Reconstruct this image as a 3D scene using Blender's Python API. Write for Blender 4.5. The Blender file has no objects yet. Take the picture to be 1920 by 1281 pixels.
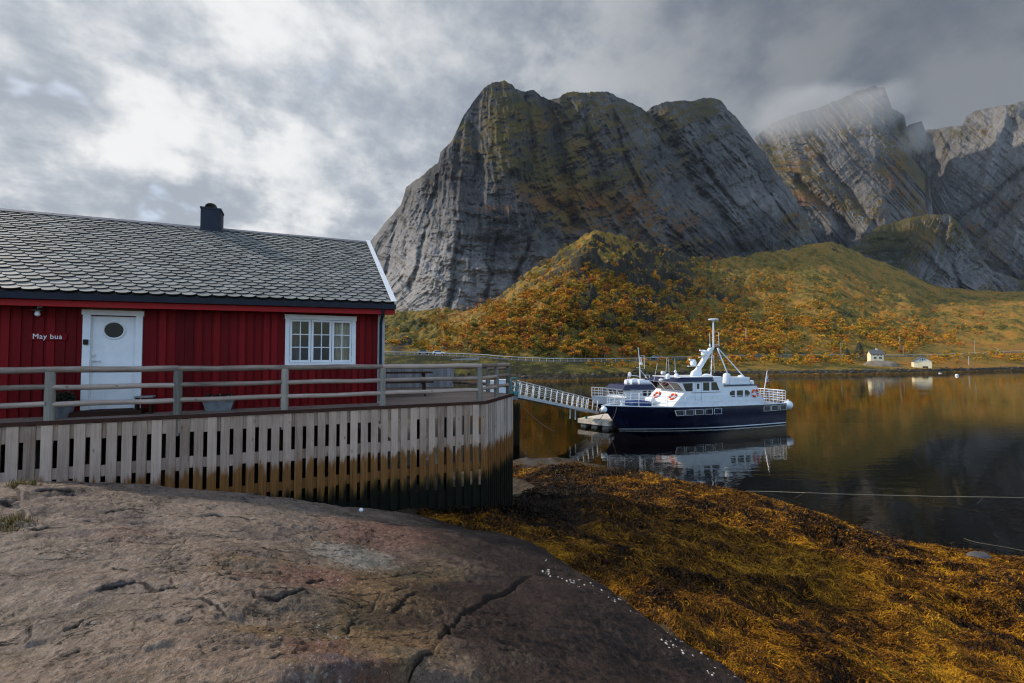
import bpy, math, random
import numpy as np
from mathutils import Vector, Matrix

scene = bpy.context.scene
R = math.radians
rng = np.random.default_rng(7)
random.seed(7)

# ------------------------------------------------------------------ camera
# eye 6 m above low water, 16 mm lens on a full-frame sensor, tilted up a little
FPX = 853.33
PITCH = math.atan(27.5 / FPX)
CT, ST = math.cos(PITCH), math.sin(PITCH)
EYE = np.array([0.0, 0.0, 6.0])
cam_data = bpy.data.cameras.new('camera')
cam_data.sensor_width = 36.0
cam_data.lens = 16.0
cam_data.clip_start = 0.05
cam_data.clip_end = 20000
cam = bpy.data.objects.new('camera', cam_data)
scene.collection.objects.link(cam)
cam.location = EYE
cam.rotation_euler = (R(90) + PITCH, 0, 0)
scene.camera = cam

# ------------------------------------------------------------------ light
SUN_EL, SUN_AZ = 32.0, 20.0          # azimuth measured from -X (left) towards +Y (ahead)
sdir = Vector((-math.cos(R(SUN_AZ)) * math.cos(R(SUN_EL)), math.sin(R(SUN_AZ)) * math.cos(R(SUN_EL)), math.sin(R(SUN_EL))))
sun_data = bpy.data.lights.new('sun', 'SUN')
sun_data.energy = 3.6
sun_data.angle = R(2.5)
sun_data.color = (1.0, 0.87, 0.70)
sun = bpy.data.objects.new('sun', sun_data)
scene.collection.objects.link(sun)
sun.rotation_euler = sdir.to_track_quat('Z', 'Y').to_euler()

scene.view_settings.view_transform = 'Standard'
scene.view_settings.look = 'None'
scene.view_settings.exposure = 0.35
scene.view_settings.gamma = 1.0
scene.cycles.filter_width = 1.2
scene.cycles.use_denoising = True
scene.cycles.max_bounces = 6
scene.cycles.diffuse_bounces = 2
scene.cycles.glossy_bounces = 3
scene.cycles.transmission_bounces = 4
scene.cycles.transparent_max_bounces = 8
scene.cycles.volume_bounces = 0
scene.cycles.caustics_reflective = False
scene.cycles.caustics_refractive = False


class NT:
    """short hand for building node trees"""
    def __init__(self, tree):
        self.t = tree
        self.nodes = tree.nodes
    def new(self, typ, **kw):
        n = self.nodes.new(typ)
        for k, v in kw.items():
            setattr(n, k, v)
        return n
    def put(self, sock, val):
        if val is None:
            return
        if isinstance(val, bpy.types.NodeSocket):
            self.t.links.new(val, sock)
        else:
            if hasattr(sock, 'default_value'):
                try:
                    sock.default_value = val
                except Exception:
                    if isinstance(val, (int, float)):
                        sock.default_value = [val] * len(sock.default_value)
                    else:
                        sock.default_value = tuple(val) + (1.0,)
    def math(self, op, a, b=None, c=None, clamp=False):
        n = self.new('ShaderNodeMath', operation=op, use_clamp=clamp)
        self.put(n.inputs[0], a)
        self.put(n.inputs[1], b)
        self.put(n.inputs[2], c)
        return n.outputs[0]
    def vmath(self, op, a, b=None, out=0):
        n = self.new('ShaderNodeVectorMath', operation=op)
        self.put(n.inputs[0], a)
        self.put(n.inputs[1], b)
        return n.outputs[out]
    def scale(self, v, s):
        n = self.new('ShaderNodeVectorMath', operation='MULTIPLY')
        self.put(n.inputs[0], v)
        n.inputs[1].default_value = s
        return n.outputs[0]
    def noise(self, vec, scale, detail=4, rough=0.55, dist=0.0, out=0):
        n = self.new('ShaderNodeTexNoise')
        self.put(n.inputs['Vector'], vec)
        n.inputs['Scale'].default_value = scale
        n.inputs['Detail'].default_value = detail
        n.inputs['Roughness'].default_value = rough
        n.inputs['Distortion'].default_value = dist
        return n.outputs[out]
    def vor(self, vec, scale, out=0, **kw):
        n = self.new('ShaderNodeTexVoronoi', **kw)
        self.put(n.inputs['Vector'], vec)
        n.inputs['Scale'].default_value = scale
        return n.outputs[out]
    def map(self, v, a, b, c=0.0, d=1.0, smooth=True):
        n = self.new('ShaderNodeMapRange')
        n.interpolation_type = 'SMOOTHSTEP' if smooth else 'LINEAR'
        self.put(n.inputs[0], v)
        for i, x in zip((1, 2, 3, 4), (a, b, c, d)):
            self.put(n.inputs[i], x)
        return n.outputs[0]
    def ramp(self, fac, stops):
        n = self.new('ShaderNodeValToRGB')
        cr = n.color_ramp
        while len(cr.elements) < len(stops):
            cr.elements.new(0.5)
        for e, (p, c) in zip(cr.elements, stops):
            e.position = p
            e.color = tuple(c) + (1.0,)
        self.put(n.inputs[0], fac)
        return n.outputs[0]
    def mix(self, fac, a, b, typ='MIX'):
        n = self.new('ShaderNodeMix', data_type='RGBA', blend_type=typ)
        self.put(n.inputs[0], fac)
        self.put(n.inputs[6], a)
        self.put(n.inputs[7], b)
        return n.outputs[2]
    def attr(self, name, out='Fac'):
        n = self.new('ShaderNodeAttribute', attribute_name=name)
        return n.outputs[out]
    def bump(self, h, strength=0.5, dist=0.02, normal=None):
        n = self.new('ShaderNodeBump')
        n.inputs['Strength'].default_value = strength
        n.inputs['Distance'].default_value = dist
        self.put(n.inputs['Height'], h)
        if normal is not None:
            self.put(n.inputs['Normal'], normal)
        return n.outputs[0]
    def sep(self, v):
        n = self.new('ShaderNodeSeparateXYZ')
        self.put(n.inputs[0], v)
        return n.outputs
    def comb(self, x, y, z):
        n = self.new('ShaderNodeCombineXYZ')
        for i, q in enumerate((x, y, z)):
            self.put(n.inputs[i], q)
        return n.outputs[0]


# ------------------------------------------------------------------ world: clear sky behind, cloud deck ahead
world = bpy.data.worlds.new('World')
scene.world = world
world.use_nodes = True
w = NT(world.node_tree)
w.nodes.clear()
wout = w.new('ShaderNodeOutputWorld')
sky = w.new('ShaderNodeTexSky')
sky.sky_type = 'NISHITA'
sky.sun_disc = False
sky.sun_elevation = R(SUN_EL)
sky.sun_rotation = R(-(90 - SUN_AZ))
sky.air_density = 1.0
sky.dust_density = 1.0
bg_sky = w.new('ShaderNodeBackground')
w.put(bg_sky.inputs[0], sky.outputs[0])
bg_sky.inputs[1].default_value = 0.15
BEHIND = 3.6            # unseen sky behind the camera, brightened to fill surfaces facing it
tc = w.new('ShaderNodeTexCoord')
d = w.vmath('NORMALIZE', tc.outputs['Generated'])
dx, dy, dz = w.sep(d)
zz = w.math('ADD', w.math('MAXIMUM', dz, 0.0), 0.50)
px = w.math('DIVIDE', dx, zz)
py = w.math('DIVIDE', dy, zz)
pv = w.comb(px, py, 0.0)
# the layer drifts along one direction: stretch the pattern a little along it
rot = w.new('ShaderNodeVectorRotate', rotation_type='Z_AXIS')
w.put(rot.inputs['Vector'], pv)
rot.inputs['Angle'].default_value = R(-35)
st = w.scale(rot.outputs[0], (2.1, 2.1, 1.0))
warp = w.noise(st, 1.4, 3, 0.5, out=1)
st2 = w.vmath('ADD', st, w.scale(w.vmath('SUBTRACT', warp, (0.5, 0.5, 0.5)), (0.10, 0.10, 0.0)))
n_big = w.noise(st2, 0.8, 2, 0.5)
n_mid = w.noise(st2, 2.1, 4, 0.52)
n_fine = w.noise(st2, 6.5, 7, 0.62)
cell = w.vor(w.vmath('ADD', st2, w.scale(w.vmath('SUBTRACT', w.noise(st2, 4.0, 4, 0.55, out=1), (0.5, 0.5, 0.5)), (0.5, 0.5, 0.0))), 2.6, feature='SMOOTH_F1')
lump = w.map(cell, 0.62, 0.12)
puff = w.math('ADD', w.math('MULTIPLY', n_big, 0.45), w.math('ADD', w.math('MULTIPLY', n_mid, 0.62), w.math('ADD', w.math('MULTIPLY', n_fine, 0.52), w.math('MULTIPLY', lump, 0.30))))
puff = w.map(puff, 0.68, 1.10)
# brightness of the cloud deck: thin towards the sun (left), heavy over the peaks (right)
az = w.math('ARCTAN2', dx, w.math('ADD', w.math('MAXIMUM', dy, 0.0), 0.15))
towards = w.map(az, 0.62, -0.50)
rightlum = w.math('ADD', 0.125, w.math('MULTIPLY', puff, 0.060))
leftlum = w.math('ADD', 0.37, w.math('MULTIPLY', puff, 0.345))
lum = w.math('ADD', w.math('MULTIPLY', leftlum, towards), w.math('MULTIPLY', rightlum, w.math('SUBTRACT', 1.0, towards)))
tint = w.ramp(puff, [(0.0, (0.84, 0.93, 1.06)), (0.55, (0.96, 0.99, 1.03)), (1.0, (1.0, 1.0, 1.0))])
behind = w.map(dy, 0.05, -0.5)
lum = w.math('ADD', lum, w.math('MULTIPLY', behind, w.math('SUBTRACT', w.map(dz, 0.08, 0.60, BEHIND * 0.22, BEHIND), lum)))
cool = w.mix(towards, (0.92, 0.98, 1.07, 1.0), (1.0, 1.0, 1.0, 1.0))
tint = w.mix(1.0, tint, cool, 'MULTIPLY')
tint = w.mix(behind, tint, (0.70, 0.97, 1.36, 1.0))
ccol = w.mix(1.0, tint, w.comb(lum, lum, lum), 'MULTIPLY')
bg_cloud = w.new('ShaderNodeBackground')
w.put(bg_cloud.inputs[0], ccol)
ahead = w.map(dy, -0.35, 0.12)
gap = w.map(n_mid, 0.30, 0.40)
cover = w.math('MULTIPLY', w.math('MULTIPLY', ahead, w.map(gap, 0, 1, 0.70, 1.0)), 1.0)
broken = w.math('MULTIPLY', w.map(n_mid, 0.50, 0.62), 0.75)
cover = w.math('MAXIMUM', cover, broken)
msh = w.new('ShaderNodeMixShader')
w.put(msh.inputs[0], cover)
w.t.links.new(bg_sky.outputs[0], msh.inputs[1])
w.t.links.new(bg_cloud.outputs[0], msh.inputs[2])
w.t.links.new(msh.outputs[0], wout.inputs[0])


# ------------------------------------------------------------------ measuring helpers
def ray(x, y):
    u = (x - 960.0) / FPX
    v = (640.5 - y) / FPX
    return np.stack([u + 0 * v, CT - v * ST + 0 * u, ST + v * CT + 0 * u], -1)

def PY(x, y, Y):
    q = ray(np.asarray(x, float), np.asarray(y, float))
    return EYE + q * (np.asarray(Y, float) / q[..., 1])[..., None]

def PZ(x, y, z):
    q = ray(np.asarray(x, float), np.asarray(y, float))
    return EYE + q * ((z - 6.0) / q[..., 2])[..., None]

class Frame:
    def __init__(self, o, ex, ey=None, ez=(0, 0, 1)):
        self.o = np.array(o, float)
        self.ex = np.array(ex, float); self.ex /= np.linalg.norm(self.ex)
        self.ez = np.array(ez, float); self.ez /= np.linalg.norm(self.ez)
        self.ey = np.cross(self.ez, self.ex) if ey is None else np.array(ey, float)
        self.ey /= np.linalg.norm(self.ey)
    def __call__(self, a, b, c):
        return self.o + self.ex * a + self.ey * b + self.ez * c
    def px(self, x, y, b=0.0):
        q = ray(float(x), float(y))
        o = self.o + self.ey * b
        t = np.dot(o - EYE, self.ey) / np.dot(q, self.ey)
        p = EYE + q * t - self.o
        return float(np.dot(p, self.ex)), float(np.dot(p, self.ez))

# ------------------------------------------------------------------ numpy noise
def _hash(ix, iy, iz, seed):
    h = (ix * 374761393 + iy * 668265263 + iz * 2147483647 + seed * 1274126177) & 0xFFFFFFFF
    h = ((h ^ (h >> 13)) * 1274126177) & 0xFFFFFFFF
    h = h ^ (h >> 16)
    return (h & 0xFFFFFF).astype(np.float32) / np.float32(0xFFFFFF)

def vnoise(x, y, z=None, seed=0):
    x = np.asarray(x, float); y = np.asarray(y, float)
    ix = np.floor(x).astype(np.int64); iy = np.floor(y).astype(np.int64)
    fx = (x - ix).astype(np.float32); fy = (y - iy).astype(np.float32)
    ux = fx * fx * fx * (fx * (fx * 6 - 15) + 10); uy = fy * fy * fy * (fy * (fy * 6 - 15) + 10)
    zero = np.zeros_like(ix)
    a = _hash(ix, iy, zero, seed); b = _hash(ix + 1, iy, zero, seed)
    c = _hash(ix, iy + 1, zero, seed); e = _hash(ix + 1, iy + 1, zero, seed)
    return ((a + (b - a) * ux) * (1 - uy) + (c + (e - c) * ux) * uy) * 2 - 1

def fbm(x, y, oct=5, gain=0.5, lac=2.03, seed=0, ridged=False):
    s = np.zeros(np.broadcast(x, y).shape, np.float32); amp = 1.0; tot = 0.0
    for o in range(oct):
        n = vnoise(x * lac ** o + 17.3 * o, y * lac ** o - 9.1 * o, seed=seed + o * 31)
        if ridged:
            n = 1 - 2 * np.abs(n)
        s += amp * n; tot += amp; amp *= gain
    return s / tot

def sstep(v, a, b):
    t = np.clip((v - a) / (b - a), 0, 1)
    return t * t * (3 - 2 * t)

# ------------------------------------------------------------------ objects and meshes
def tag(o, label=None, cat=None, group=None, kind=None):
    if label: o['label'] = label
    if cat: o['category'] = cat
    if group: o['group'] = group
    if kind: o['kind'] = kind
    return o

ORIG = {}
def link(o, parent=None, origin=(0, 0, 0)):
    scene.collection.objects.link(o)
    if parent is not None:
        o.parent = parent
        ORIG[o.name] = ORIG[parent.name]
    else:
        o.location = origin
        ORIG[o.name] = np.array(origin, float)
    return o

def thing(name, label, cat, origin, group=None, kind=None):
    o = bpy.data.objects.new(name, None)
    o.empty_display_size = 0.3
    link(o, None, tuple(float(v) for v in origin))
    return tag(o, label, cat, group, kind)

def raw_mesh(name, V, F4, attrs=None, smooth=True):
    """V (n,3) float, F4 (m,4) or (m,3) int"""
    me = bpy.data.meshes.new(name)
    V = np.ascontiguousarray(V, np.float32); F4 = np.ascontiguousarray(F4, np.int32)
    k = F4.shape[1]
    me.vertices.add(len(V)); me.vertices.foreach_set('co', V.ravel())
    me.loops.add(F4.size); me.loops.foreach_set('vertex_index', F4.ravel())
    me.polygons.add(len(F4)); me.polygons.foreach_set('loop_start', np.arange(0, F4.size, k, dtype=np.int32))
    me.polygons.foreach_set('use_smooth', np.full(len(F4), smooth, bool))
    for n, (dom, a) in (attrs or {}).items():
        at = me.attributes.new(n, 'FLOAT', dom)
        at.data.foreach_set('value', np.ascontiguousarray(a, np.float32).ravel())
    me.update(calc_edges=True)
    return me

def grid_faces(nr, nc):
    i = np.arange(nr - 1)[:, None] * nc + np.arange(nc - 1)[None, :]
    return np.stack([i, i + 1, i + nc + 1, i + nc], -1).reshape(-1, 4)

def grid_obj(name, P, material, attrs=None, kind='structure', label=None, cat=None, smooth=True):
    nr, nc = P.shape[:2]
    at = {k: ('POINT', v.reshape(-1)) for k, v in (attrs or {}).items()}
    me = raw_mesh(name, P.reshape(-1, 3), grid_faces(nr, nc), at, smooth)
    me.materials.append(material)
    o = bpy.data.objects.new(name, me)
    link(o)
    return tag(o, label, cat, None, kind)

class MB:
    """collects shapes (world coordinates) for ONE mesh object"""
    def __init__(self):
        self.v = []; self.f = []; self.t = []; self.m = []; self.n = 0
        self.tint = 0.5; self.mi = 0
    def add(self, verts, faces):
        b = self.n
        self.v.extend([tuple(map(float, p)) for p in verts]); self.n += len(verts)
        for f in faces:
            self.f.append(tuple(b + i for i in f)); self.t.append(self.tint); self.m.append(self.mi)
        return self
    def hexa(self, p):  # 8 points: bottom 4 ccw, top 4 ccw
        return self.add(p, [(3, 2, 1, 0), (4, 5, 6, 7), (0, 1, 5, 4), (1, 2, 6, 5), (2, 3, 7, 6), (3, 0, 4, 7)])
    def box(self, fr, a0, a1, b0, b1, c0, c1):
        return self.hexa([fr(a0, b0, c0), fr(a1, b0, c0), fr(a1, b1, c0), fr(a0, b1, c0),
                          fr(a0, b0, c1), fr(a1, b0, c1), fr(a1, b1, c1), fr(a0, b1, c1)])
    def prism(self, pts, off):
        pts = [np.array(p, float) for p in pts]; n = len(pts); off = np.array(off, float)
        q = [p + off for p in pts]
        return self.add(pts + q, [tuple(range(n))[::-1], tuple(range(n, 2 * n))] + [(i, (i + 1) % n, n + (i + 1) % n, n + i) for i in range(n)])
    def tube(self, path, r, seg=8, cap=True):
        path = [np.array(p, float) for p in path]; n = len(path)
        rr = r if isinstance(r, (list, tuple)) else [r] * n
        V = []; F = []
        prev = None
        for i, p in enumerate(path):
            tg = (path[min(i + 1, n - 1)] - path[max(i - 1, 0)]); tg = tg / (np.linalg.norm(tg) + 1e-12)
            if prev is None:
                up = np.array([0, 0, 1.0]) if abs(tg[2]) < 0.9 else np.array([1.0, 0, 0])
                u = np.cross(tg, up)
            else:
                u = prev - tg * np.dot(prev, tg)
            u = u / np.linalg.norm(u); prev = u
            vv = np.cross(tg, u)
            for k in range(seg):
                a = 2 * math.pi * k / seg
                V.append(p + rr[i] * (math.cos(a) * u + math.sin(a) * vv))
        for i in range(n - 1):
            for k in range(seg):
                k2 = (k + 1) % seg
                F.append((i * seg + k, i * seg + k2, (i + 1) * seg + k2, (i + 1) * seg + k))
        if cap:
            F.append(tuple(range(seg))[::-1]); F.append(tuple((n - 1) * seg + k for k in range(seg)))
        return self.add(V, F)
    def lathe(self, base, prof, seg=16, axis=(0, 0, 1)):
        base = np.array(base, float); ax = np.array(axis, float); ax /= np.linalg.norm(ax)
        return self.tube([base + ax * h for h, _ in prof], [max(r, 1e-4) for _, r in prof], seg)
    def torus(self, c, axis, Rr, r, seg=24, rs=8, bands=None):
        c = np.array(c, float); ax = np.array(axis, float); ax /= np.linalg.norm(ax)
        u = np.cross(ax, (0, 0, 1.0) if abs(ax[2]) < 0.9 else (1.0, 0, 0)); u /= np.linalg.norm(u); v = np.cross(ax, u)
        V = []; 
        for i in range(seg):
            a = 2 * math.pi * i / seg; e = math.cos(a) * u + math.sin(a) * v
            for k in range(rs):
                b = 2 * math.pi * k / rs
                V.append(c + e * (Rr + r * math.cos(b)) + ax * r * math.sin(b))
        b0 = self.n
        self.v.extend([tuple(map(float, p)) for p in V]); self.n += len(V)
        for i in range(seg):
            i2 = (i + 1) % seg
            for k in range(rs):
                k2 = (k + 1) % rs
                self.f.append((b0 + i * rs + k, b0 + i2 * rs + k, b0 + i2 * rs + k2, b0 + i * rs + k2))
                self.t.append(self.tint); self.m.append(self.mi if not bands else bands[i % len(bands)])
        return self
    def ball(self, c, r, seg=14, rings=8, sc=(1, 1, 1)):
        c = np.array(c, float); V = []; F = []
        for i in range(rings + 1):
            th = math.pi * i / rings
            for k in range(seg):
                a = 2 * math.pi * k / seg
                V.append(c + r * np.array([math.sin(th) * math.cos(a) * sc[0], math.sin(th) * math.sin(a) * sc[1], math.cos(th) * sc[2]]))
        for i in range(rings):
            for k in range(seg):
                k2 = (k + 1) % seg
                F.append((i * seg + k, (i + 1) * seg + k, (i + 1) * seg + k2, i * seg + k2))
        return self.add(V, F)
    def build(self, name, mats, parent=None, label=None, cat=None, group=None, kind=None, smooth=False, origin=None, bevel=0.0, fixn=True):
        me = bpy.data.meshes.new(name)
        V = np.array(self.v, float)
        if parent is not None:
            org = ORIG[parent.name]
        elif origin is not None:
            org = np.array(origin, float)
        else:
            org = np.array([(V[:, 0].min() + V[:, 0].max()) / 2, (V[:, 1].min() + V[:, 1].max()) / 2, V[:, 2].min()])
        me.from_pydata((V - org).tolist(), [], self.f)
        for mt in (mats if isinstance(mats, (list, tuple)) else [mats]):
            me.materials.append(mt)
        me.polygons.foreach_set('material_index', np.array(self.m, np.int32))
        at = me.attributes.new('tint', 'FLOAT', 'FACE')
        at.data.foreach_set('value', np.array(self.t, np.float32))
        if fixn:
            import bmesh
            bm = bmesh.new(); bm.from_mesh(me)
            bmesh.ops.recalc_face_normals(bm, faces=bm.faces)
            bm.to_mesh(me); bm.free()
        if smooth:
            me.polygons.foreach_set('use_smooth', np.ones(len(me.polygons), bool))
            try:
                me.set_sharp_from_angle(angle=R(38))
            except Exception:
                pass
        me.update()
        o = bpy.data.objects.new(name, me)
        link(o, parent, tuple(org))
        if bevel:
            bv = o.modifiers.new('bevel', 'BEVEL'); bv.width = bevel; bv.segments = 2; bv.limit_method = 'ANGLE'
        return tag(o, label, cat, group, kind)

# ------------------------------------------------------------------ materials
def new_mat(name):
    m = bpy.data.materials.new(name); m.use_nodes = True
    t = NT(m.node_tree)
    b = t.nodes['Principled BSDF']
    return m, t, b

def coords(t, kind='Object'):
    return t.new('ShaderNodeTexCoord').outputs[kind]

def wpos(t):
    return t.new('ShaderNodeNewGeometry').outputs['Position']

def simple(name, col, rough=0.5, metal=0.0, var=0.08, nscale=6.0, bump=0.0, dirt=0.0, coat=0.0):
    m, t, b = new_mat(name)
    p = wpos(t)
    n = t.noise(p, nscale, 5, 0.6)
    c = t.mix(t.map(n, 0.3, 0.7), tuple(x * (1 - var) for x in col), tuple(min(1, x * (1 + var)) for x in col))
    if dirt:
        n2 = t.noise(t.scale(p, (1, 1, 0.35)), nscale * 0.8, 6, 0.7)
        c = t.mix(t.math('MULTIPLY', t.map(n2, 0.5, 0.75), dirt), c, (0.10, 0.075, 0.05))
    t.put(b.inputs['Base Color'], c)
    t.put(b.inputs['Roughness'], t.map(n, 0.2, 0.8, max(0, rough - 0.08), min(1, rough + 0.08)))
    b.inputs['Metallic'].default_value = metal
    b.inputs['Specular IOR Level'].default_value = 0.5 if rough < 0.35 else 0.22
    if coat:
        b.inputs['Coat Weight'].default_value = coat
    if bump:
        t.put(b.inputs['Normal'], t.bump(t.noise(p, nscale * 5, 5, 0.65), bump, 0.01))
    return m

# =================================================================== MOUNTAINS, HILLSIDE, WATER
def rock_mat(name, lo, hi, vegs, fine=0.06):
    m, t, b = new_mat(name)
    p = wpos(t)
    tone, veg, hue = t.attr('tone'), t.attr('veg'), t.attr('hue')
    n1 = t.noise(p, fine, 8, 0.68)
    n2 = t.noise(t.scale(p, (1, 1, 0.16)), fine * 2.6, 6, 0.65)
    tn = t.math('ADD', tone, t.math('ADD', t.math('MULTIPLY', t.math('SUBTRACT', n1, 0.5), 0.9), t.math('MULTIPLY', t.math('SUBTRACT', n2, 0.5), 0.75)), clamp=True)
    rock = t.ramp(tn, [(0.0, lo), (0.45, tuple((a + c) / 2.4 for a, c in zip(lo, hi))), (1.0, hi)])
    n3 = t.noise(p, fine * 3.3, 6, 0.72)
    vg = t.ramp(t.math('ADD', hue, t.math('MULTIPLY', t.math('SUBTRACT', n3, 0.5), 0.9), clamp=True), vegs)
    vf = t.map(t.math('ADD', veg, t.math('ADD', t.math('MULTIPLY', t.math('SUBTRACT', n1, 0.5), 2.0), t.math('MULTIPLY', t.math('SUBTRACT', n3, 0.5), 1.6))), 0.42, 0.60)
    t.put(b.inputs['Base Color'], t.mix(vf, rock, vg))
    b.inputs['Roughness'].default_value = 0.9
    b.inputs['Specular IOR Level'].default_value = 0.2
    h = t.math('ADD', t.math('MULTIPLY', n1, 1.3), t.math('MULTIPLY', n2, 0.5))
    t.put(b.inputs['Normal'], t.bump(h, 0.9, 4.0))
    return m

VEGS = [(0.0, (0.018, 0.019, 0.007)), (0.3, (0.055, 0.047, 0.011)), (0.6, (0.105, 0.064, 0.014)), (0.85, (0.13, 0.052, 0.011)), (1.0, (0.13, 0.038, 0.012))]
M_cliff = rock_mat('granite_cliff', (0.020, 0.019, 0.021), (0.24, 0.230, 0.225), VEGS)

def seg_dist(x, y, pts):
    best = np.full(x.shape, 1e9)
    for (x0, y0), (x1, y1) in zip(pts[:-1], pts[1:]):
        dx, dy = x1 - x0, y1 - y0
        t = np.clip(((x - x0) * dx + (y - y0) * dy) / (dx * dx + dy * dy), 0, 1)
        best = np.minimum(best, np.hypot(x - x0 - t * dx, y - y0 - t * dy))
    return best

def itp(x, pts):
    a = np.array(pts, float)
    return np.interp(x, a[:, 0], a[:, 1])

def relief(name, x0, x1, nx, nv, sky_pts, base_pts, D0, rise, slant, gullies, vegf, rough=1.0, seed=1, jag=3.0, tonef=None, label=None, flute=1.0, hue0=0.0):
    xs = np.linspace(x0, x1, nx)
    ytop = itp(xs, sky_pts) + jag * fbm(xs / 22.0, xs * 0 + seed, 5, 0.6, seed=seed + 90) + 0.6 * jag * fbm(xs / 5.0, xs * 0 + seed, 3, 0.6, seed=seed + 91)
    ybase = itp(xs, base_pts)
    v = np.linspace(0, 1, nv)[:, None]
    x = np.broadcast_to(xs[None], (nv, nx)); y = ybase + (ytop - ybase) * v
    Db = itp(xs, D0)[None]; Dt = Db + np.abs(ybase - ytop)[None] * rise
    D = Db + (Dt - Db) * (0.35 * v + 0.65 * v ** 1.9)
    P = PY(x, y, D)
    k = itp(xs, slant)[None]
    # the beds fan out, so lay the pattern along the local slant
    zf = (668 - y) * 0.62
    xf = (x - 960) * 0.62
    q = xf + k * (zf - 150)
    wq = q + 14 * fbm(xf / 60, zf / 90, 3, seed=seed + 5)
    big = fbm(wq / 62, zf / 330 + k * 0.4, 4, 0.45, seed=seed, ridged=True)
    mid = fbm(wq / 19, zf / 95, 4, 0.5, seed=seed + 1, ridged=True)
    fl = fbm(wq / 6.0, zf / 42, 4, 0.55, seed=seed + 2, ridged=True)
    led = fbm(xf / 50 + k * zf / 60, (zf - 0.55 * xf * k) / 13, 4, 0.55, seed=seed + 3)
    small = fbm(xf / 4.0, zf / 4.0, 4, 0.6, seed=seed + 4)
    fade = np.clip((1 - v) / 0.06, 0, 1) ** 0.6 * 0.9 + 0.1
    crag = fbm(wq / 13 + zf / 60, zf / 24 + k * xf / 50, 5, 0.62, seed=seed + 12, ridged=True)
    slabm = sstep(fbm(xf / 45, zf / 60, 3, seed=seed + 13), -0.25, 0.25)
    terr = led * 4.0; terr = (np.floor(terr) + sstep(terr - np.floor(terr), 0.6, 1.0)) / 4.0
    disp = -(30 * big + 5.5 * mid * (.4 + .6 * flute) + 2.2 * fl * flute + 14 * terr + (3.5 + 5.5 * slabm) * crag + 2.0 * small) * rough * fade
    for pts, wpx, dep in gullies:
        dd = seg_dist(x + 6 * fbm(xf / 12, zf / 12, 3, seed=seed + 8), y, pts)
        disp = disp + dep * np.exp(-(dd / wpx) ** 2)
    D2 = D + disp
    P = PY(x, y, D2)
    # normals -> how flat each place lies
    du = np.gradient(P, axis=1); dv = np.gradient(P, axis=0)
    N = np.cross(du, dv); N /= np.linalg.norm(N, axis=-1, keepdims=True) + 1e-9
    N *= np.sign(-N[..., 1:2] + 1e-6)
    flat = N[..., 2]
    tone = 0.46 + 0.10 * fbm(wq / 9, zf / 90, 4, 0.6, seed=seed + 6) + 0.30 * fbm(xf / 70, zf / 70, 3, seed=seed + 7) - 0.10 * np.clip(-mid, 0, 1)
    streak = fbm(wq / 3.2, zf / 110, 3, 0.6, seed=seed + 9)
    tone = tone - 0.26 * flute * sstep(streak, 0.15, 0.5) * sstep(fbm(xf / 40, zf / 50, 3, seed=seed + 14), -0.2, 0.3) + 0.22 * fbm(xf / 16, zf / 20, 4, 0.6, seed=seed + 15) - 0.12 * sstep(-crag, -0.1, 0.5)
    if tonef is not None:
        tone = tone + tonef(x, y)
    veg = 0.27 + vegf(x, y) + 0.50 * (flat - 0.45) + 0.42 * led + 0.24 * fbm(wq / 24, zf / 40, 4, 0.6, seed=seed + 10) + 0.1 * small
    hue = 0.58 + hue0 + 0.5 * fbm(xf / 40, zf / 30, 4, 0.6, seed=seed + 11) + 0.25 * sstep(y, 230, 420) - 0.2
    # carry the massif on behind the skyline so that it has a back
    back = []
    for dD, dz in ((25, 3), (120, -25), (320, -160), (520, -480)):
        T = P[-1].copy(); T[:, 1] += dD; T[:, 0] *= (T[:, 1] / P[-1][:, 1]); T[:, 2] += dz * np.clip(P[-1][:, 2] / 300, 0.3, 1.2)
        back.append(T)
    nb = len(back)
    P = np.concatenate([P, np.array(back)], 0)
    padf = lambda a: np.concatenate([a, np.repeat(a[-1:], nb, 0)], 0)
    return grid_obj(name, P, M_cliff, {'tone': padf(tone), 'veg': padf(veg), 'hue': padf(hue)}, label=label)

def gauss(x, y, cx, cy, sx, sy, ang=0.0):
    a = R(ang); dx = x - cx; dy = y - cy
    u = dx * math.cos(a) + dy * math.sin(a); v = -dx * math.sin(a) + dy * math.cos(a)
    return np.exp(-(u / sx) ** 2 - (v / sy) ** 2)

def veg1(x, y):
    return (0.22 * gauss(x, y, 930, 200, 90, 70) + 0.36 * gauss(x, y, 1060, 370, 150, 70, 38) + 0.36 * gauss(x, y, 1180, 360, 120, 120)
            + 0.30 * gauss(x, y, 1310, 200, 60, 25) + 0.16 * gauss(x, y, 1000, 290, 120, 120) - 0.45 * gauss(x, y, 790, 500, 140, 170)
            - 0.18 * gauss(x, y, 1370, 380, 140, 120) - 0.3 * gauss(x, y, 930, 520, 90, 70) + 0.55 * gauss(x, y, 1500, 425, 40, 28)
            - 0.12 * gauss(x, y, 1250, 300, 80, 70) - 0.06 + 0.13 * sstep(-y, -400, -230))
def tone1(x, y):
    return (0.75 * gauss(x, y, 775, 520, 80, 115, 15) + 0.22 * gauss(x, y, 950, 560, 60, 60) - 0.2 * gauss(x, y, 1060, 330, 30, 110)  # first term paints sunlight onto the pale left flank
            + 0.10 * gauss(x, y, 1380, 370, 140, 90) - 0.24 * gauss(x, y, 1350, 465, 160, 25) - 0.12 * gauss(x, y, 1040, 430, 150, 60) - 0.04 - 0.14 * sstep(-y, -430, -300))
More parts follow.
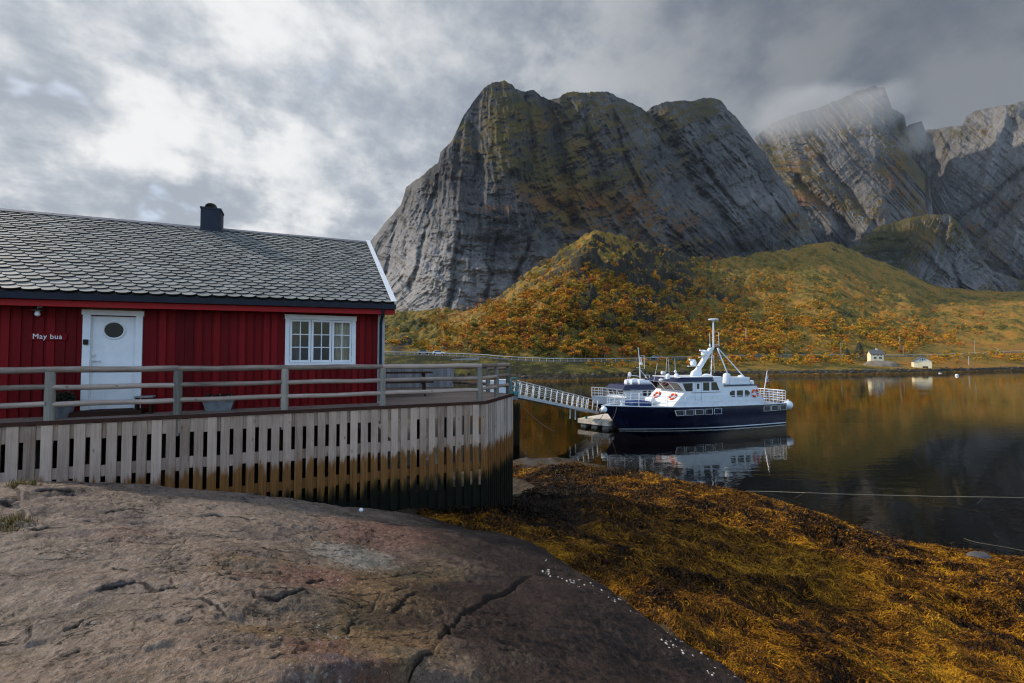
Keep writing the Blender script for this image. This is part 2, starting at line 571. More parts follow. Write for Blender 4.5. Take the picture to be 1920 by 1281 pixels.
relief('mountain', 540, 1560, 860, 470,
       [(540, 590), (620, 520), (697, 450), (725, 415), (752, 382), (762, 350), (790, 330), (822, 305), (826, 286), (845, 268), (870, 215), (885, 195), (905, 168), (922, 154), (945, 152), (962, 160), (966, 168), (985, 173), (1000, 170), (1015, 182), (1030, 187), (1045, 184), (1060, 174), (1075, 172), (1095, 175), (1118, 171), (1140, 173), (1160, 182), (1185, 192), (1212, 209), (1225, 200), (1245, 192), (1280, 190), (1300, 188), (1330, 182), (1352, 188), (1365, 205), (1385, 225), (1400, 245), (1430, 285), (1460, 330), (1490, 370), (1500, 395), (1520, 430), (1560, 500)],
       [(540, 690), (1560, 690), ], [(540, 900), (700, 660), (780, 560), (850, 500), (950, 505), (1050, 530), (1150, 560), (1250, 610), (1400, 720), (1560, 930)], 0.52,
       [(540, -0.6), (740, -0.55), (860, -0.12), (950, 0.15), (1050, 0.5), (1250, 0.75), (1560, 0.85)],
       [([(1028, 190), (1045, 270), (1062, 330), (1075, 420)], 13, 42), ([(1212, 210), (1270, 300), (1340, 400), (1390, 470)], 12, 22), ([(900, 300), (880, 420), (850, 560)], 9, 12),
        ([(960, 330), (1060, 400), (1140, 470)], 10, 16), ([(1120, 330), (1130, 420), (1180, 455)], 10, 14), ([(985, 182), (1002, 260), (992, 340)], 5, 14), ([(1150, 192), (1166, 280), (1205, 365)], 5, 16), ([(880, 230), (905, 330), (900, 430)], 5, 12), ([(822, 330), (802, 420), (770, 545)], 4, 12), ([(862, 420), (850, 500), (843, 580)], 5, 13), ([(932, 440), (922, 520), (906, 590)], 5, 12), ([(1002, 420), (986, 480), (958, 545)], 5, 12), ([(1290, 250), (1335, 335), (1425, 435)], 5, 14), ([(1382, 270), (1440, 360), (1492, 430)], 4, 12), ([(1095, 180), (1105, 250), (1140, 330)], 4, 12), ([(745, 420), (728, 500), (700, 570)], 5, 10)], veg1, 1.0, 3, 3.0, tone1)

def veg2(x, y):
    return 0.12 + 0.3 * gauss(x, y, 1480, 330, 60, 60, 40) + 0.25 * gauss(x, y, 1560, 370, 80, 30, 20) + 0.3 * gauss(x, y, 1720, 340, 25, 60) - 0.15 * gauss(x, y, 1610, 300, 60, 50) - 0.4 * gauss(x, y, 1600, 450, 90, 30)
relief('mountain', 1370, 1756, 420, 340,
       [(1370, 300), (1410, 262), (1440, 236), (1480, 215), (1530, 205), (1575, 186), (1610, 171), (1640, 162), (1658, 164), (1665, 182), (1672, 202), (1695, 214), (1700, 236), (1712, 230), (1728, 226), (1735, 246), (1738, 300), (1742, 350), (1748, 380), (1756, 470)],
       [(1370, 560), (1756, 560)], [(1370, 1180), (1500, 1060), (1620, 1000), (1700, 980), (1756, 1060)], 0.75,
       [(1370, 0.6), (1520, 0.45), (1600, 0.1), (1756, -0.3)],
       [([(1500, 340), (1560, 400), (1600, 440)], 9, 30), ([(1668, 190), (1700, 270), (1735, 340)], 8, 25), ([(1540, 300), (1640, 420)], 8, 22)], veg2, 1.1, 23, 3.0,
       lambda x, y: 0.02 - 0.3 * gauss(x, y, 1590, 450, 110, 22), flute=.35)

def veg3(x, y):
    return 0.02 + 0.35 * gauss(x, y, 1790, 255, 60, 22) + 0.30 * gauss(x, y, 1880, 400, 130, 22, -30) - 0.1 * gauss(x, y, 1870, 270, 70, 50)
relief('mountain', 1680, 2250, 460, 340,
       [(1680, 262), (1735, 244), (1770, 240), (1805, 235), (1812, 217), (1840, 205), (1880, 198), (1920, 190), (2000, 172), (2120, 160), (2250, 200)],
       [(1680, 620), (2250, 620)], [(1680, 1340), (1740, 1280), (1800, 1150), (1920, 1000), (2250, 900)], 0.7,
       [(1680, 0.2), (1780, -0.2), (1920, -0.4), (2250, -0.5)],
       [([(1745, 260), (1760, 330), (1730, 400)], 12, 40), ([(1920, 320), (1850, 380), (1790, 420)], 7, 22), ([(1920, 370), (1860, 430), (1800, 470)], 8, 18)], veg3, 1.1, 43, 2.5,
       lambda x, y: 0.02 + 0.1 * gauss(x, y, 1870, 290, 80, 60), flute=.35)

def veg4(x, y):
    return 0.30 + 0.45 * gauss(x, y, 1690, 440, 90, 45, 10) + 0.2 * gauss(x, y, 1770, 420, 40, 25) + 0.2 * gauss(x, y, 1640, 440, 40, 40) - 0.45 * gauss(x, y, 1800, 500, 60, 60) - 0.3 * gauss(x, y, 1740, 510, 40, 30)
relief('mountain', 1540, 2020, 420, 200,
       [(1540, 492), (1580, 474), (1620, 444), (1650, 424), (1700, 409), (1740, 402), (1780, 401), (1792, 412), (1812, 440), (1836, 478), (1860, 508), (1920, 528), (2020, 560)],
       [(1540, 620), (2020, 620)], [(1540, 960), (1700, 870), (1780, 850), (1860, 880), (2020, 960)], 0.6,
       [(1540, 0.6), (1700, 0.5), (1800, 0.9), (2020, 1.0)],
       [([(1775, 405), (1770, 450), (1800, 540)], 7, 14)], veg4, 0.9, 63, 2.2, lambda x, y: -0.02, flute=.4, hue0=-.38)

# ---------------------------------------------------------------- hillside across the fjord
SHORE = [(-400, 720), (200, 718), (640, 716), (950, 714.5), (1050, 714.5), (1120, 712.5), (1200, 710), (1300, 707), (1400, 705), (1500, 704), (1600, 703), (1750, 700), (1916, 695), (2400, 693)]
ROADY = [(200, 664), (640, 664), (800, 666), (907, 670), (940, 673.5), (1000, 676.5), (1055, 678), (1120, 678), (1184, 676.7), (1300, 673), (1403, 670), (1574, 668.8), (1700, 669), (1752, 668.2), (1849, 664), (1920, 660.5), (2400, 652)]
ROADD = [(200, 152), (640, 150), (800, 150), (907, 145), (940, 141), (1055, 138), (1184, 150), (1403, 188), (1574, 208), (1752, 224), (1849, 234), (1920, 244), (2400, 270)]
CRESTY = [(200, 640), (500, 625), (690, 600), (730, 591), (800, 583), (880, 580), (930, 560), (990, 512), (1030, 487), (1060, 468), (1090, 445), (1115, 433), (1140, 441), (1180, 456), (1260, 476), (1330, 488), (1400, 483), (1480, 467), (1540, 457), (1570, 458), (1600, 470), (1650, 492), (1700, 506), (1760, 538), (1850, 544), (1920, 545), (2400, 535)]
CRESTD = [(200, 420), (640, 400), (800, 420), (880, 420), (930, 400), (1000, 370), (1060, 370), (1115, 380), (1180, 420), (1260, 500), (1330, 580), (1400, 640), (1480, 690), (1540, 700), (1650, 740), (1760, 700), (1920, 640), (2400, 620)]
HX0, HX1, HNX = -200, 2380, 1350
hx = np.linspace(HX0, HX1, HNX)
Ds = 6 * FPX * (1 / (itp(hx, SHORE) - 668)) * 1.0
Dr = itp(hx, ROADD); yr = itp(hx, ROADY); zr = 6 + (668 - yr) / FPX * Dr
Dc = itp(hx, CRESTD); yc = itp(hx, CRESTY) + 1.5 * fbm(hx / 14, hx * 0, 4, 0.6, seed=77); zc = 6 + (668 - yc) / FPX * Dc
rowD, rowz, rown = [], [], []
def hrow(D, z, n):
    rowD.append(D); rowz.append(z); rown.append(np.broadcast_to(n, D.shape))
hrow(Ds - 24, -4.5 + 0 * Ds, 0.0)
hrow(Ds - 9, -1.6 + 0 * Ds, 0.1)
for t in np.linspace(0, 1, 10):
    hrow(Ds - 2 + 6.5 * t, -0.35 + 1.75 * t ** 0.7 + 0 * Ds, 0.25)
lo_z = np.minimum(zr - 0.5, 3.0)
for t in np.linspace(0.06, 1, 22):
    hrow(Ds + 4.5 + (Dr - 5.5 - Ds - 4.5) * t, 1.4 + (zr - 0.15 - 1.4) * (0.55 * t + 0.45 * t * t), 0.25 * (1 - t) + 0.03)
hrow(Dr - 3.6, zr - 0.08, 0.0); hrow(Dr + 3.6, zr - 0.08, 0.0)
NUP = 300
bulge = 50 * gauss(hx, 0 * hx, 1060, 0, 170, 1) + 26 * gauss(hx, 0 * hx, 1330, 0, 70, 1) + 20 * gauss(hx, 0 * hx, 900, 0, 60, 1)
for t in np.linspace(0.004, 1, NUP):
    Dq = Dr + 3.6 + (Dc - Dr - 3.6) * t
    pxy = yr - 0.6 + (yc - yr + 0.6) * (t ** 0.78)
    Dq = Dq - bulge * math.sin(math.pi * t) ** 1.2 * 0.9
    hrow(Dq, 6 + (668 - pxy) / FPX * Dq, min(1.0, t * 9))
for dD, dz in ((30, -4), (120, -30), (260, -60)):
    hrow(Dc + dD, zc + dz, 0.3)
HD = np.array(rowD); HZ = np.array(rowz); HN = np.array(rown)
uu = np.broadcast_to((hx - 960) / FPX, HD.shape)
HX = uu * HD; HY = HD
n_l = fbm(HX / 38, HY / 38, 4, 0.5, seed=201); n_m = fbm(HX / 11, HY / 13, 4, 0.55, seed=202, ridged=True); n_s = fbm(HX / 2.6, HY / 2.6, 3, 0.55, seed=203)
hpx = np.broadcast_to(hx, HD.shape); hpy = 668 - (HZ - 6) / HD * FPX
crag = np.clip(1.0 * gauss(hpx, hpy, 1160, 560, 150, 80) + 0.8 * gauss(hpx, hpy, 1240, 520, 60, 50) + 0.35 * gauss(hpx, hpy, 1400, 545, 90, 40) + 0.3 * gauss(hpx, hpy, 1700, 575, 60, 25) + 0.45 * gauss(hpx, hpy, 1080, 500, 50, 30) + 0.5 * gauss(hpx, hpy, 800, 610, 60, 18), 0, 1)
step = fbm(HX / 20, HZ / 9, 4, 0.55, seed=204)
HZ2 = HZ + HN * ((5.0 + 3.5 * crag) * n_l + (2.8 + 1.5 * crag) * n_m + 0.55 * n_s) * np.clip((HD - Dr) / 60, 0.25, 1.1) + crag * HN * (11 * sstep(step, -0.08, 0.12) - 5)
rough_shore = np.exp(-((HD - Ds - 3) / 4.0) ** 2)
HZ2 = HZ2 + rough_shore * 0.7 * fbm(HX / 1.7, HY / 1.7, 4, 0.6, seed=209, ridged=True)
HP = np.stack([HX, HY, HZ2], -1)
du = np.gradient(HP, axis=1); dv = np.gradient(HP, axis=0)
N = np.cross(du, dv); N /= np.linalg.norm(N, axis=-1, keepdims=True) + 1e-9
N *= np.sign(N[..., 2:3])
h_rock = 1.1 * (0.74 - N[..., 2]) + 0.75 * crag * (0.45 + step) + 0.55 * sstep(fbm(HX / 17, HY / 22, 5, 0.6, seed=205), 0.24, 0.5) * (0.75 + crag)
h_rock = h_rock + 1.3 * np.exp(-((HZ2 - 1.0) / 0.55) ** 2) * (HD < Ds + 12) + 0.9 * gauss(hpx, hpy, 745, 655, 30, 22) + 0.35 * gauss(hpx, hpy, 1500, 478, 60, 9, -6)
h_rock = h_rock + 0.5 * gauss(hpx, hpy, 1790, 660, 60, 4)
n_w = fbm(HX / 24, HY / 40, 4, 0.6, seed=206); n_f = fbm(HX / 4, HY / 6, 4, 0.6, seed=207)
bank = (HD < Dr + 3)
h_hue = 0.44 + 0.38 * n_w + 0.40 * n_f + 0.16 * gauss(hpx, hpy, 1100, 600, 260, 70) + 0.10 * sstep(hpx, 1350, 1900) - 0.22 * bank * (hpx < 1330) - 0.10 * gauss(hpx, hpy, 760, 600, 60, 40)
h_weed = np.exp(-((HZ2 - 0.12) / 0.42) ** 2)

def hill_mat():
    m, t, b = new_mat('autumn_hillside')
    p = wpos(t)
    rk, hue, weed = t.attr('rock'), t.attr('hue'), t.attr('weed')
    n1 = t.noise(p, 0.35, 7, 0.7); n2 = t.noise(t.scale(p, (1, 1, 0.4)), 0.09, 6, 0.65); n3 = t.noise(p, 1.4, 4, 0.65)
    hh = t.math('ADD', hue, t.math('ADD', t.math('MULTIPLY', t.math('SUBTRACT', n1, 0.5), 1.15), t.math('MULTIPLY', t.math('SUBTRACT', n3, 0.5), 0.5)), clamp=True)
    g = t.ramp(hh, [(0.0, (0.020, 0.022, 0.008)), (0.20, (0.070, 0.068, 0.014)), (0.40, (0.140, 0.105, 0.021)), (0.60, (0.245, 0.150, 0.032)), (0.78, (0.30, 0.140, 0.028)), (1.0, (0.20, 0.070, 0.015))])
    rc = t.ramp(t.math('ADD', t.math('MULTIPLY', n1, 0.6), t.math('MULTIPLY', n2, 0.5)), [(0.25, (0.011, 0.010, 0.007)), (0.58, (0.040, 0.035, 0.026)), (0.9, (0.21, 0.19, 0.165))])
    rf = t.map(t.math('ADD', rk, t.math('MULTIPLY', t.math('SUBTRACT', n1, 0.5), 1.0)), 0.40, 0.62)
    c = t.mix(rf, g, rc)
    wf = t.map(t.math('ADD', weed, t.math('MULTIPLY', t.math('SUBTRACT', n3, 0.5), 0.5)), 0.45, 0.65)
    c = t.mix(wf, c, t.ramp(n3, [(0.3, (0.030, 0.016, 0.005)), (0.7, (0.16, 0.085, 0.014))]))
    t.put(b.inputs['Base Color'], c)
    b.inputs['Roughness'].default_value = 0.95
    b.inputs['Specular IOR Level'].default_value = 0.15
    t.put(b.inputs['Normal'], t.bump(t.math('ADD', n1, t.math('MULTIPLY', n3, 0.4)), 0.8, 1.2))
    return m
M_hill = hill_mat()
hill = grid_obj('hillside', HP, M_hill, {'rock': h_rock, 'hue': h_hue, 'weed': h_weed})

def hill_at(px, t):
    """point on the hillside: column by picture x, t = row 0..1 between road and crest"""
    i = int(np.clip((px - HX0) / (HX1 - HX0) * (HNX - 1), 0, HNX - 1))
    r0 = HD.shape[0] - 3 - NUP
    j = int(np.clip(r0 + t * (NUP - 1), 0, HD.shape[0] - 1))
    return HP[j, i].copy()

def hill_px(px, py):
    """hillside point seen at a picture position (nearest row of that column)"""
    i = int(np.clip(round((px - HX0) / (HX1 - HX0) * (HNX - 1)), 0, HNX - 1))
    col = 668 - (HP[:, i, 2] - 6) / HP[:, i, 1] * FPX
    j = int(np.argmin(np.abs(col[2:-3] - py))) + 2
    return HP[j, i].copy()

def hill_z(X, Y):
    """height of the hillside at a ground position"""
    px = 960 + X / Y * FPX
    i = int(np.clip(round((px - HX0) / (HX1 - HX0) * (HNX - 1)), 0, HNX - 1))
    order = np.argsort(HP[:, i, 1])
    return float(np.interp(Y, HP[order, i, 1], HP[order, i, 2]))

# road along the fjord
def road_mat():
    m, t, b = new_mat('asphalt')
    n = t.noise(wpos(t), 0.8, 6, 0.7)
    t.put(b.inputs['Base Color'], t.mix(n, (0.05, 0.05, 0.052), (0.11, 0.11, 0.112)))
    b.inputs['Roughness'].default_value = 0.8
    return m
rx = np.linspace(260, 2370, 500)
rD = itp(rx, ROADD); rz = 6 + (668 - itp(rx, ROADY)) / FPX * rD
ker = np.ones(9) / 9
smooth_a = lambda a: np.convolve(np.pad(a, 4, 'edge'), ker, 'valid')
rD, rz = smooth_a(rD), smooth_a(rz)
rows = [np.stack([(rx - 960) / FPX * (rD + o), rD + o, rz + h], -1) for o, h in ((-4.2, -1.2), (-3.2, 0.22), (0, 0.28), (3.2, 0.22), (4.2, -1.2))]
grid_obj('road', np.array(rows), road_mat(), smooth=False)
def road_pt(x, off=0.0):
    i = float(np.clip(x, 260, 2370)); D_ = float(np.interp(i, rx, rD)) + off; z_ = float(np.interp(i, rx, rz))
    return np.array([(i - 960) / FPX * D_, D_, z_ + 0.24])

# ---------------------------------------------------------------- water
def water_mat():
    m, t, b = new_mat('still_water')
    t.nodes.remove(b)
    p = wpos(t)
    n1 = t.noise(t.scale(p, (0.35, 1.0, 1.0)), 1.6, 3, 0.5)
    n2 = t.noise(t.scale(p, (0.5, 1.0, 1.0)), 6.0, 2, 0.5)
    n3 = t.noise(t.scale(p, (0.25, 1.0, 1.0)), 0.12, 3, 0.5)
    h = t.math('ADD', t.math('MULTIPLY', n1, 0.7), t.math('MULTIPLY', n2, 0.12))
    nb = t.new('ShaderNodeBump'); nb.inputs['Distance'].default_value = 0.019
    t.put(nb.inputs['Height'], h)
    t.put(nb.inputs['Strength'], t.map(n3, 0.3, 0.7, 0.35, 0.9))
    fr = t.new('ShaderNodeFresnel'); fr.inputs['IOR'].default_value = 1.46
    t.put(fr.inputs['Normal'], nb.outputs[0])
    gl = t.new('ShaderNodeBsdfGlossy'); gl.inputs['Roughness'].default_value = 0.012
    gl.inputs['Color'].default_value = (0.98, 0.95, 0.90, 1)
    t.put(gl.inputs['Normal'], nb.outputs[0])
    tr = t.new('ShaderNodeBsdfTransparent'); tr.inputs['Color'].default_value = (0.46, 0.42, 0.27, 1)
    mx = t.new('ShaderNodeMixShader')
    t.put(mx.inputs[0], fr.outputs[0]); t.t.links.new(tr.outputs[0], mx.inputs[1]); t.t.links.new(gl.outputs[0], mx.inputs[2])
    t.t.links.new(mx.outputs[0], t.nodes['Material Output'].inputs[0])
    return m
wv = np.array([(-400, -60, 0), (700, -60, 0), (700, 330, 0), (-400, 330, 0)], float)
wm = raw_mesh('water', wv, np.array([[0, 1, 2, 3]])); wm.materials.append(water_mat())
tag(link(bpy.data.objects.new('water', wm)), kind='structure')
M_bed = simple('dark_seabed', (0.030, 0.026, 0.014), 0.9, var=0.5, nscale=0.7)
bv_ = np.array([(-420, -80, -5), (720, -80, -5), (720, 360, -5), (-420, 360, -5)], float)
bm_ = raw_mesh('seabed', bv_, np.array([[0, 1, 2, 3]])); bm_.materials.append(M_bed)
tag(link(bpy.data.objects.new('seabed', bm_)), kind='structure')

# =================================================================== RED CABIN, DECK, RAILING
EX = np.array([0.905, 0.4256, 0.0]); EX /= np.linalg.norm(EX)
EB = np.array([EX[1], -EX[0], 0.0])                     # out of the facade, towards the shore rock
H = Frame((-3.51, 12.33, 0), EX, EB)
DK = Frame((-0.96, 12.70, 0), EX, EB)
ZD = 4.75                                               # deck height

def painted_red():
    m, t, b = new_mat('red_paint')
    p = wpos(t); tn = t.attr('tint')
    n = t.noise(t.scale(p, (6, 6, 0.7)), 3.0, 6, 0.65)
    n2 = t.noise(p, 1.2, 4, 0.6)
    c = t.ramp(t.math('ADD', t.math('MULTIPLY', n, 0.5), t.math('MULTIPLY', tn, 0.5)), [(0.2, (0.075, 0.0022, 0.0035)), (0.5, (0.148, 0.004, 0.006)), (0.8, (0.215, 0.008, 0.010))])
    c = t.mix(t.math('MULTIPLY', t.map(n2, 0.55, 0.8), 0.35), c, (0.055, 0.012, 0.012))
    t.put(b.inputs['Base Color'], c)
    b.inputs['Roughness'].default_value = 0.6; b.inputs['Specular IOR Level'].default_value = 0.12
    t.put(b.inputs['Normal'], t.bump(t.noise(t.scale(p, (9, 9, 0.8)), 9.0, 4, 0.6), 0.25, 0.004))
    return m
M_red = painted_red()
M_white = simple('white_paint', (0.74, 0.76, 0.78), 0.42, var=0.05, nscale=3, dirt=0.12)
M_navy = simple('dark_blue_metal', (0.016, 0.021, 0.034), 0.45, var=0.2, nscale=3)
M_black = simple('black_metal', (0.008, 0.008, 0.009), 0.4)
M_steel = simple('brushed_steel', (0.45, 0.45, 0.46), 0.35, metal=0.9)

def wood_mat(name, lo, hi, axis='z', tide=False, rough=0.85, knots=True):
    m, t, b = new_mat(name)
    p = wpos(t); tn = t.attr('tint')
    sh = t.vmath('ADD', p, t.comb(t.math('MULTIPLY', tn, 13.0), t.math('MULTIPLY', tn, 7.0), t.math('MULTIPLY', tn, 29.0)))
    if axis == 'z':
        g = t.scale(sh, (1, 1, 0.045))
    else:                                                # along the facade
        rt = t.new('ShaderNodeVectorRotate', rotation_type='Z_AXIS'); t.put(rt.inputs['Vector'], sh)
        rt.inputs['Angle'].default_value = -math.atan2(EX[1], EX[0])
        g = t.scale(rt.outputs[0], (0.05, 1, 1))
    n = t.noise(g, 26, 6, 0.68, 0.6)
    n2 = t.noise(sh, 1.7, 4, 0.6)
    f = t.math('ADD', t.math('MULTIPLY', n, 0.65), t.math('ADD', t.math('MULTIPLY', n2, 0.35), t.math('MULTIPLY', t.math('SUBTRACT', tn, 0.5), 0.35)))
    mid = tuple((a + c) / 2 for a, c in zip(lo, hi))
    c = t.ramp(f, [(0.25, lo), (0.5, mid), (0.75, hi)])
    if knots:
        kv = t.vor(t.scale(sh, (1, 1, 0.45) if axis == 'z' else (0.6, 1, 1)), 4.5)
        kf = t.map(kv, 0.05, 0.11, 1, 0)
        c = t.mix(t.math('MULTIPLY', kf, 0.6), c, tuple(x * 0.42 for x in (lo[0], lo[1] * .9, lo[2] * .8)))
    if tide:
        z = t.sep(p)[2]
        drip = t.noise(t.scale(sh, (1, 1, 0.12)), 9.0, 4, 0.6)
        zz_ = t.math('ADD', z, t.math('MULTIPLY', t.math('SUBTRACT', drip, 0.5), 0.9))
        brown = t.map(zz_, 3.62, 3.40)
        c = t.mix(brown, c, t.ramp(n, [(0.25, (0.10, 0.040, 0.011)), (0.7, (0.29, 0.130, 0.040))]))
        green = t.map(zz_, 2.92, 2.76)
        c = t.mix(t.math('MULTIPLY', green, .7), c, t.ramp(n2, [(0.3, (0.026, 0.024, 0.004)), (0.7, (0.070, 0.058, 0.008))]))
        black = t.map(zz_, 2.88, 2.58)
        c = t.mix(black, c, t.ramp(n2, [(0.3, (0.006, 0.006, 0.004)), (0.8, (0.014, 0.013, 0.006))]))
    t.put(b.inputs['Base Color'], c)
    b.inputs['Roughness'].default_value = rough; b.inputs['Specular IOR Level'].default_value = 0.15
    t.put(b.inputs['Normal'], t.bump(n, 0.5, 0.006))
    return m
M_plank = wood_mat('weathered_planks', (0.22, 0.145, 0.105), (0.60, 0.440, 0.340), 'z', True)
M_plank2 = wood_mat('lit_side_planks', (0.30, 0.24, 0.20), (0.68, 0.57, 0.49), 'z', True)  # paler copy of the planks, painting in the light on the side skirt
M_grey = wood_mat('grey_boards', (0.17, 0.165, 0.165), (0.40, 0.39, 0.395), 'z')
M_log = wood_mat('grey_logs', (0.095, 0.072, 0.058), (0.52, 0.40, 0.33), 'x')
M_post = wood_mat('greenish_posts', (0.085, 0.085, 0.072), (0.36, 0.325, 0.275), 'z')
M_deck = wood_mat('deck_boards', (0.15, 0.105, 0.080), (0.40, 0.29, 0.225), 'x')
M_edge = wood_mat('brown_edge_board', (0.030, 0.013, 0.010), (0.075, 0.032, 0.024), 'x', knots=False)
M_stain = wood_mat('brown_stained_wood', (0.020, 0.010, 0.008), (0.065, 0.030, 0.020), 'x', knots=False)
M_pile = wood_mat('dark_piles', (0.020, 0.018, 0.014), (0.07, 0.06, 0.05), 'z', True)

def glass_mat(name, tint=(0.82, 0.84, 0.84)):
    m, t, b = new_mat(name)
    t.nodes.remove(b)
    fr = t.new('ShaderNodeFresnel'); fr.inputs['IOR'].default_value = 1.5
    gl = t.new('ShaderNodeBsdfGlossy'); gl.inputs['Roughness'].default_value = 0.01
    tr = t.new('ShaderNodeBsdfTransparent'); tr.inputs['Color'].default_value = tint + (1,)
    mx = t.new('ShaderNodeMixShader')
    t.put(mx.inputs[0], fr.outputs[0]); t.t.links.new(tr.outputs[0], mx.inputs[1]); t.t.links.new(gl.outputs[0], mx.inputs[2])
    t.t.links.new(mx.outputs[0], t.nodes['Material Output'].inputs[0])
    return m
M_glass = glass_mat('window_glass')

AL = -19.0                                               # left end of cabin and deck
cabin = thing('wooden_cabin', 'long red timber cabin with scalloped slate roof and white door, standing on the wharf', 'cabin', H(-8, -4.6, ZD))
tilt = lambda a: 0.0145 * a
# --- measured openings
wl, wt = H.px(535.4, 593, 0.03); wr, _ = H.px(667.4, 594, 0.03); wt = H.px(600, 593.0, 0.03)[1]; wb = H.px(600, 679.5, 0.03)[1]
dl = H.px(154.5, 640, 0.03)[0]; dr = H.px(266.8, 640, 0.03)[0]
sl = H.px(170.5, 640, 0.0)[0]; sr = H.px(255, 640, 0.0)[0]
dtop = H.px(212, 593.5, 0.0)[1]; dbot = 4.86
ZE = 7.22
# --- wall: cladding boards with openings for the window and the door
mb = MB()
def wall_strip(a0, a1, c0, c1):
    mb.tint = 0.35; mb.box(H, a0, a1, -0.12, 0.0, c0, c1)
wall_strip(AL, dl + 0.02, 4.6, ZE); wall_strip(dr - 0.02, wl + 0.03, 4.6, ZE); wall_strip(wr - 0.03, 0, 4.6, ZE)
wall_strip(dl + 0.02, dr - 0.02, dtop, ZE); wall_strip(wl + 0.03, wr - 0.03, 4.6, wb + 0.02); wall_strip(wl + 0.03, wr - 0.03, wt - 0.02, ZE)
a = AL; k = 0
while a < -0.12:
    wd = 0.118 + 0.006 * random.random()
    mb.tint = random.random()
    a1 = min(a + wd, -0.01)
    def board(c0, c1):
        mb.box(H, a, a1, 0.0, 0.021 + 0.002 * random.random(), c0, c1)
    if a1 > dl - 0.01 and a < dr + 0.01:
        if not (a > dl - 0.06 and a1 < dr + 0.06): pass
        board(dtop + 0.14, ZE)
    elif a1 > wl - 0.005 and a < wr + 0.005:
        board(4.62, wb - 0.01); board(wt + 0.02, ZE)
    else:
        board(4.62, ZE)
    a += 0.172
mb.box(Frame(H(0, 0, 0), EX + np.array([0, 0, 0.0145]), EB), AL, -0.01, -0.118, -0.004, 7.18, 7.46)
# gables and back wall
ridge_b = -4.65; ZR = 10.16
for ga in (-0.12, AL):
    mb.tint = 0.4
    mb.prism([H(ga, -0.12, 4.6), H(ga, -9.18, 4.6), H(ga, -9.18, ZE), H(ga, ridge_b, ZR - 0.22), H(ga, -0.12, ZE)], EX * 0.12)
bq = -0.2
while bq > -9.1:
    mb.tint = random.random()
    top = (ZE + (ZR - 0.3 - ZE) * (bq / ridge_b) if bq > ridge_b else ZE + (ZR - 0.3 - ZE) * ((-9.3 - bq) / (-9.3 - ridge_b)))
    mb.box(H, 0.0, 0.022, bq - 0.12, bq, 4.62, top); bq -= 0.172
mb.box(H, AL, 0, -9.3, -9.18, 4.6, ZE)
mb.build('wall', M_red, cabin)
# interior: floor and a partition so that the window looks into a room
mb = MB(); mb.box(H, AL + 0.15, -0.15, -9.1, -0.13, 4.62, 4.70); mb.box(H, -6.0, -5.9, -9.1, -0.13, 4.7, 7.2); mb.box(H, -6, -0.15, -3.6, -3.5, 4.7, 7.2)
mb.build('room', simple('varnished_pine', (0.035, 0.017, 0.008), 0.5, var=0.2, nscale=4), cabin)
# --- roof
RO = H(0, 0.40, 7.40)
up = (H(0, ridge_b, ZR) - RO); SL = np.linalg.norm(up); up /= SL
exr = EX + np.array([0, 0, 0.0145]); exr /= np.linalg.norm(exr)
nr_ = np.cross(exr, up); nr_ *= np.sign(nr_[2])
RF = Frame(RO, exr, up, nr_)
up2 = (H(0, -9.3 - 0.40, 7.40) - H(0, ridge_b, ZR)); S2 = np.linalg.norm(up2); up2 /= S2
n2_ = np.cross(exr, up2); n2_ *= np.sign(n2_[2])
RB = Frame(H(0, ridge_b, ZR), exr, up2, n2_)
VE = 0.24

def slate_mat():
    m, t, b = new_mat('slate_tiles')
    p = wpos(t); tn = t.attr('tint')
    n = t.noise(p, 9, 6, 0.65); n2 = t.noise(p, 0.9, 5, 0.6); n3 = t.noise(p, 40, 3, 0.6)
    f = t.math('ADD', t.math('MULTIPLY', tn, 0.55), t.math('ADD', t.math('MULTIPLY', n, 0.25), t.math('MULTIPLY', n2, 0.25)))
    c = t.ramp(f, [(0.15, (0.11, 0.113, 0.107)), (0.5, (0.20, 0.203, 0.192)), (0.9, (0.33, 0.33, 0.31))])
    c = t.mix(t.math('MULTIPLY', t.map(n, 0.55, 0.7), 0.45), c, (0.16, 0.165, 0.10))
    c = t.mix(t.math('MULTIPLY', t.map(n3, 0.62, 0.72), 0.4), c, (0.40, 0.41, 0.38))
    t.put(b.inputs['Base Color'], c)
    b.inputs['Roughness'].default_value = 0.62; b.inputs['Specular IOR Level'].default_value = 0.3
    t.put(b.inputs['Normal'], t.bump(n, 0.35, 0.008))
    return m
M_slate = slate_mat()
mb = MB()
TW, EXPO = 0.292, 0.196
nrow = int(SL / EXPO) + 1
prof = [(-0.5, 0.33), (-0.5, 0.17), (-0.46, 0.105), (-0.37, 0.052), (-0.22, 0.014), (0, 0.0), (0.22, 0.014), (0.37, 0.052), (0.46, 0.105), (0.5, 0.17), (0.5, 0.33)]
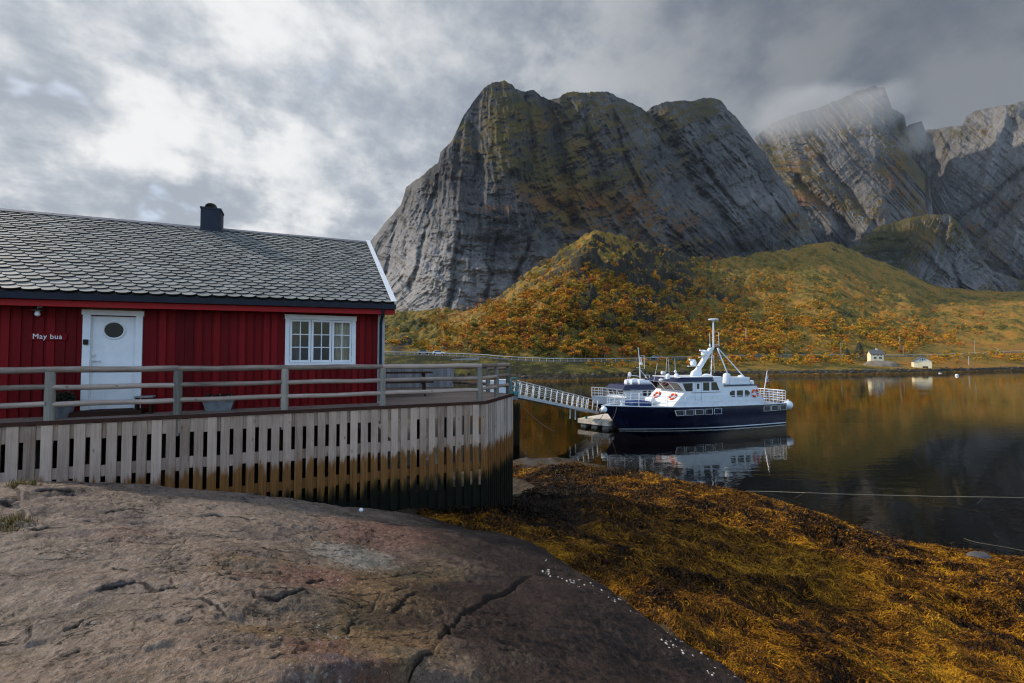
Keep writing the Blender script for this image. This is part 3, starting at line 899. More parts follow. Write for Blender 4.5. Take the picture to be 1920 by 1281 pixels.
for r in range(nrow):
    s0 = -0.03 + r * EXPO
    off = 0.5 * TW * (r % 2)
    c = int((VE - 0.02 - (AL - 0.4)) / TW) + 1
    for q in range(c):
        ac = VE - 0.02 - TW * (q + 0.5) + off
        if ac < AL - 0.3 or ac > VE: continue
        mb.tint = min(1, max(0, random.gauss(0.5, 0.20)))
        jl = random.uniform(-0.012, 0.012); lift = random.uniform(0.036, 0.052); tw = TW * random.uniform(0.975, 0.995); yaw = random.gauss(0, 0.012)
        pts_t, pts_b = [], []
        for fx, fy in prof:
            xx = min(ac + fx * tw + yaw * fy, VE - 0.015)
            yy = min(s0 + jl + fy, SL + 0.01)
            hz = lift * (1 - fy / 0.36)
            pts_t.append(RF(xx, yy, hz + 0.004)); pts_b.append(RF(xx, yy, hz - 0.020))
        n_ = len(prof)
        mb.mi = 0; mb.add(pts_t, [tuple(range(n_))]); mb.mi = 1; mb.add(pts_t + pts_b, [(i, n_ + i, n_ + i + 1, i + 1) for i in range(n_ - 1)]); mb.mi = 0  # tile sides reuse the dark felt to paint the shadow under each tile
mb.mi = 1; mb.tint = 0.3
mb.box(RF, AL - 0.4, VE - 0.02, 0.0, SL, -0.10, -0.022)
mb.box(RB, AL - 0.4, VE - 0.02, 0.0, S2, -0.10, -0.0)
roof = mb.build('roof', [M_slate, simple('roof_felt_and_edge_shade', (0.032, 0.032, 0.031), 0.9)], cabin, fixn=False)
# ridge cap, bargeboards, fascia, gutter
mb = MB()
for i in range(int((VE - AL) / 1.25) + 1):
    a0 = VE + 0.02 - 1.25 * (i + 1); a1 = VE + 0.02 - 1.25 * i + 0.02
    mb.tint = random.random(); h0 = 0.052 + 0.004 * (i % 2)
    mb.box(RF, a0, a1, SL - 0.16, SL + 0.035, h0 - 0.012, h0); mb.box(RB, a0, a1, -0.035, 0.16, h0 - 0.012, h0)
mb.build('ridge_cap', simple('ridge_metal', (0.15, 0.15, 0.17), 0.5, var=0.15), roof)
mb = MB(); mb.box(RF, VE, VE + 0.035, -0.07, SL + 0.05, -0.10, 0.075); mb.box(RB, VE, VE + 0.035, -0.05, S2, -0.10, 0.075)
mb.box(RF, VE - 0.10, VE + 0.036, -0.07, SL + 0.05, 0.075, 0.09)
mb.build('bargeboard', M_white, cabin)
mb = MB(); mb.box(RF, VE - 0.05, VE - 0.005, 0.0, SL, -0.30, -0.10); mb.box(RB, VE - 0.05, VE - 0.005, 0.0, S2, -0.30, -0.10)
FZ = Frame(H(0, 0, 0), exr, EB)
mb.box(FZ, AL - 0.4, VE + 0.01, 0.355, 0.385, 7.105, 7.235); mb.box(FZ, AL - 0.4, VE + 0.01, 0.0, 0.354, 7.125, 7.145)
mb.build('fascia', simple('lit_fascia_red', (0.34, 0.007, 0.009), 0.5), cabin)  # brighter copy of the cabin red, painting in the contrast with eave shade
mb = MB()
gp = [(0.392, 7.37), (0.388, 7.245), (0.43, 7.228), (0.49, 7.24), (0.505, 7.36), (0.495, 7.36), (0.482, 7.25), (0.43, 7.24), (0.402, 7.26), (0.40, 7.37)]
mb.prism([FZ(AL - 0.4, b_, c_) for b_, c_ in gp], exr * (VE - AL + 0.42))
mb.tube([H(-0.06, 0.44, 7.24), H(-0.06, 0.42, 7.12), H(-0.06, 0.14, 6.95), H(-0.06, 0.075, 6.85), H(-0.06, 0.075, 4.8)], 0.036, 10)
mb.build('gutter', M_navy, cabin, smooth=True)
mb = MB(); mb.box(H, -0.13, 0.026, 0.0, 0.03, 4.65, 7.12); mb.box(H, 0.024, 0.05, -0.12, 0.031, 4.65, 7.12)
mb.build('corner_board', simple('grey_white_paint', (0.42, 0.44, 0.45), 0.5), cabin)
# chimney
cl = H.px(375.5, 420, ridge_b + 0.30)[0]; cr = H.px(413.5, 420, ridge_b + 0.30)[0]; ctp = H.px(394, 389.5, ridge_b + 0.30)[1]
mb = MB(); mb.box(H, cl, cr, ridge_b - 0.32, ridge_b + 0.30, 9.4, ctp)
mb.box(H, cl - 0.015, cr + 0.015, ridge_b - 0.335, ridge_b + 0.315, ctp - 0.05, ctp + 0.012)
ch = mb.build('chimney', M_navy, roof)
mb = MB(); cc = (cl + cr) / 2
arc = [H(cc + 0.17 * math.cos(R(q)), ridge_b + 0.27, ctp + 0.01 + 0.15 * math.sin(R(q))) for q in range(0, 181, 15)]
arc2 = [H(cc + 0.155 * math.cos(R(q)), ridge_b + 0.27, ctp + 0.01 + 0.135 * math.sin(R(q))) for q in range(180, -1, -15)]
mb.prism(arc + arc2, -EB * 0.55)
mb.build('chimney_cap', M_black, roof)
# door
mb = MB(); mb.box(H, sl, sr, -0.075, -0.03, dbot, dtop)
for i in range(1, 6):
    aa = sl + (sr - sl) * i / 6
    mb.box(H, aa - 0.004, aa + 0.004, -0.0305, -0.0285, dbot + 0.02, dtop - 0.02)
door = mb.build('door', M_white, cabin)
oc, oz = H.px(213.8, 619.3, -0.02)
mb = MB(); mb.torus(H(oc, -0.025, oz), EB, 0.185, 0.022, 32, 8); mb.build('porthole_rim', M_white, door, smooth=True)
mb = MB(); mb.lathe(H(oc, -0.03, oz), [(-0.004, 0.175), (0.004, 0.175)], 32, EB)
M_dglass = simple('dark_glass', (0.008, 0.010, 0.016), 0.06); M_dglass.node_tree.nodes['Principled BSDF'].inputs['Specular IOR Level'].default_value = 0.25; mb.build('porthole_glass', M_dglass, door, smooth=True)
hc, hz = H.px(176, 677, -0.02)
mb = MB(); mb.lathe(H(hc, -0.03, hz), [(0, 0.026), (0.012, 0.026)], 14, EB)
lk = MB(); lk.lathe(H(hc, -0.03, hz + 0.115), [(0, 0.026), (0.02, 0.022)], 14, EB); lk.build('lock', M_steel, door, smooth=True)
mb.tube([H(hc, -0.02, hz), H(hc, 0.03, hz), H(hc + 0.03, 0.035, hz), H(hc + 0.13, 0.035, hz - 0.004)], 0.010, 8); mb.build('handle', M_steel, door, smooth=True)
mb = MB(); mb.box(H, dl, sl, 0.0, 0.045, dbot - 0.05, dtop + 0.02); mb.box(H, sr, dr, 0.0, 0.045, dbot - 0.05, dtop + 0.02)
mb.box(H, sl, sl + 0.012, -0.08, 0.0, dbot, dtop); mb.box(H, sr - 0.012, sr, -0.08, 0.0, dbot, dtop)
mb.box(H, dl - 0.02, dr + 0.02, 0.0, 0.052, dtop + 0.02, dtop + 0.13); mb.build('door_frame', M_white, cabin)
mb = MB(); mb.box(H, dl + 0.05, dr - 0.03, 0.022, 0.055, dtop + 0.142, ZE - 0.09); mb.box(H, dl - 0.03, dr + 0.03, 0.0, 0.065, dtop + 0.13, dtop + 0.142)
mb.build('lintel_board', wood_mat('bare_pine', (0.13, 0.075, 0.04), (0.26, 0.16, 0.085), 'x'), cabin)
kc, kz = H.px(161.2, 641, 0.05)
mb = MB(); mb.box(H, kc - 0.04, kc + 0.04, 0.045, 0.085, kz - 0.06, kz + 0.05); mb.box(H, kc - 0.03, kc + 0.03, 0.085, 0.095, kz - 0.045, kz - 0.005)
mb.build('key_box', M_black, cabin, bevel=0.008)
# window
mb = MB(); fw = 0.095
mb.box(H, wl, wl + fw, 0.0, 0.05, wb - 0.09, wt - fw); mb.box(H, wr - fw, wr, 0.0, 0.05, wb - 0.09, wt - fw)
mb.box(H, wl - 0.015, wr + 0.015, 0.0, 0.055, wt - fw, wt); mb.box(H, wl, wr, 0.0, 0.06, wb - 0.10, wb)
mb.box(H, wl - 0.02, wr + 0.02, 0.0, 0.075, wt, wt + 0.018)
win = mb.build('window', M_white, cabin)
i0, i1 = wl + fw, wr - fw; sw = (i1 - i0) / 3; zb, zt = wb + 0.005, wt - fw - 0.005
for i in range(3):
    mb = MB(); s0, s1 = i0 + sw * i + 0.006, i0 + sw * (i + 1) - 0.006; fr_ = 0.052
    mb.box(H, s0, s0 + fr_, -0.05, 0.028, zb, zt); mb.box(H, s1 - fr_, s1, -0.05, 0.028, zb, zt)
    mb.box(H, s0 + fr_, s1 - fr_, -0.05, 0.026, zb, zb + fr_); mb.box(H, s0 + fr_, s1 - fr_, -0.05, 0.026, zt - fr_, zt)
    mm = (s0 + s1) / 2; mb.box(H, mm - 0.011, mm + 0.011, -0.04, 0.018, zb + fr_, zt - fr_)
    for j in (1, 2):
        zz2 = zb + fr_ + (zt - zb - 2 * fr_) * j / 3
        mb.box(H, s0 + fr_, mm - 0.011, -0.04, 0.016, zz2 - 0.011, zz2 + 0.011); mb.box(H, mm + 0.011, s1 - fr_, -0.04, 0.016, zz2 - 0.011, zz2 + 0.011)
    if i == 0 or i == 2:
        hx_ = s0 - 0.012 if i == 0 else s1 - 0.004
        for zz3 in (zb + 0.12, zt - 0.12): mb.box(H, hx_, hx_ + 0.016, 0.028, 0.04, zz3 - 0.04, zz3 + 0.04)
    mb.build('sash', M_white, win)
    mb = MB(); mb.add([H(s0 + fr_ - 0.005, -0.025, zb + fr_ - 0.005), H(s1 - fr_ + 0.005, -0.025, zb + fr_ - 0.005), H(s1 - fr_ + 0.005, -0.025, zt - fr_ + 0.005), H(s0 + fr_ - 0.005, -0.025, zt - fr_ + 0.005)], [(0, 1, 2, 3)]); mb.build('pane', M_glass, win, fixn=False)
def curtain_mat(name, col):
    return simple(name, col, 0.9, var=0.1, nscale=8)
def curtain(a0, a1, mat_, n=7, c0=None):
    mb = MB(); N_ = n * 6; top = []; bot = []
    for i in range(N_ + 1):
        aa = a0 + (a1 - a0) * i / N_; bb = -0.20 + 0.022 * math.sin(i / 6 * 2 * math.pi)
        top.append(H(aa, bb, zt + 0.05)); bot.append(H(aa, bb, zb - 0.1 if c0 is None else c0))
    mb.add(bot + top, [(i, i + 1, N_ + 2 + i, N_ + 1 + i) for i in range(N_)])
    mb.build('curtain', mat_, win, smooth=True, fixn=False)
curtain(i0, i0 + sw * 0.48, curtain_mat('grey_curtain', (0.20, 0.21, 0.22)), 4)
curtain(i0 + sw * 2.18, i1, curtain_mat('cream_curtain', (0.74, 0.68, 0.52)), 5)

# sign
s_l, s_t = H.px(52, 625.5, 0.03); s_r, s_b = H.px(125.5, 637.8, 0.03)
s_b = H.px(88, 637.8, 0.03)[1]; s_t = H.px(88, 624.8, 0.03)[1]
mb = MB(); mb.box(H, s_l, s_r, 0.025, 0.043, s_b, s_t)
sign = mb.build('sign', M_red, None, 'narrow red name board with white lettering on the cabin wall beside the door', 'sign', origin=H((s_l + s_r) / 2, 0.025, s_b))
def lettering(text, size, frame_o, ex, ez, mat_, name, parent, ext=0.002, align='CENTER'):
    cu = bpy.data.curves.new(name, 'FONT'); cu.body = text; cu.size = size; cu.extrude = ext; cu.align_x = align; cu.align_y = 'CENTER'; cu.offset = 0.0; cu.space_character = 1.08
    tmp = bpy.data.objects.new(name + '_tmp', cu); scene.collection.objects.link(tmp)
    dg = bpy.context.evaluated_depsgraph_get(); dg.update()
    me = bpy.data.meshes.new_from_object(tmp.evaluated_get(dg))
    scene.collection.objects.unlink(tmp); bpy.data.objects.remove(tmp)
    ex = np.array(ex); ez = np.array(ez); nn = np.cross(ex, ez)
    Mx = Matrix(((ex[0], ez[0], nn[0], 0), (ex[1], ez[1], nn[1], 0), (ex[2], ez[2], nn[2], 0), (0, 0, 0, 1)))
    me.transform(Mx); me.transform(Matrix.Translation(Vector(np.array(frame_o) - ORIG[parent.name])))
    me.materials.clear(); me.materials.append(mat_)
    o = bpy.data.objects.new(name, me); link(o, parent); return o
tl = H.px(62, 631, 0.043)[0]; tr_ = H.px(116.5, 631, 0.043)[0]
lt = lettering('May bua', 0.150, H((tl + tr_) / 2, 0.0455, (s_b + s_t) / 2 - 0.002), EX, (0, 0, 1), M_white, 'lettering', sign)
xs_ = [v.co @ Vector(EX) for v in lt.data.vertices]; sc_ = (tr_ - tl) / (max(xs_) - min(xs_)); cx_ = (max(xs_) + min(xs_)) / 2
for v in lt.data.vertices:
    a_ = v.co @ Vector(EX); v.co += Vector(EX) * ((a_ - cx_) * sc_ - a_ + (tl + tr_) / 2 - (s_l + s_r) / 2)
# wall lamps
la, lz = H.px(70.5, 582.5, 0.14)
lamp = thing('wall_lamp', 'small enamel-shaded lamp with a white globe, high on the red wall above the name board', 'lamp', H(la, 0.02, lz))
mb = MB(); mb.tube([H(la, 0.02, lz + 0.10), H(la, 0.09, lz + 0.13), H(la, 0.14, lz + 0.09), H(la, 0.14, lz + 0.03)], 0.010, 8); mb.lathe(H(la, 0.02, lz + 0.10), [(0, 0.04), (0.015, 0.035)], 12, EB); mb.build('bracket', M_steel, lamp, smooth=True)
mb = MB(); mb.lathe(H(la, 0.14, lz - 0.005), [(0, 0.115), (0.008, 0.112), (0.028, 0.04), (0.05, 0.03)], 20); mb.build('lamp_shade', simple('enamel', (0.10, 0.11, 0.10), 0.35), lamp, smooth=True)
mb = MB(); mb.lathe(H(la, 0.14, lz - 0.115), [(0, 0.018), (0.02, 0.042), (0.055, 0.046), (0.09, 0.034), (0.11, 0.03)], 14); mb.build('globe', simple('opal_glass', (0.8, 0.82, 0.85), 0.2), lamp, smooth=True)
gl_b, gl_z = -1.4, 6.75
lamp2 = thing('wall_lamp', 'small black lantern on a bracket sticking out from the gable wall beyond the drainpipe', 'lamp', H(0.022, gl_b, gl_z))
mb = MB(); mb.tube([H(0.022, gl_b, gl_z + 0.06), H(0.12, gl_b, gl_z + 0.16), H(0.2, gl_b, gl_z + 0.14)], 0.012, 8); mb.lathe(H(0.2, gl_b, gl_z + 0.02), [(0, 0.11), (0.03, 0.10), (0.1, 0.03), (0.12, 0.02)], 14); mb.build('bracket', M_black, lamp2)
mb = MB(); mb.lathe(H(0.2, gl_b, gl_z - 0.10), [(0, 0.02), (0.02, 0.045), (0.12, 0.05)], 12); mb.build('globe', M_dglass, lamp2, smooth=True)

# ---------------------------------------------------------------- wharf deck
ac = DK.px(911.6, 752, 0.12)[0]
K1 = DK(ac, 0.12, 0); K2 = np.array([0.05, 15.25, 0]); K3 = np.array([-0.85, 16.05, 0]); K4 = np.array([-2.35, 18.05, 0]); K5 = np.array([-5.7, 17.6, 0])
deck = thing('wooden_deck', 'raised timber wharf with a tide-stained slatted plank skirt, carrying the red cabin', 'deck', DK(-6, 0, 1.5))
zoff = lambda p, z: np.array([p[0], p[1], z])
mb = MB(); edge_poly = [DK(AL, 0.10, 0), DK(ac - 0.01, 0.10, 0), K2 + [-0.03, 0, 0], K3, K4, K5, H(0.5, -9.6, 0), H(AL, -9.6, 0)]
mb.prism([zoff(p, ZD - 0.05) for p in edge_poly], (0, 0, 0.05)); mb.build('deck_floor', M_deck, deck)
def deck_lines():
    nt = NT(M_deck.node_tree); b = nt.nodes['Principled BSDF']
    pr = nt.new('ShaderNodeVectorRotate', rotation_type='Z_AXIS'); nt.put(pr.inputs['Vector'], wpos(nt)); pr.inputs['Angle'].default_value = -math.atan2(EX[1], EX[0])
    y_ = nt.sep(pr.outputs[0])[1]
    fr_ = nt.math('FRACT', nt.math('MULTIPLY', y_, 1 / 0.145))
    gap_ = nt.math('LESS_THAN', fr_, 0.055)
    old = b.inputs['Base Color'].links[0].from_socket
    cell = nt.new('ShaderNodeTexWhiteNoise', noise_dimensions='1D'); nt.put(cell.inputs['W'], nt.math('FLOOR', nt.math('MULTIPLY', y_, 1 / 0.145)))
    var_ = nt.mix(0.35, old, nt.mix(cell.outputs[0], (0.12, 0.09, 0.075), (0.42, 0.34, 0.28)))
    nt.put(b.inputs['Base Color'], nt.mix(gap_, var_, (0.012, 0.010, 0.009)))
deck_lines()
mb = MB(); mb.box(DK, AL, ac + 0.02, 0.10, 0.130, ZD - 0.072, ZD + 0.004)
SD = Frame(K1, K2 - K1); SLen = np.linalg.norm(K2 - K1)
if np.dot(SD.ey, (1, 0, 0)) < 0: SD.ey = -SD.ey
mb.box(SD, 0.0, SLen, -0.02, 0.015, ZD - 0.075, ZD + 0.010); mb.build('edge_board', M_edge, deck)
def skirt(fr, a0, a1, b0, step, full, name, zmin, seed, mt=None):
    rs = random.Random(seed); mb = MB(); a = a0; i = 0
    while a < a1 - 0.02:
        mb.tint = rs.random()
        e = min(a + full, a1)
        mb.box(fr, a + rs.uniform(-.003, .003), e + rs.uniform(-.003, .003), b0, b0 + 0.028 + rs.uniform(0, .006), zmin, ZD - 0.078 + rs.uniform(-.012, .0))
        g0, g1 = e - 0.015, min(a + step + 0.015, a1)
        if g1 - g0 > 0.02:
            jit = lambda: rs.uniform(-0.025, 0.025)
            z = ZD - 0.08
            for (h0, h1) in ((0, 0.30), (0.83, 1.08), (1.55, 1.78), (2.2, 3.4)):
                mb.tint = rs.random()
                mb.box(fr, g0, g1, b0 - 0.026, b0 - 0.002, z - h1 + jit(), z - h0 + (jit() if h0 else 0))
        a += step; i += 1
    # hidden rails carrying the planks
    mb.tint = 0.2
    for zc in (ZD - 0.25, ZD - 1.0, ZD - 1.7):
        mb.box(fr, a0, a1, b0 - 0.075, b0 - 0.03, zc - 0.05, zc + 0.05)
    return mb.build(name, mt or M_plank, deck)
skirt(DK, AL, ac, 0.075, 0.2445, 0.168, 'plank_skirt', 1.3, 3)
skirt(SD, 0.035, SLen, -0.035, 0.19, 0.125, 'plank_skirt', 0.9, 5, M_plank2)
mb = MB(); mb.tint = .4; mb.box(DK, ac - 0.02, ac + 0.03, 0.06, 0.118, 0.9, ZD - 0.08); mb.build('corner_plank', M_plank, deck)
for i in range(9):
    for bb in (-0.6, -3.2):
        mb = MB(); mb.tint = random.random(); aa = -0.8 - i * 2.1
        mb.tube([DK(aa, bb, -0.5), DK(aa, bb, ZD - 0.28)], 0.12, 10)
        mb.build('pile', M_pile, deck, smooth=True)
mb = MB()
for bb in (-0.6, -3.2, -5.8): mb.box(DK, AL, -0.6, bb - 0.07, bb + 0.07, ZD - 0.28, ZD - 0.055)
mb.build('beam', M_pile, deck)

# ---------------------------------------------------------------- log railing
rail = thing('log_railing', 'grey weathered railing of round logs running along the wharf edge', 'railing', DK(-5, 0, ZD))
pa = [DK.px(px_, 760, 0)[0] for px_ in (93, 333, 533.5, 717, 899)]
pa = [pa[0] - 2.15 * k for k in (4, 3, 2, 1)] + pa
def log(p0, p1, r, name, mat_, seg=12, ends=0.0):
    p0 = np.array(p0, float); p1 = np.array(p1, float); n = max(3, int(np.linalg.norm(p1 - p0) / 0.35) + 1)
    mb = MB(); mb.tint = random.random(); ph = random.random() * 9
    path = [p0 + (p1 - p0) * i / (n - 1) + np.array([0, 0, 0.006 * math.sin(ph + i * 1.3)]) for i in range(n)]
    mb.tube(path, [r * (1 + 0.035 * math.sin(ph * 3 + 2.1 * i)) for i in range(n)], seg)
    return mb.build(name, mat_, rail, smooth=True)
for a in pa:
    log(DK(a, 0, ZD - 0.45), DK(a, 0, 5.70 + random.uniform(-.01, .01)), 0.083, 'post', M_post)
joins = [pa[0], pa[3], pa[5], pa[7], pa[8] + 0.05]
for a0, a1 in zip(joins[:-1], joins[1:]):
    log(DK(a0 - 0.05 if a0 == pa[0] else a0, 0, 5.728), DK(a1 - 0.004, 0, 5.735), 0.062, 'rail', M_log)
for a0, a1 in zip(pa[:-1], pa[1:]):
    for z in (5.385, 5.06):
        log(DK(a0 + 0.04, 0.01, z + random.uniform(-.01, .01)), DK(a1 - 0.04, 0.01, z + random.uniform(-.01, .01)), 0.053, 'rail', M_log)
c0 = DK(pa[-1], 0, 0); side_dir = (K2 - K1) / SLen
S1 = np.array([(931 - 960) / FPX * 13.95, 13.95, 0]); S2_ = np.array([(953 - 960) / FPX * 15.1, 15.1, 0]); S3 = np.array([(915 - 960) / FPX * 15.95, 15.95, 0])
for p, tz in ((S1, 5.66), (S2_, 5.66), (S3, 5.60)):
    log(zoff(p, ZD - 0.4), zoff(p, tz), 0.078, 'post', M_post)
for p, q in ((c0, S1), (S1, S2_)):
    log(zoff(p, 5.735), zoff(q, 5.715), 0.062, 'rail', M_log)
    for z in (5.385, 5.07): log(zoff(p, z), zoff(q, z), 0.050, 'rail', M_log)
K4r = K4 + np.array([0.05, 0.0, 0])
for p, q in ((S2_, S3), (S3, K4r)):
    log(zoff(p, 5.62), zoff(q, 5.56), 0.055, 'rail', M_log)
    log(zoff(p, 5.02), zoff(q, 4.98), 0.055, 'rail', M_log)
mb = MB(); mb.hexa([PY(846, 675.5, 12.75), PY(898, 675.5, 12.9), PY(898, 675.5, 13.05), PY(846, 676, 12.9), PY(846, 673.5, 12.75), PY(898, 670.5, 12.9), PY(898, 670.5, 13.05), PY(846, 674, 12.9)])
mb.build('cap_board', M_grey, rail)

# ---------------------------------------------------------------- grey plank screen at the back of the deck
scr = thing('plank_fence', 'grey upright plank screen closing off the back of the wharf terrace', 'fence', (K4 + K5) / 2 + np.array([0, 0, ZD]))
FS = Frame(K5, K4 - K5); fl_ = np.linalg.norm(K4 - K5)
mb = MB(); a = -2.0
while a < fl_ - 0.05:
    mb.tint = random.random(); mb.box(FS, a, a + 0.128, 0.0, 0.02 + 0.004 * random.random(), ZD + 0.03, 5.66 + random.uniform(-.006, .006)); a += 0.136
mb.build('planks', M_grey, scr)
mb = MB(); mb.box(FS, -2, fl_, 0.026, 0.065, 5.50, 5.60); mb.box(FS, -2, fl_, 0.026, 0.065, 4.9, 5.0); mb.box(FS, -2, fl_ + 0.02, -0.03, 0.07, 5.67, 5.70); mb.build('frame', M_grey, scr)

# ---------------------------------------------------------------- picnic table
tb = thing('picnic_table', 'dark brown wooden picnic table with joined benches on the terrace beside the cabin gable', 'table', (-3.5, 14.75, ZD))
TF = Frame((-3.5, 14.75, ZD), (math.cos(R(14)), math.sin(R(14)), 0))
mb = MB()
for i in range(5): mb.tint = random.random(); mb.box(TF, -0.9, 0.9, -0.36 + 0.145 * i, -0.225 + 0.145 * i, 0.70, 0.74)
mb.build('table_top', M_stain, tb)
for s in (-1, 1):
    mb = MB()
    for i in range(2): mb.tint = random.random(); b_ = s * 0.68 + (i - 1) * 0.145; mb.box(TF, -0.9, 0.9, b_, b_ + 0.135, 0.42, 0.46)
    mb.build('bench', M_stain, tb)
for s in (-0.62, 0.62):
    for q in (-1, 1):
        mb = MB(); off_ = 0.021 * q
        mb.prism([TF(s, q * 0.20, 0.70), TF(s, q * 0.32, 0.70), TF(s, q * 0.75, 0.0), TF(s, q * 0.63, 0.0)], TF.ex * 0.045); mb.build('leg', M_stain, tb)
    mb = MB(); mb.box(TF, s - 0.05, s - 0.002, -0.8, 0.8, 0.33, 0.42); mb.box(TF, s - 0.05, s - 0.002, -0.34, 0.34, 0.62, 0.70); mb.build('cross_beam', M_stain, tb)

# ---------------------------------------------------------------- small things by the wall
M_zinc = simple('zinc', (0.22, 0.25, 0.29), 0.45, metal=0.4, var=0.2)
M_soil = simple('soil', (0.02, 0.014, 0.010), 0.95)
def leaf_mat(name, a, b_):
    m, t, b = new_mat(name)
    t.put(b.inputs['Base Color'], t.mix(t.attr('tint'), a, b_)); b.inputs['Roughness'].default_value = 0.7
    return m
M_shrub = leaf_mat('dark_shrub', (0.012, 0.016, 0.010), (0.04, 0.05, 0.025))
def tuft(c, rx_, rz_, n, size, mat_, name, parent, rs, flower=None):
    mb = MB()
    for i in range(n):
        v = np.array([rs.gauss(0, 1), rs.gauss(0, 1), rs.gauss(0, 1)]); v /= np.linalg.norm(v); v *= rs.random() ** 0.4
        p = np.array(c) + v * np.array([rx_, rx_, rz_]) + np.array([0, 0, rz_])
        u = np.array([rs.gauss(0, 1), rs.gauss(0, 1), rs.gauss(0, 1)]); u /= np.linalg.norm(u); w_ = np.cross(u, [rs.random(), rs.random(), 1.0]); w_ /= np.linalg.norm(w_)
        mb.tint = rs.random(); mb.mi = 1 if (flower and rs.random() < 0.06) else 0
        mb.add([p - u * size, p + w_ * size * 0.4, p + u * size, p - w_ * size * 0.4], [(0, 1, 2, 3)])
    return mb.build(name, [mat_, flower] if flower else mat_, parent, fixn=False)
def trough(a0, a1, b0, b1, h, label, n):
    t_ = thing('planter', label, 'planter', H((a0 + a1) / 2, (b0 + b1) / 2, ZD))
    mb = MB(); ins = 0.06
    o0 = [H(a0 + ins, b0 + ins * .5, ZD + 0.003), H(a1 - ins, b0 + ins * .5, ZD + 0.003), H(a1 - ins, b1 - ins * .5, ZD + 0.003), H(a0 + ins, b1 - ins * .5, ZD + 0.003)]
    o1 = [H(a0, b0, ZD + h), H(a1, b0, ZD + h), H(a1, b1, ZD + h), H(a0, b1, ZD + h)]
    mb.hexa(o0 + o1); mb.box(H, a0 - .012, a1 + .012, b1 - 0.004, b1 + .012, ZD + h - .02, ZD + h + 0.01); mb.box(H, a0 - .012, a1 + .012, b0 - .012, b0 + .004, ZD + h - .02, ZD + h + .01)
    mb.build('tub', M_zinc, t_)
    rs = random.Random(n)
    for k in range(3):
        tuft(H(a0 + (a1 - a0) * (0.2 + 0.3 * k), (b0 + b1) / 2, ZD + h - 0.01), (a1 - a0) * 0.16, 0.08, 150, 0.035, M_shrub, 'plant', t_, rs, M_white)
    return t_
pa0 = H.px(379, 760, 0.42)[0]; pa1 = H.px(438, 760, 0.42)[0]
trough(pa0, pa1, 0.10, 0.42, 0.24, 'low zinc trough with dark plants on the deck between door and window', 11)
sa = H.px(118, 770, 0.34)[0]
pot = thing('potted_shrub', 'bushy dark shrub in a grey-blue pot on the deck left of the white door', 'plant', H(sa, 0.32, ZD))
mb = MB(); mb.lathe(H(sa, 0.32, ZD + 0.003), [(0, 0.12), (0.2, 0.165), (0.23, 0.17), (0.23, 0.15), (0.2, 0.14)], 18); mb.build('pot', M_zinc, pot, smooth=True)
tuft(H(sa, 0.32, ZD + 0.2), 0.2, 0.17, 700, 0.04, M_shrub, 'foliage', pot, random.Random(4))
ba0 = H.px(252, 742, 0.3)[0]; ba1 = H.px(288, 742, 0.3)[0]
bt = thing('boot_bench', 'little grey plank bench against the red wall just right of the white door', 'bench', H((ba0 + ba1) / 2, 0.3, ZD))
bz = H.px(270, 743, 0.3)[1] - ZD
mb = MB(); mb.box(H, ba0, ba1, 0.12, 0.36, ZD + bz - 0.03, ZD + bz); mb.build('seat', M_grey, bt)
for aa in (ba0 + 0.02, ba1 - 0.06):
    mb = MB(); mb.box(H, aa, aa + 0.035, 0.13, 0.35, ZD + 0.003, ZD + bz - 0.032); mb.build('leg', M_stain, bt)
mb = MB(); mb.box(H, dl - 0.1, dr + 0.1, 0.05, 0.40, ZD + 0.002, ZD + 0.10); mb.box(H, dl - 0.1, dr + 0.1, 0.05, 0.2, ZD + 0.10, ZD + 0.105)
mb.build('doorstep', M_stain, None, 'low dark brown step in front of the white cabin door', 'step', bevel=0.004)

# =================================================================== BOATS, GANGWAY, PONTOON
BA = np.array([24.447, 40.487, 0.0]); BL = np.array([-0.93991, -0.34143, 0.0]); BN = np.array([-0.34143, 0.93991, 0.0])
BF = Frame(BA, BL, BN)
M_bwhite = simple('white_gelcoat', (0.74, 0.78, 0.82), 0.28, var=0.03, nscale=1.5, dirt=0.05)
M_hull = simple('navy_hull', (0.004, 0.006, 0.024), 0.22, var=0.25, nscale=1.2)
M_roofblue = simple('navy_trim', (0.022, 0.028, 0.065), 0.35, var=0.1)
M_bglass = simple('tinted_glass', (0.018, 0.018, 0.019), 0.05); M_bglass.node_tree.nodes['Principled BSDF'].inputs['Specular IOR Level'].default_value = 0.3
M_orange = simple('orange_foam', (0.80, 0.10, 0.015), 0.5)
M_rubber = simple('black_rubber', (0.010, 0.010, 0.011), 0.6)
M_cover = simple('blue_cover', (0.010, 0.030, 0.13), 0.7)
M_deckgrey = simple('grey_deck_paint', (0.30, 0.33, 0.36), 0.6)
M_galv = simple('galvanised', (0.50, 0.53, 0.55), 0.45, metal=0.3, var=0.12)

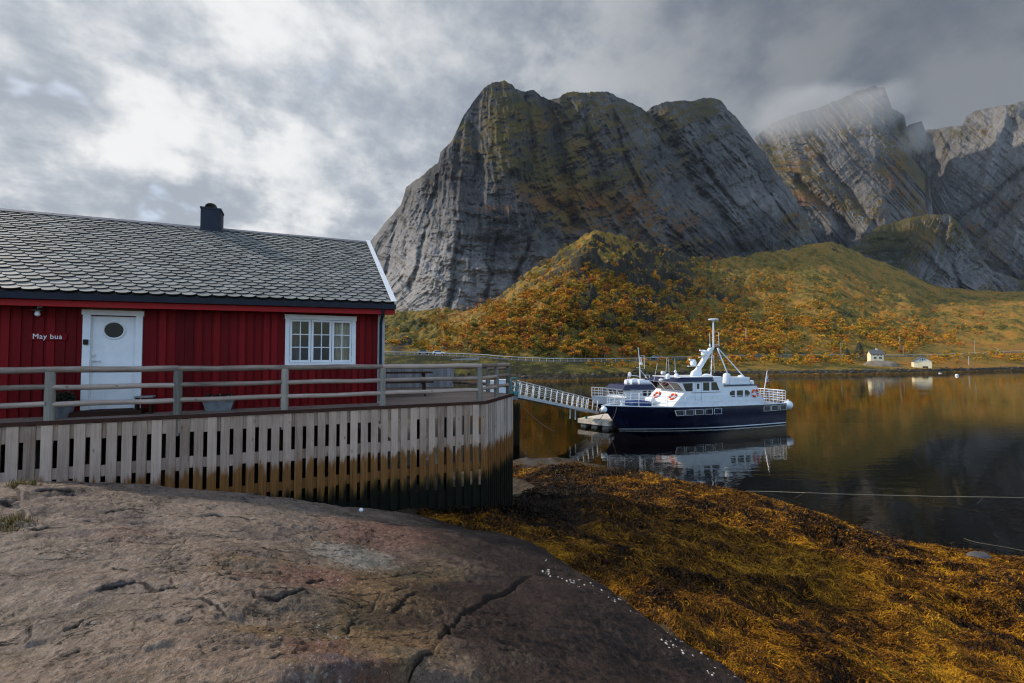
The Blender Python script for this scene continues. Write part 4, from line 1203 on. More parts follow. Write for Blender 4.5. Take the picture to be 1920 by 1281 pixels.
def hull_mesh(fr, c, L, levels, mats, row_mat, name, parent, ns=44):
    """levels: (z_stern, z_bow, halfbeam, tip_length, l0, power)"""
    S = np.linspace(0, 1, ns) ** 0.8; V = []; nl = len(levels)
    for side in (-1, 1):
        for (z0, z1, B, tip, l0, pw) in levels:
            for s in S:
                l = s * tip
                u = max(0.0, (l - l0) / (tip - l0)); b = B * (1 - u ** pw) * (0.94 + 0.06 * min(1, l / 3.0))
                z = z0 + (z1 - z0) * s ** 2.2
                V.append(fr(l, c + side * b, z))
    F = []; mi = []
    for sd in range(2):
        o = sd * nl * ns
        for k in range(nl - 1):
            for i in range(ns - 1):
                F.append((o + k * ns + i, o + k * ns + i + 1, o + (k + 1) * ns + i + 1, o + (k + 1) * ns + i)); mi.append(row_mat[k])
    for k in range(nl - 1):                               # transom
        F.append((k * ns, (k + 1) * ns, nl * ns + (k + 1) * ns, nl * ns + k * ns)); mi.append(row_mat[k])
    mb = MB(); mb.add(V, F); mb.m = mi
    # deck
    mb.mi = len(mats) - 1
    top = (nl - 1) * ns
    mb.add([np.array(mb.v[top + i]) - [0, 0, 0.06] for i in range(ns)] + [np.array(mb.v[nl * ns + top + i]) - [0, 0, 0.06] for i in range(ns)], [(i, i + 1, ns + i + 1, ns + i) for i in range(ns - 1)])
    return mb.build(name, mats, parent, smooth=True)

boat = thing('motor_boat', 'larger navy-hulled boat with white wheelhouse, tall raked mast and orange lifebuoys, moored nearest', 'boat', BF(8, 2.3, 0))
SH = (1.85, 2.06, 2.3, 17.35, 8.5, 2.3)
hull = hull_mesh(BF, 2.3, 17.3, [(-0.7, -0.7, 0.5, 13.6, 5.0, 2.0), (-0.25, -0.25, 2.0, 15.2, 5.0, 1.7), (0.0, 0.0, 2.18, 15.75, 6.0, 1.75), (0.07, 0.05, 2.2, 15.85, 6.2, 1.75), (0.15, 0.11, 2.21, 15.95, 6.4, 1.78), (0.6, 0.75, 2.25, 16.5, 7.5, 1.9), (1.14, 1.50, 2.29, 17.05, 8.2, 2.15), (1.20, 1.56, 2.315, 17.12, 8.3, 2.2), (1.85, 2.06, 2.31, 17.35, 8.5, 2.3)],
                 [M_hull, M_bwhite, M_deckgrey], [0, 0, 0, 1, 0, 0, 0, 0], 'hull', boat)
def sheer(l, side, extra=0.0, z=0.0):
    s = min(1, l / 17.35); u = max(0.0, (l - 8.5) / (17.35 - 8.5)); b = 2.31 * (1 - u ** 2.3) * (0.94 + 0.06 * min(1, l / 3.0))
    return BF(l, 2.3 + side * max(0.02, b + extra), 1.85 + 0.21 * s ** 2.2 + z)
# rub rail along the sheer
mb = MB()
for sd in (-1, 1): mb.tube([sheer(l, sd, 0.01, -0.01) for l in np.linspace(0.02, 17.3, 40)], 0.045, 6)
mb.build('rub_rail', M_bwhite, boat, smooth=True)
def bpoly(pts, n, inset, mat_, name, parent, th=0.03):
    """thin panel from picture-measured corners on the plane n"""
    q = [BF(*((lambda lz: (lz[0], n - inset, lz[1]))(BF.px(x, y, n)))) for x, y in pts]
    mb = MB(); mb.prism(q, BN * th); return mb.build(name, mat_, parent)
c6 = lambda x, y: (1260 + x / 7.117, 580 + y / 7.117)
c5 = lambda x, y: (1060 + x / 7.117, 580 + y / 7.117)
c8 = lambda x, y: (1100 + x / 4.8, 720 + y / 4.8)
def framed(pts, n, name, parent, rim=0.05):
    q = [np.array(BF.px(*p, n)) for p in pts]; cen = sum(q) / len(q)
    mb = MB(); outer = [BF((p + (p - cen) / np.linalg.norm(p - cen) * rim)[0], n - 0.018, (p + (p - cen) / np.linalg.norm(p - cen) * rim)[1]) for p in q]
    inner = [BF(p[0], n - 0.018, p[1]) for p in q]; k = len(q)
    mb.add(outer + inner + [p + BN * 0.05 for p in outer] + [p + BN * 0.05 for p in inner],
           [(i, (i + 1) % k, k + (i + 1) % k, k + i) for i in range(k)] + [(i, 2 * k + i, 2 * k + (i + 1) % k, (i + 1) % k) for i in range(k)] + [(k + i, k + (i + 1) % k, 3 * k + (i + 1) % k, 3 * k + i) for i in range(k)])
    w_ = mb.build(name, M_bwhite, parent)
    mb = MB(); mb.prism([BF(p[0], n - 0.008, p[1]) for p in q], BN * 0.03); mb.build('pane', M_bglass, w_)
    return w_
for x0, x1, x2, x3, y0, y1 in ((797, 874, 874, 812, 240, 286), (892, 963, 963, 892, 236, 281), (980, 1047, 1047, 980, 231, 277), (1066, 1131, 1131, 1066, 228, 273), (1150, 1213, 1213, 1150, 223, 270)):
    framed([c8(x0, y0), c8(x1, y0 - 3), c8(x2, y1 - 2), c8(x3, y1)], 0.0, 'hull_window', boat, 0.035)
for x0, x1, x2, x3, y0, y1 in ((1596, 1650, 1650, 1596, 202, 245), (1666, 1722, 1722, 1666, 196, 240), (1740, 1790, 1800, 1742, 192, 235)):
    framed([c8(x0, y0), c8(x1, y0 - 4), c8(x2, y1 - 4), c8(x3, y1)], 0.0, 'hull_window', boat, 0.035)
pl, pz = BF.px(1213.5, 776.7, 0.55)
mb = MB(); bb = 0.0
u_ = max(0.0, (pl - 7.9) / (16.8 - 7.9)); pn = 2.3 - 2.27 * (1 - u_ ** 2.05)
mb.torus(BF(pl, pn, pz), (-BN * 0.9 + BL * 0.42), 0.13, 0.032, 20, 8); mb.build('porthole', M_bwhite, boat, smooth=True)

# superstructure
NA, NB = 0.42, 4.18
mb = MB()
prof_b = [(12.3, 1.80), (10.83, 3.10), (11.62, 3.90), (7.0, 3.90), (6.84, 3.45), (3.16, 3.45), (2.42, 2.25), (2.42, 1.80)]
mb.prism([BF(l, NA, z) for l, z in prof_b], BN * (NB - NA))
cab = mb.build('wheelhouse', M_bwhite, boat)
mb = MB()
lo_ = [BF(12.05, NA - 0.10, 3.90), BF(7.9, NA - 0.06, 3.90), BF(7.9, NB + 0.06, 3.90), BF(12.05, NB + 0.10, 3.90)]
hi_ = [BF(11.3, NA + 0.25, 4.24), BF(8.2, NA + 0.02, 4.24), BF(8.2, NB - 0.02, 4.24), BF(11.3, NB - 0.25, 4.24)]
mb.hexa(lo_ + hi_); roofp = mb.build('visor_roof', M_roofblue, boat)
mb = MB(); mb.box(BF, 7.0, 11.25, NA + 0.1, NB - 0.1, 4.243, 4.29); mb.box(BF, 6.95, 7.88, NA - 0.02, NB + 0.02, 3.903, 4.26); mb.build('roof_deck', M_bwhite, boat)
mb = MB(); mb.box(BF, 3.0, 6.83, NA - 0.05, NB + 0.05, 3.453, 3.53); mb.build('aft_roof', M_roofblue, boat)
mb = MB(); mb.box(BF, 7.2, 10.2, NA - 0.022, NA - 0.002, 2.98, 3.015); mb.build('trim_strip', M_roofblue, boat)
for pts in ([c6(140, 990), c6(273, 985), c6(275, 1094), c6(185, 1094)], [c6(332, 992), c6(364, 992), c6(364, 1064), c6(332, 1064)], [c6(416, 978), c6(497, 976), c6(497, 1086), c6(416, 1086)], [c6(525, 975), c6(590, 973), c6(632, 1080), c6(525, 1080)],
            [c6(772, 1110), c6(800, 1086), c6(838, 1085), c6(838, 1170), c6(800, 1170), c6(772, 1145)], [c6(866, 1084), c6(946, 1082), c6(946, 1166), c6(866, 1166)], [c6(972, 1080), c6(1008, 1080), c6(1036, 1105), c6(1036, 1145), c6(1008, 1163), c6(972, 1163)]):
    bpoly(pts, NA, 0.012, M_bglass, 'window', cab)
mb = MB()
dq = [BF.px(*c6(308, 975), NA), BF.px(*c6(392, 975), NA), BF.px(*c6(392, 1210), NA), BF.px(*c6(308, 1210), NA)]
for (p, q) in ((0, 1), (1, 2), (2, 3), (3, 0)): mb.tube([BF(dq[p][0], NA - 0.004, dq[p][1]), BF(dq[q][0], NA - 0.004, dq[q][1])], 0.012, 4)
mb.build('door_seam', M_deckgrey, cab)
def wsplane(n, t, o=0.0): return BF(10.83 + 0.79 * t + o * 0.7, n, 3.10 + 0.80 * t - o * 0.7)
for n0, n1 in ((0.56, 1.58), (1.74, 2.86), (3.02, 4.04)):
    mb = MB(); mb.prism([wsplane(n0, 0.10, 0.012), wsplane(n1, 0.10, 0.012), wsplane(n1, 0.88, 0.012), wsplane(n0, 0.88, 0.012)], -(BL * 0.7 - np.array([0, 0, 0.7])) * 0.03); mb.build('windscreen', M_bglass, cab)
def lifebuoy(c, axis, label, Rr=0.30, r=0.075):
    mb = MB(); mb.torus(c, axis, Rr, r, 32, 10, bands=[0, 0, 0, 0, 0, 0, 1, 1])
    mb.build('lifebuoy', [M_orange, M_bwhite], None, label, 'lifebuoy', 'lifebuoys hung on the navy boat', smooth=True)
rl, rz_ = BF.px(1417, 737.0, 0.30)
lifebuoy(BF(rl, 0.33, rz_), BN, 'orange and white lifebuoy hung upright by the aft cabin windows')
fn = BL * 0.666 + np.array([0, 0, 0.746])
def frontpl(n, t): return BF(12.3 - 1.47 * t, n, 1.80 + 1.30 * t)
lifebuoy(frontpl(1.25, 0.62) + fn * 0.08, fn, 'orange lifebuoy on the sloping cabin front nearest the camera, seen as a full ring')
lifebuoy(frontpl(3.3, 0.62) + fn * 0.08, fn, 'orange lifebuoy on the far half of the sloping cabin front, nearer the bow')
# railings
def railing(pts_fn, ls, h, bars, name, parent, r=0.018, zrel=0.0):
    mb = MB()
    for k in bars: mb.tube([pts_fn(l, h * k + zrel) for l in ls], r, 5)
    for l in ls[::2]: mb.tube([pts_fn(l, zrel), pts_fn(l, h + zrel)], r, 5)
    return mb.build(name, M_bwhite, parent, smooth=True)
for sd in (-1, 1):
    railing(lambda l, z: sheer(l, sd, -0.07, z), list(np.linspace(3.2, 12.6, 13)), 0.82, (0.5, 1.0), 'side_rail', boat, 0.019)
    railing(lambda l, z: sheer(l, sd, -0.10, z), list(np.linspace(12.7, 16.9, 9)), 0.78, (0.35, 0.68, 1.0), 'bow_rail', boat, 0.023)
mb = MB()
bk = lambda n, l, z: BF(l, n, z)
path = [(0.15, 2.7), (0.15, 0.1), (2.3, 0.02), (4.45, 0.1), (4.45, 2.7)]
for z in (2.05, 2.27, 2.49, 2.71, 2.95): mb.tube([bk(n, l, z) for n, l in path], 0.020 if z < 2.9 else 0.032, 6)
for n, l in [(0.15, x) for x in np.linspace(0.1, 2.7, 8)] + [(4.45, x) for x in np.linspace(0.1, 2.7, 8)] + [(y, 0.06) for y in np.linspace(0.5, 4.1, 9)]: mb.tube([bk(n, l, 1.8), bk(n, l, 2.95)], 0.020, 5)
mb.build('stern_rail', M_bwhite, boat, smooth=True)
# mast
NC = 2.3
def P6(x, y, n=NC): return BF(*((lambda lz: (lz[0], n, lz[1]))(BF.px(*c6(x, y), n))))
def P5(x, y, n=NC): return BF(*((lambda lz: (lz[0], n, lz[1]))(BF.px(*c5(x, y), n))))
mb = MB(); mb.prism([P6(*p, NC - 0.14) for p in ((262, 905), (285, 835), (340, 795), (515, 515), (572, 508), (392, 800), (402, 905))], BN * 0.28)
mast = mb.build('mast', M_bwhite, boat)
mb = MB(); mb.tube([P6(553, 505), P6(552, 160)], [0.075, 0.06], 10); mb.tube([P6(560, 305), P6(622, 305), P6(628, 492), P6(565, 492)], 0.022, 6); mb.tube([P6(565, 470), P6(625, 470)], 0.02, 6); mb.tube([P6(503, 318), P6(507, 480), P6(520, 512), P6(560, 505)], 0.02, 6)
mb.lathe(P6(507, 480), [(-0.12, 0.06), (0, 0.085), (0.12, 0.05)], 10)
mb.build('mast_pole', M_bwhite, mast, smooth=True)
mb = MB(); mb.lathe(P6(553, 158), [(-0.02, 0.10), (0.08, 0.42), (0.14, 0.46), (0.20, 0.40), (0.22, 0.05)], 20); mb.ball(P6(608, 152), 0.08); mb.build('satellite_dish', M_bwhite, mast, smooth=True)
for (x, y, rr, bx0, bx1, by, ay) in ((430, 590, 0.27, 378, 470, 551, 640), (285, 722, 0.26, 238, 312, 676, 760)):
    mb = MB(); mb.lathe(P6(x, y + 32), [(0, rr * .7), (0.06, rr), (0.38, rr), (0.48, rr * .7), (0.52, 0.1)], 16)
    mb.build('radar_dome', M_bwhite, mast, smooth=True)
    mb = MB(); a_, b__ = P6(bx0, by), P6(bx1, by); mb.prism([a_ - [0, 0, .04], b__ - [0, 0, .08], b__ + [0, 0, .03], a_ + [0, 0, .08]], BN * 0.14); mb.tube([P6(x, y - 10), P6(x, by)], 0.05, 8); mb.build('radar_scanner', M_bwhite, mast)
    mb = MB(); mb.box(BF, BF.px(*c6(x + 110, ay), NC)[0], BF.px(*c6(x - 70, ay), NC)[0], NC - 0.1, NC + 0.1, BF.px(*c6(x, ay), NC)[1] - 0.02, BF.px(*c6(x, ay), NC)[1] + 0.03); mb.build('bracket', M_bwhite, mast)
for (p, q, nq, r_) in (((535, 560), (520, 885), 1.1, 0.045), ((557, 620), (567, 845), 3.4, 0.025), ((605, 520), (740, 855), 1.0, 0.05), ((612, 518), (972, 912), 1.9, 0.05)):
    mb = MB(); mb.tube([P6(*p), P6(*q, nq)], r_, 8); mb.build('mast_stay', M_bwhite, mast, smooth=True)
# deck gear on the roofs
mb = MB(); b0 = P6(732, 1015, 1.6); h_ = P6(732, 850, 1.6)[2] - b0[2]; mb.lathe(b0, [(0, .30), (h_ - .22, .31), (h_ - .08, .26), (h_, .08)], 18); mb.build('raft_canister', M_bwhite, boat, smooth=True)
mb = MB(); q0 = BF.px(*c6(780, 1015), 1.2); q1 = BF.px(*c6(1036, 905), 1.2); mb.box(BF, q1[0], q0[0], 1.2, 2.6, 3.52, q1[1]); mb.box(BF, q1[0] + .02, q0[0] - .6, 1.18, 1.2, q1[1] - .3, q1[1] - .05); mb.build('deck_locker', M_bwhite, boat, bevel=0.03)
mb = MB(); mb.lathe(P6(1065, 1012, 1.5), [(0, .19), (.3, .2), (.42, .14), (.46, .02)], 14); mb.build('vent_dome', M_bwhite, boat, smooth=True); mb = MB(); mb.lathe(P6(920, 905, 1.8), [(0, .28), (.12, .25), (.2, .05)], 14); mb.build('vent_dome', M_bwhite, boat, smooth=True)
mb = MB(); q0 = BF.px(*c6(565, 892), 2.8); q1 = BF.px(*c6(688, 848), 2.8); mb.box(BF, q1[0], q0[0], 2.8, 3.3, q0[1], q1[1]); mb.build('exhaust_box', M_rubber, boat)
mb = MB(); mb.lathe(P6(465, 905), [(0, .5), (.15, .45), (.28, .2), (.3, .03)], 16); mb.build('roof_hatch', M_bwhite, boat, smooth=True)
for (x, y0, y1, r_) in ((1370, 932, 858, .19), (1483, 932, 850, .19)):
    mb = MB(); b0 = P5(x, y0, 1.5); h_ = P5(x, y1, 1.5)[2] - b0[2]; mb.lathe(b0, [(0, r_ * .95), (h_ * .55, r_), (h_ * .85, r_ * .7), (h_, .03)], 14); mb.build('antenna_dome', M_bwhite, boat, smooth=True)
mb = MB(); mb.tube([P5(1322, 935, 1.4), P5(1318, 862, 1.4)], .03, 8); mb.lathe(P5(1304, 848, 1.3), [(-.12, .12), (.1, .15), (.14, .13)], 14, BL); mb.build('searchlight', M_bwhite, boat, smooth=True)
mb = MB(); mb.ball(P5(1468, 832, 1.5), .12); 
for p, q in (((1355, 645), (1335, 930)), ((1378, 668), (1386, 930)), ((1460, 660), (1467, 830)), ((1228, 725), (1178, 968))): mb.tube([P5(*p, 1.7), P5(*q, 1.7)], 0.016, 5)
mb.build('whip_antenna', M_bwhite, boat, smooth=True)
mb = MB(); mb.ball(P5(1280, 945, 2.0), .22, sc=(1, 1, .6)); mb.build('horn', M_bwhite, boat, smooth=True)
# bow gear
mb = MB(); mb.box(BF, 13.2, 15.0, 1.6, 3.1, 1.9, 2.28); mb.build('bow_cover', M_cover, boat, bevel=0.12)
mb = MB(); mb.lathe(BF(12.4, 2.9, 2.25), [(-.5, .08), (-.42, .24), (.42, .24), (.5, .08)], 16, BN); mb.build('raft_canister', M_bwhite, boat, smooth=True)
mb = MB(); mb.lathe(BF(15.6, 2.3, 1.95), [(0, .16), (.25, .12), (.3, .2), (.36, .2)], 12); mb.tube([BF(16.2, 2.0, 2.3), BF(17.55, 2.3, 2.0)], .05, 8); mb.build('anchor_winch', M_bwhite, boat, smooth=True)
mb = MB(); mb.tube([BF(17.3, 2.25, 1.9), BF(17.75, 2.25, 1.75), BF(17.62, 2.25, 1.45)], .05, 8); mb.build('anchor', M_galv, boat, smooth=True)
def fender(c, r, label):
    mb = MB(); mb.ball(c, r, 18, 12); mb.lathe(np.array(c) + [0, 0, r * .92], [(0, r * .25), (r * .25, r * .2)], 10)
    mb.build('fender', M_bwhite, None, label, 'fender', 'round white fenders on the navy boat', smooth=True)
fender(BF(-0.62, 0.5, 1.60), 0.42, 'round white fender hanging at the stern of the navy boat')
fender(BF(17.65, 1.75, 1.78), 0.26, 'smaller round white fender hanging at the bow of the navy boat')
# flag
ft = P6(1270, 820, 2.3); fb = P6(1228, 1110, 2.3)
flag = thing('flag', 'furled red flag with white and blue stripes on a leaning white staff', 'flag', fb)
mb = MB(); mb.tube([fb, ft], [0.045, 0.03], 8); mb.build('staff', M_bwhite, flag, smooth=True)
M_fred, M_fblue = simple('flag_red', (0.40, 0.012, 0.020), 0.8), simple('flag_blue', (0.01, 0.02, 0.14), 0.8)
mb = MB(); nx_, nz_ = 14, 10; V = []
dirf = -BL
for j in range(nz_ + 1):
    for i in range(nx_ + 1):
        u_, v_ = i / nx_, j / nz_
        base_ = ft + (fb - ft) * (0.20 + 0.34 * v_)
        V.append(base_ + dirf * (0.36 * u_ * (1 - 0.35 * v_)) + np.array([0, 0, -0.16 * u_ ** 1.3]) + BN * 0.07 * math.sin(u_ * 9 + v_ * 2))
F = []
for j in range(nz_):
    for i in range(nx_): F.append((j * (nx_ + 1) + i, j * (nx_ + 1) + i + 1, (j + 1) * (nx_ + 1) + i + 1, (j + 1) * (nx_ + 1) + i))
mb.add(V, F)
mb.m = [2 if (i in (4,) or j == 5) else 1 if (i in (3, 5) or j in (4, 6)) else 0 for j in range(nz_) for i in range(nx_)]
mb.build('cloth', [M_fred, M_bwhite, M_fblue], flag, smooth=True, fixn=False)

# ---------------------------------------------------------------- second boat, behind the pontoon
SO = 9.2
B2 = Frame(BA + BN * SO, BL, BN)
def q5(x, y, n=0.0): return B2.px(*c5(x, y), n)
l_bow = B2.px(1108, 752, 1.9)[0]; l_cf = q5(815, 1150)[0]; l_ca = q5(1330, 1150)[0]
boat2 = thing('motor_boat', 'smaller white boat with round liferaft canisters on its roof, half hidden behind the navy boat', 'boat', B2(l_ca, 1.9, 0))
L2 = l_bow; hull2 = hull_mesh(B2, 1.9, L2, [(-0.5, -0.5, 0.5, L2 - 3.2, l_ca, 2.0), (0, 0, 1.75, L2 - 1.5, l_ca + 1, 1.8), (0.9, 1.2, 1.88, L2 - .4, l_ca + 2, 2.0), (1.5, 2.0, 1.9, L2, l_ca + 2.5, 2.3)], [M_hull, M_bwhite, M_deckgrey], [0, 0, 1], 'hull', boat2)
zr0 = q5(900, 1082)[1]; zr1 = q5(900, 1015)[1]; zw0 = q5(900, 1172)[1]
mb = MB(); mb.prism([B2(l_cf + .5, .3, 1.5), B2(l_cf - .25, .3, zw0), B2(l_cf + .15, .3, zr0), B2(l_ca - 2, .3, zr0), B2(l_ca - 2, .3, 1.5)], BN * 3.2); cab2 = mb.build('wheelhouse', M_bwhite, boat2)
mb = MB(); mb.hexa([B2(l_cf + .3, .15, zr0), B2(l_ca - 2, .15, zr0), B2(l_ca - 2, 3.65, zr0), B2(l_cf + .3, 3.65, zr0), B2(l_cf - .2, .5, zr1), B2(l_ca - 2, .4, zr1), B2(l_ca - 2, 3.4, zr1), B2(l_cf - .2, 3.3, zr1)]); mb.build('visor_roof', M_roofblue, boat2)
for x0, x1, x2, x3 in ((1025, 1085, 1085, 1035), (1108, 1143, 1143, 1108), (1180, 1218, 1218, 1180)):
    mb = MB(); mb.prism([B2(*((lambda q: (q[0], .288, q[1]))(q5(x, y, .3)))) for x, y in ((x0, 1090), (x1, 1090), (x2, 1155), (x3, 1155))], BN * .03); mb.build('window', M_bglass, cab2)
for n0, n1 in ((.45, 1.4), (1.55, 2.4), (2.55, 3.35)):
    mb = MB(); w2 = lambda n, t: B2(l_cf - .25 + .4 * t + .012, n, zw0 + (zr0 - zw0) * t - .01); mb.prism([w2(n0, .12), w2(n1, .12), w2(n1, .9), w2(n0, .9)], -BL * .03); mb.build('windscreen', M_bglass, cab2)
zt2 = zr1
for x, y, n in ((850, 975, 2.4), (920, 965, 1.7), (1020, 972, 1.2), (1090, 980, 1.4)):
    l_, z_ = q5(x, y, n); mb = MB(); mb.lathe(B2(l_, n, z_), [(-.48, .06), (-.42, .30), (-.02, .34), (.02, .34), (.42, .30), (.48, .06)], 16, (1, .25, 0)); mb.build('raft_canister', M_bwhite, boat2, smooth=True)
mb = MB()
def P25(x, y, n=1.9): q = q5(x, y, n); return B2(q[0], n, q[1])
mb.tube([P25(1000, 1000), P25(992, 700), P25(970, 505)], [.07, .05, .025], 8); mb.tube([P25(1000, 812), P25(1160, 1000)], .035, 6); mb.tube([P25(950, 780), P25(1055, 790), P25(1050, 615), P25(1010, 620)], .03, 6); mb.tube([P25(985, 655), P25(1010, 640), P25(1015, 720)], .05, 6)
mb.build('mast', M_bwhite, boat2, smooth=True)
mb = MB(); mb.lathe(P25(1010, 745), [(0, .1), (.05, .2), (.22, .2), (.3, .05)], 12); mb.build('radar_dome', M_bwhite, boat2, smooth=True)
mb = MB(); mb.tube([P25(835, 930), P25(838, 880), P25(960, 890), P25(1000, 905)], .03, 6); mb.tube([P25(1065, 920), P25(1070, 878), P25(1120, 880), P25(1122, 940)], .03, 6); mb.build('roof_rail', M_bwhite, boat2, smooth=True)
mb = MB(); mb.lathe(P25(858, 870, 2.5), [(-.1, .2), (0, .28), (.1, .2)], 12, BL); mb.tube([P25(858, 880, 2.5), P25(860, 940, 2.5)], .03, 6); mb.build('searchlight', M_galv, boat2, smooth=True)
def sheer2(l, sd, z):
    u = max(0.0, (l - l_ca - 2.5) / (L2 - l_ca - 2.5)); s = l / L2
    return B2(l, 1.9 + sd * max(.03, 1.84 * (1 - u ** 2.3)), 1.5 + .5 * s ** 2.2 + z)
for sd in (-1, 1):
    railing(lambda l, z: sheer2(l, sd, z), list(np.linspace(l_cf - 2, L2 - .1, 15)), .85, (.33, .66, 1.0), 'bow_rail', boat2, .020)

# ---------------------------------------------------------------- pontoon
PA, PB = np.array([5.80, 39.2, 0]), np.array([8.9, 36.3, 0])
PF = Frame(PA, PB - PA)
if PF.ey[1] < 0: PF.ey = -PF.ey
pon = thing('floating_pontoon', 'small weathered white floating pontoon at the lower end of the gangway', 'pontoon', PF(1.5, 2, 0))
M_pon = simple('weathered_white_timber', (0.60, 0.55, 0.47), 0.8, var=0.2, nscale=2.5, dirt=0.8)
mb = MB(); mb.box(PF, -.1, 2.75, -.06, 0, .30, .66); mb.box(PF, -.16, -.1, -.06, 4.4, .30, .66); mb.box(PF, -.1, 2.75, 4.3, 4.4, .3, .66); mb.box(PF, 2.75, 2.85, -.06, 4.4, .3, .66); mb.build('side_board', M_pon, pon)
mb = MB()
for i in range(18):
    mb.tint = random.random(); mb.box(PF, -.08 + i * .153, .065 + i * .153, .002, 4.3, .62, .665)
mb.build('deck_planks', M_pon, pon)
for i in range(3):
    mb = MB(); mb.lathe(PF(.3 + 1.05 * i, .12, .06), [(0, .26), (4, .26)], 14, PF.ey); mb.build('float', simple('grey_float', (0.20, 0.20, 0.19), 0.6), pon, smooth=True)
mb = MB(); mb.lathe(PF(.5, .25, .67), [(0, .1), (.14, .09), (.16, .14), (.2, .14)], 10); mb.build('bollard', simple('teal_paint', (0.02, 0.16, 0.15), 0.5), pon, smooth=True)
# ---------------------------------------------------------------- gangway
G0 = np.array([0.28, 31.0, 3.36]); G1 = np.array([7.3, 38.7, 1.25])
gd = G1 - G0; GLn = np.linalg.norm(gd); GF = Frame(G0, gd, None, np.cross(gd, np.cross((0, 0, 1), gd)))
GF.ey = np.cross(GF.ez, GF.ex)
if GF.ey[1] < 0: GF.ey = -GF.ey
gang = thing('gangway', 'pale aluminium gangway with slatted handrails sloping from the wharf down to the pontoon', 'gangway', G0)
M_alu = simple('aluminium', (0.62, 0.64, 0.65), 0.4, metal=0.35, var=0.08)
mb = MB(); mb.box(GF, 0, GLn, 0, 1.1, .03, .07); mb.build('walkway', M_galv, gang)
for nb in (0, 1.1):
    mb = MB(); mb.box(GF, 0, GLn, nb - .05, nb + .05, -.14, .03); mb.build('beam', M_galv, gang)
    mb = MB(); mb.tube([GF(0, nb, .98), GF(GLn, nb, .98)], .036, 8)
    for h_ in (.42, .70): mb.tube([GF(0, nb, h_), GF(GLn, nb, h_)], .02, 6)
    mb.build('handrail', M_alu, gang, smooth=True)
    for i in range(15):
        a_ = .25 + (GLn - .5) * i / 14
        mb = MB(); mb.box(GF, a_ - .03, a_ + .03, nb - .03, nb + .03, .03, .97)
        mb.prism([GF(a_ - .2, nb - .015, .03), GF(a_ + .2, nb - .015, .03), GF(a_ + .03, nb - .015, .24), GF(a_ - .03, nb - .015, .24)], GF.ey * .03)
        mb.build('baluster', M_alu, gang)
# lower support frame
mb = MB()
for a_ in (.62, .69): 
    q = GF(GLn * a_, .1, -.1); mb.tube([q, q - [0, 0, .85]], .05, 6)
mb.build('support_leg', M_galv, gang)
# landing quay
M_conc = simple('stained_concrete', (0.20, 0.21, 0.20), 0.85, var=0.3, nscale=1.2, dirt=0.6)
M_teal = simple('teal_steel', (0.06, 0.20, 0.20), 0.5, var=0.2)
quay = thing('landing_quay', 'dark concrete landing on a tall pile where the gangway starts, just past the wharf corner', 'quay', (-2.0, 31.5, -1))
QF = Frame((0.42, 30.9, 0), (1, 0, 0), (0, 1, 0))
mb = MB(); mb.box(QF, -7, 0, 0, 3, 3.05, 3.38); mb.build('slab', M_conc, quay)
mb = MB(); mb.tube([QF(-.12, .25, -3), QF(-.12, .25, 3.05)], .22, 14); mb.build('pile', M_pile, quay, smooth=True)
mb = MB(); mb.tube([QF(-3.5, .4, -3), QF(-3.5, .4, 3.05)], .25, 14); mb.build('pile', M_pile, quay, smooth=True)
mb = MB()
for x_, h_ in ((-.45, 1.15), (-.12, 1.15)): mb.tube([QF(x_, .1, 3.38), QF(x_, .1, 3.38 + h_)], .055, 8)
mb.tube([QF(-.45, .1, 4.5), QF(-.12, .1, 4.5)], .05, 8); mb.tube([QF(-.45, .1, 3.9), QF(-.12, .1, 3.9)], .04, 8); mb.box(QF, -.62, .02, -.08, .08, 3.38, 3.62); mb.build('gate_frame', M_teal, quay, smooth=False)
for k, (x_, y_, hh) in enumerate(((-1.0, .6, .95), (-2.0, .9, .85))):
    cr_ = thing('fish_tub', ['white slatted tub on the landing quay seen through the corner railing', 'second white tub, farther left on the landing quay behind the railing'][k], 'tub', QF(x_, y_, 3.38), 'white tubs on the landing quay')
    mb = MB(); mb.hexa([QF(x_ - .38, y_ - .3, 3.384), QF(x_ + .38, y_ - .3, 3.384), QF(x_ + .38, y_ + .3, 3.384), QF(x_ - .38, y_ + .3, 3.384), QF(x_ - .46, y_ - .38, 3.38 + hh), QF(x_ + .46, y_ - .38, 3.38 + hh), QF(x_ + .46, y_ + .38, 3.38 + hh), QF(x_ - .46, y_ + .38, 3.38 + hh)]); mb.build('body', M_bwhite, cr_, bevel=.04)
    mb = MB(); mb.box(QF, x_ - .5, x_ + .5, y_ - .42, y_ + .42, 3.38 + hh, 3.45 + hh); mb.build('lid', M_bwhite, cr_, bevel=.02)
# ---------------------------------------------------------------- ropes
M_rope = simple('pale_rope', (0.24, 0.205, 0.14), 0.9); M_drope = simple('dark_rope', (0.05, 0.045, 0.04), 0.9)
def rope(pts, r, mat_, label, name='rope'):
    mb = MB(); mb.tube(pts, r, 6); return mb.build(name, mat_, None, label, 'rope', smooth=True)
def sag(p, q, s, n=12):
    p, q = np.array(p, float), np.array(q, float); return [p + (q - p) * t - np.array([0, 0, s * 4 * t * (1 - t)]) for t in np.linspace(0, 1, n)]
rope(sag(QF(.05, -.02, 2.9), (3.4, 36.5, 0.0), .25), .022, M_rope, 'thin pale mooring line running from the landing pile down into the water')
rope(sag(BF(17.2, 2.2, 1.95), PF(1.6, .3, .66), .3), .022, M_drope, 'dark mooring line from the navy bow to the pontoon, hanging slack')
rope(sag(BF(16.7, 1.4, 1.95), PF(2.6, .3, .66), .45), .022, M_rope, 'pale mooring line from the navy bow to the right end of the pontoon')
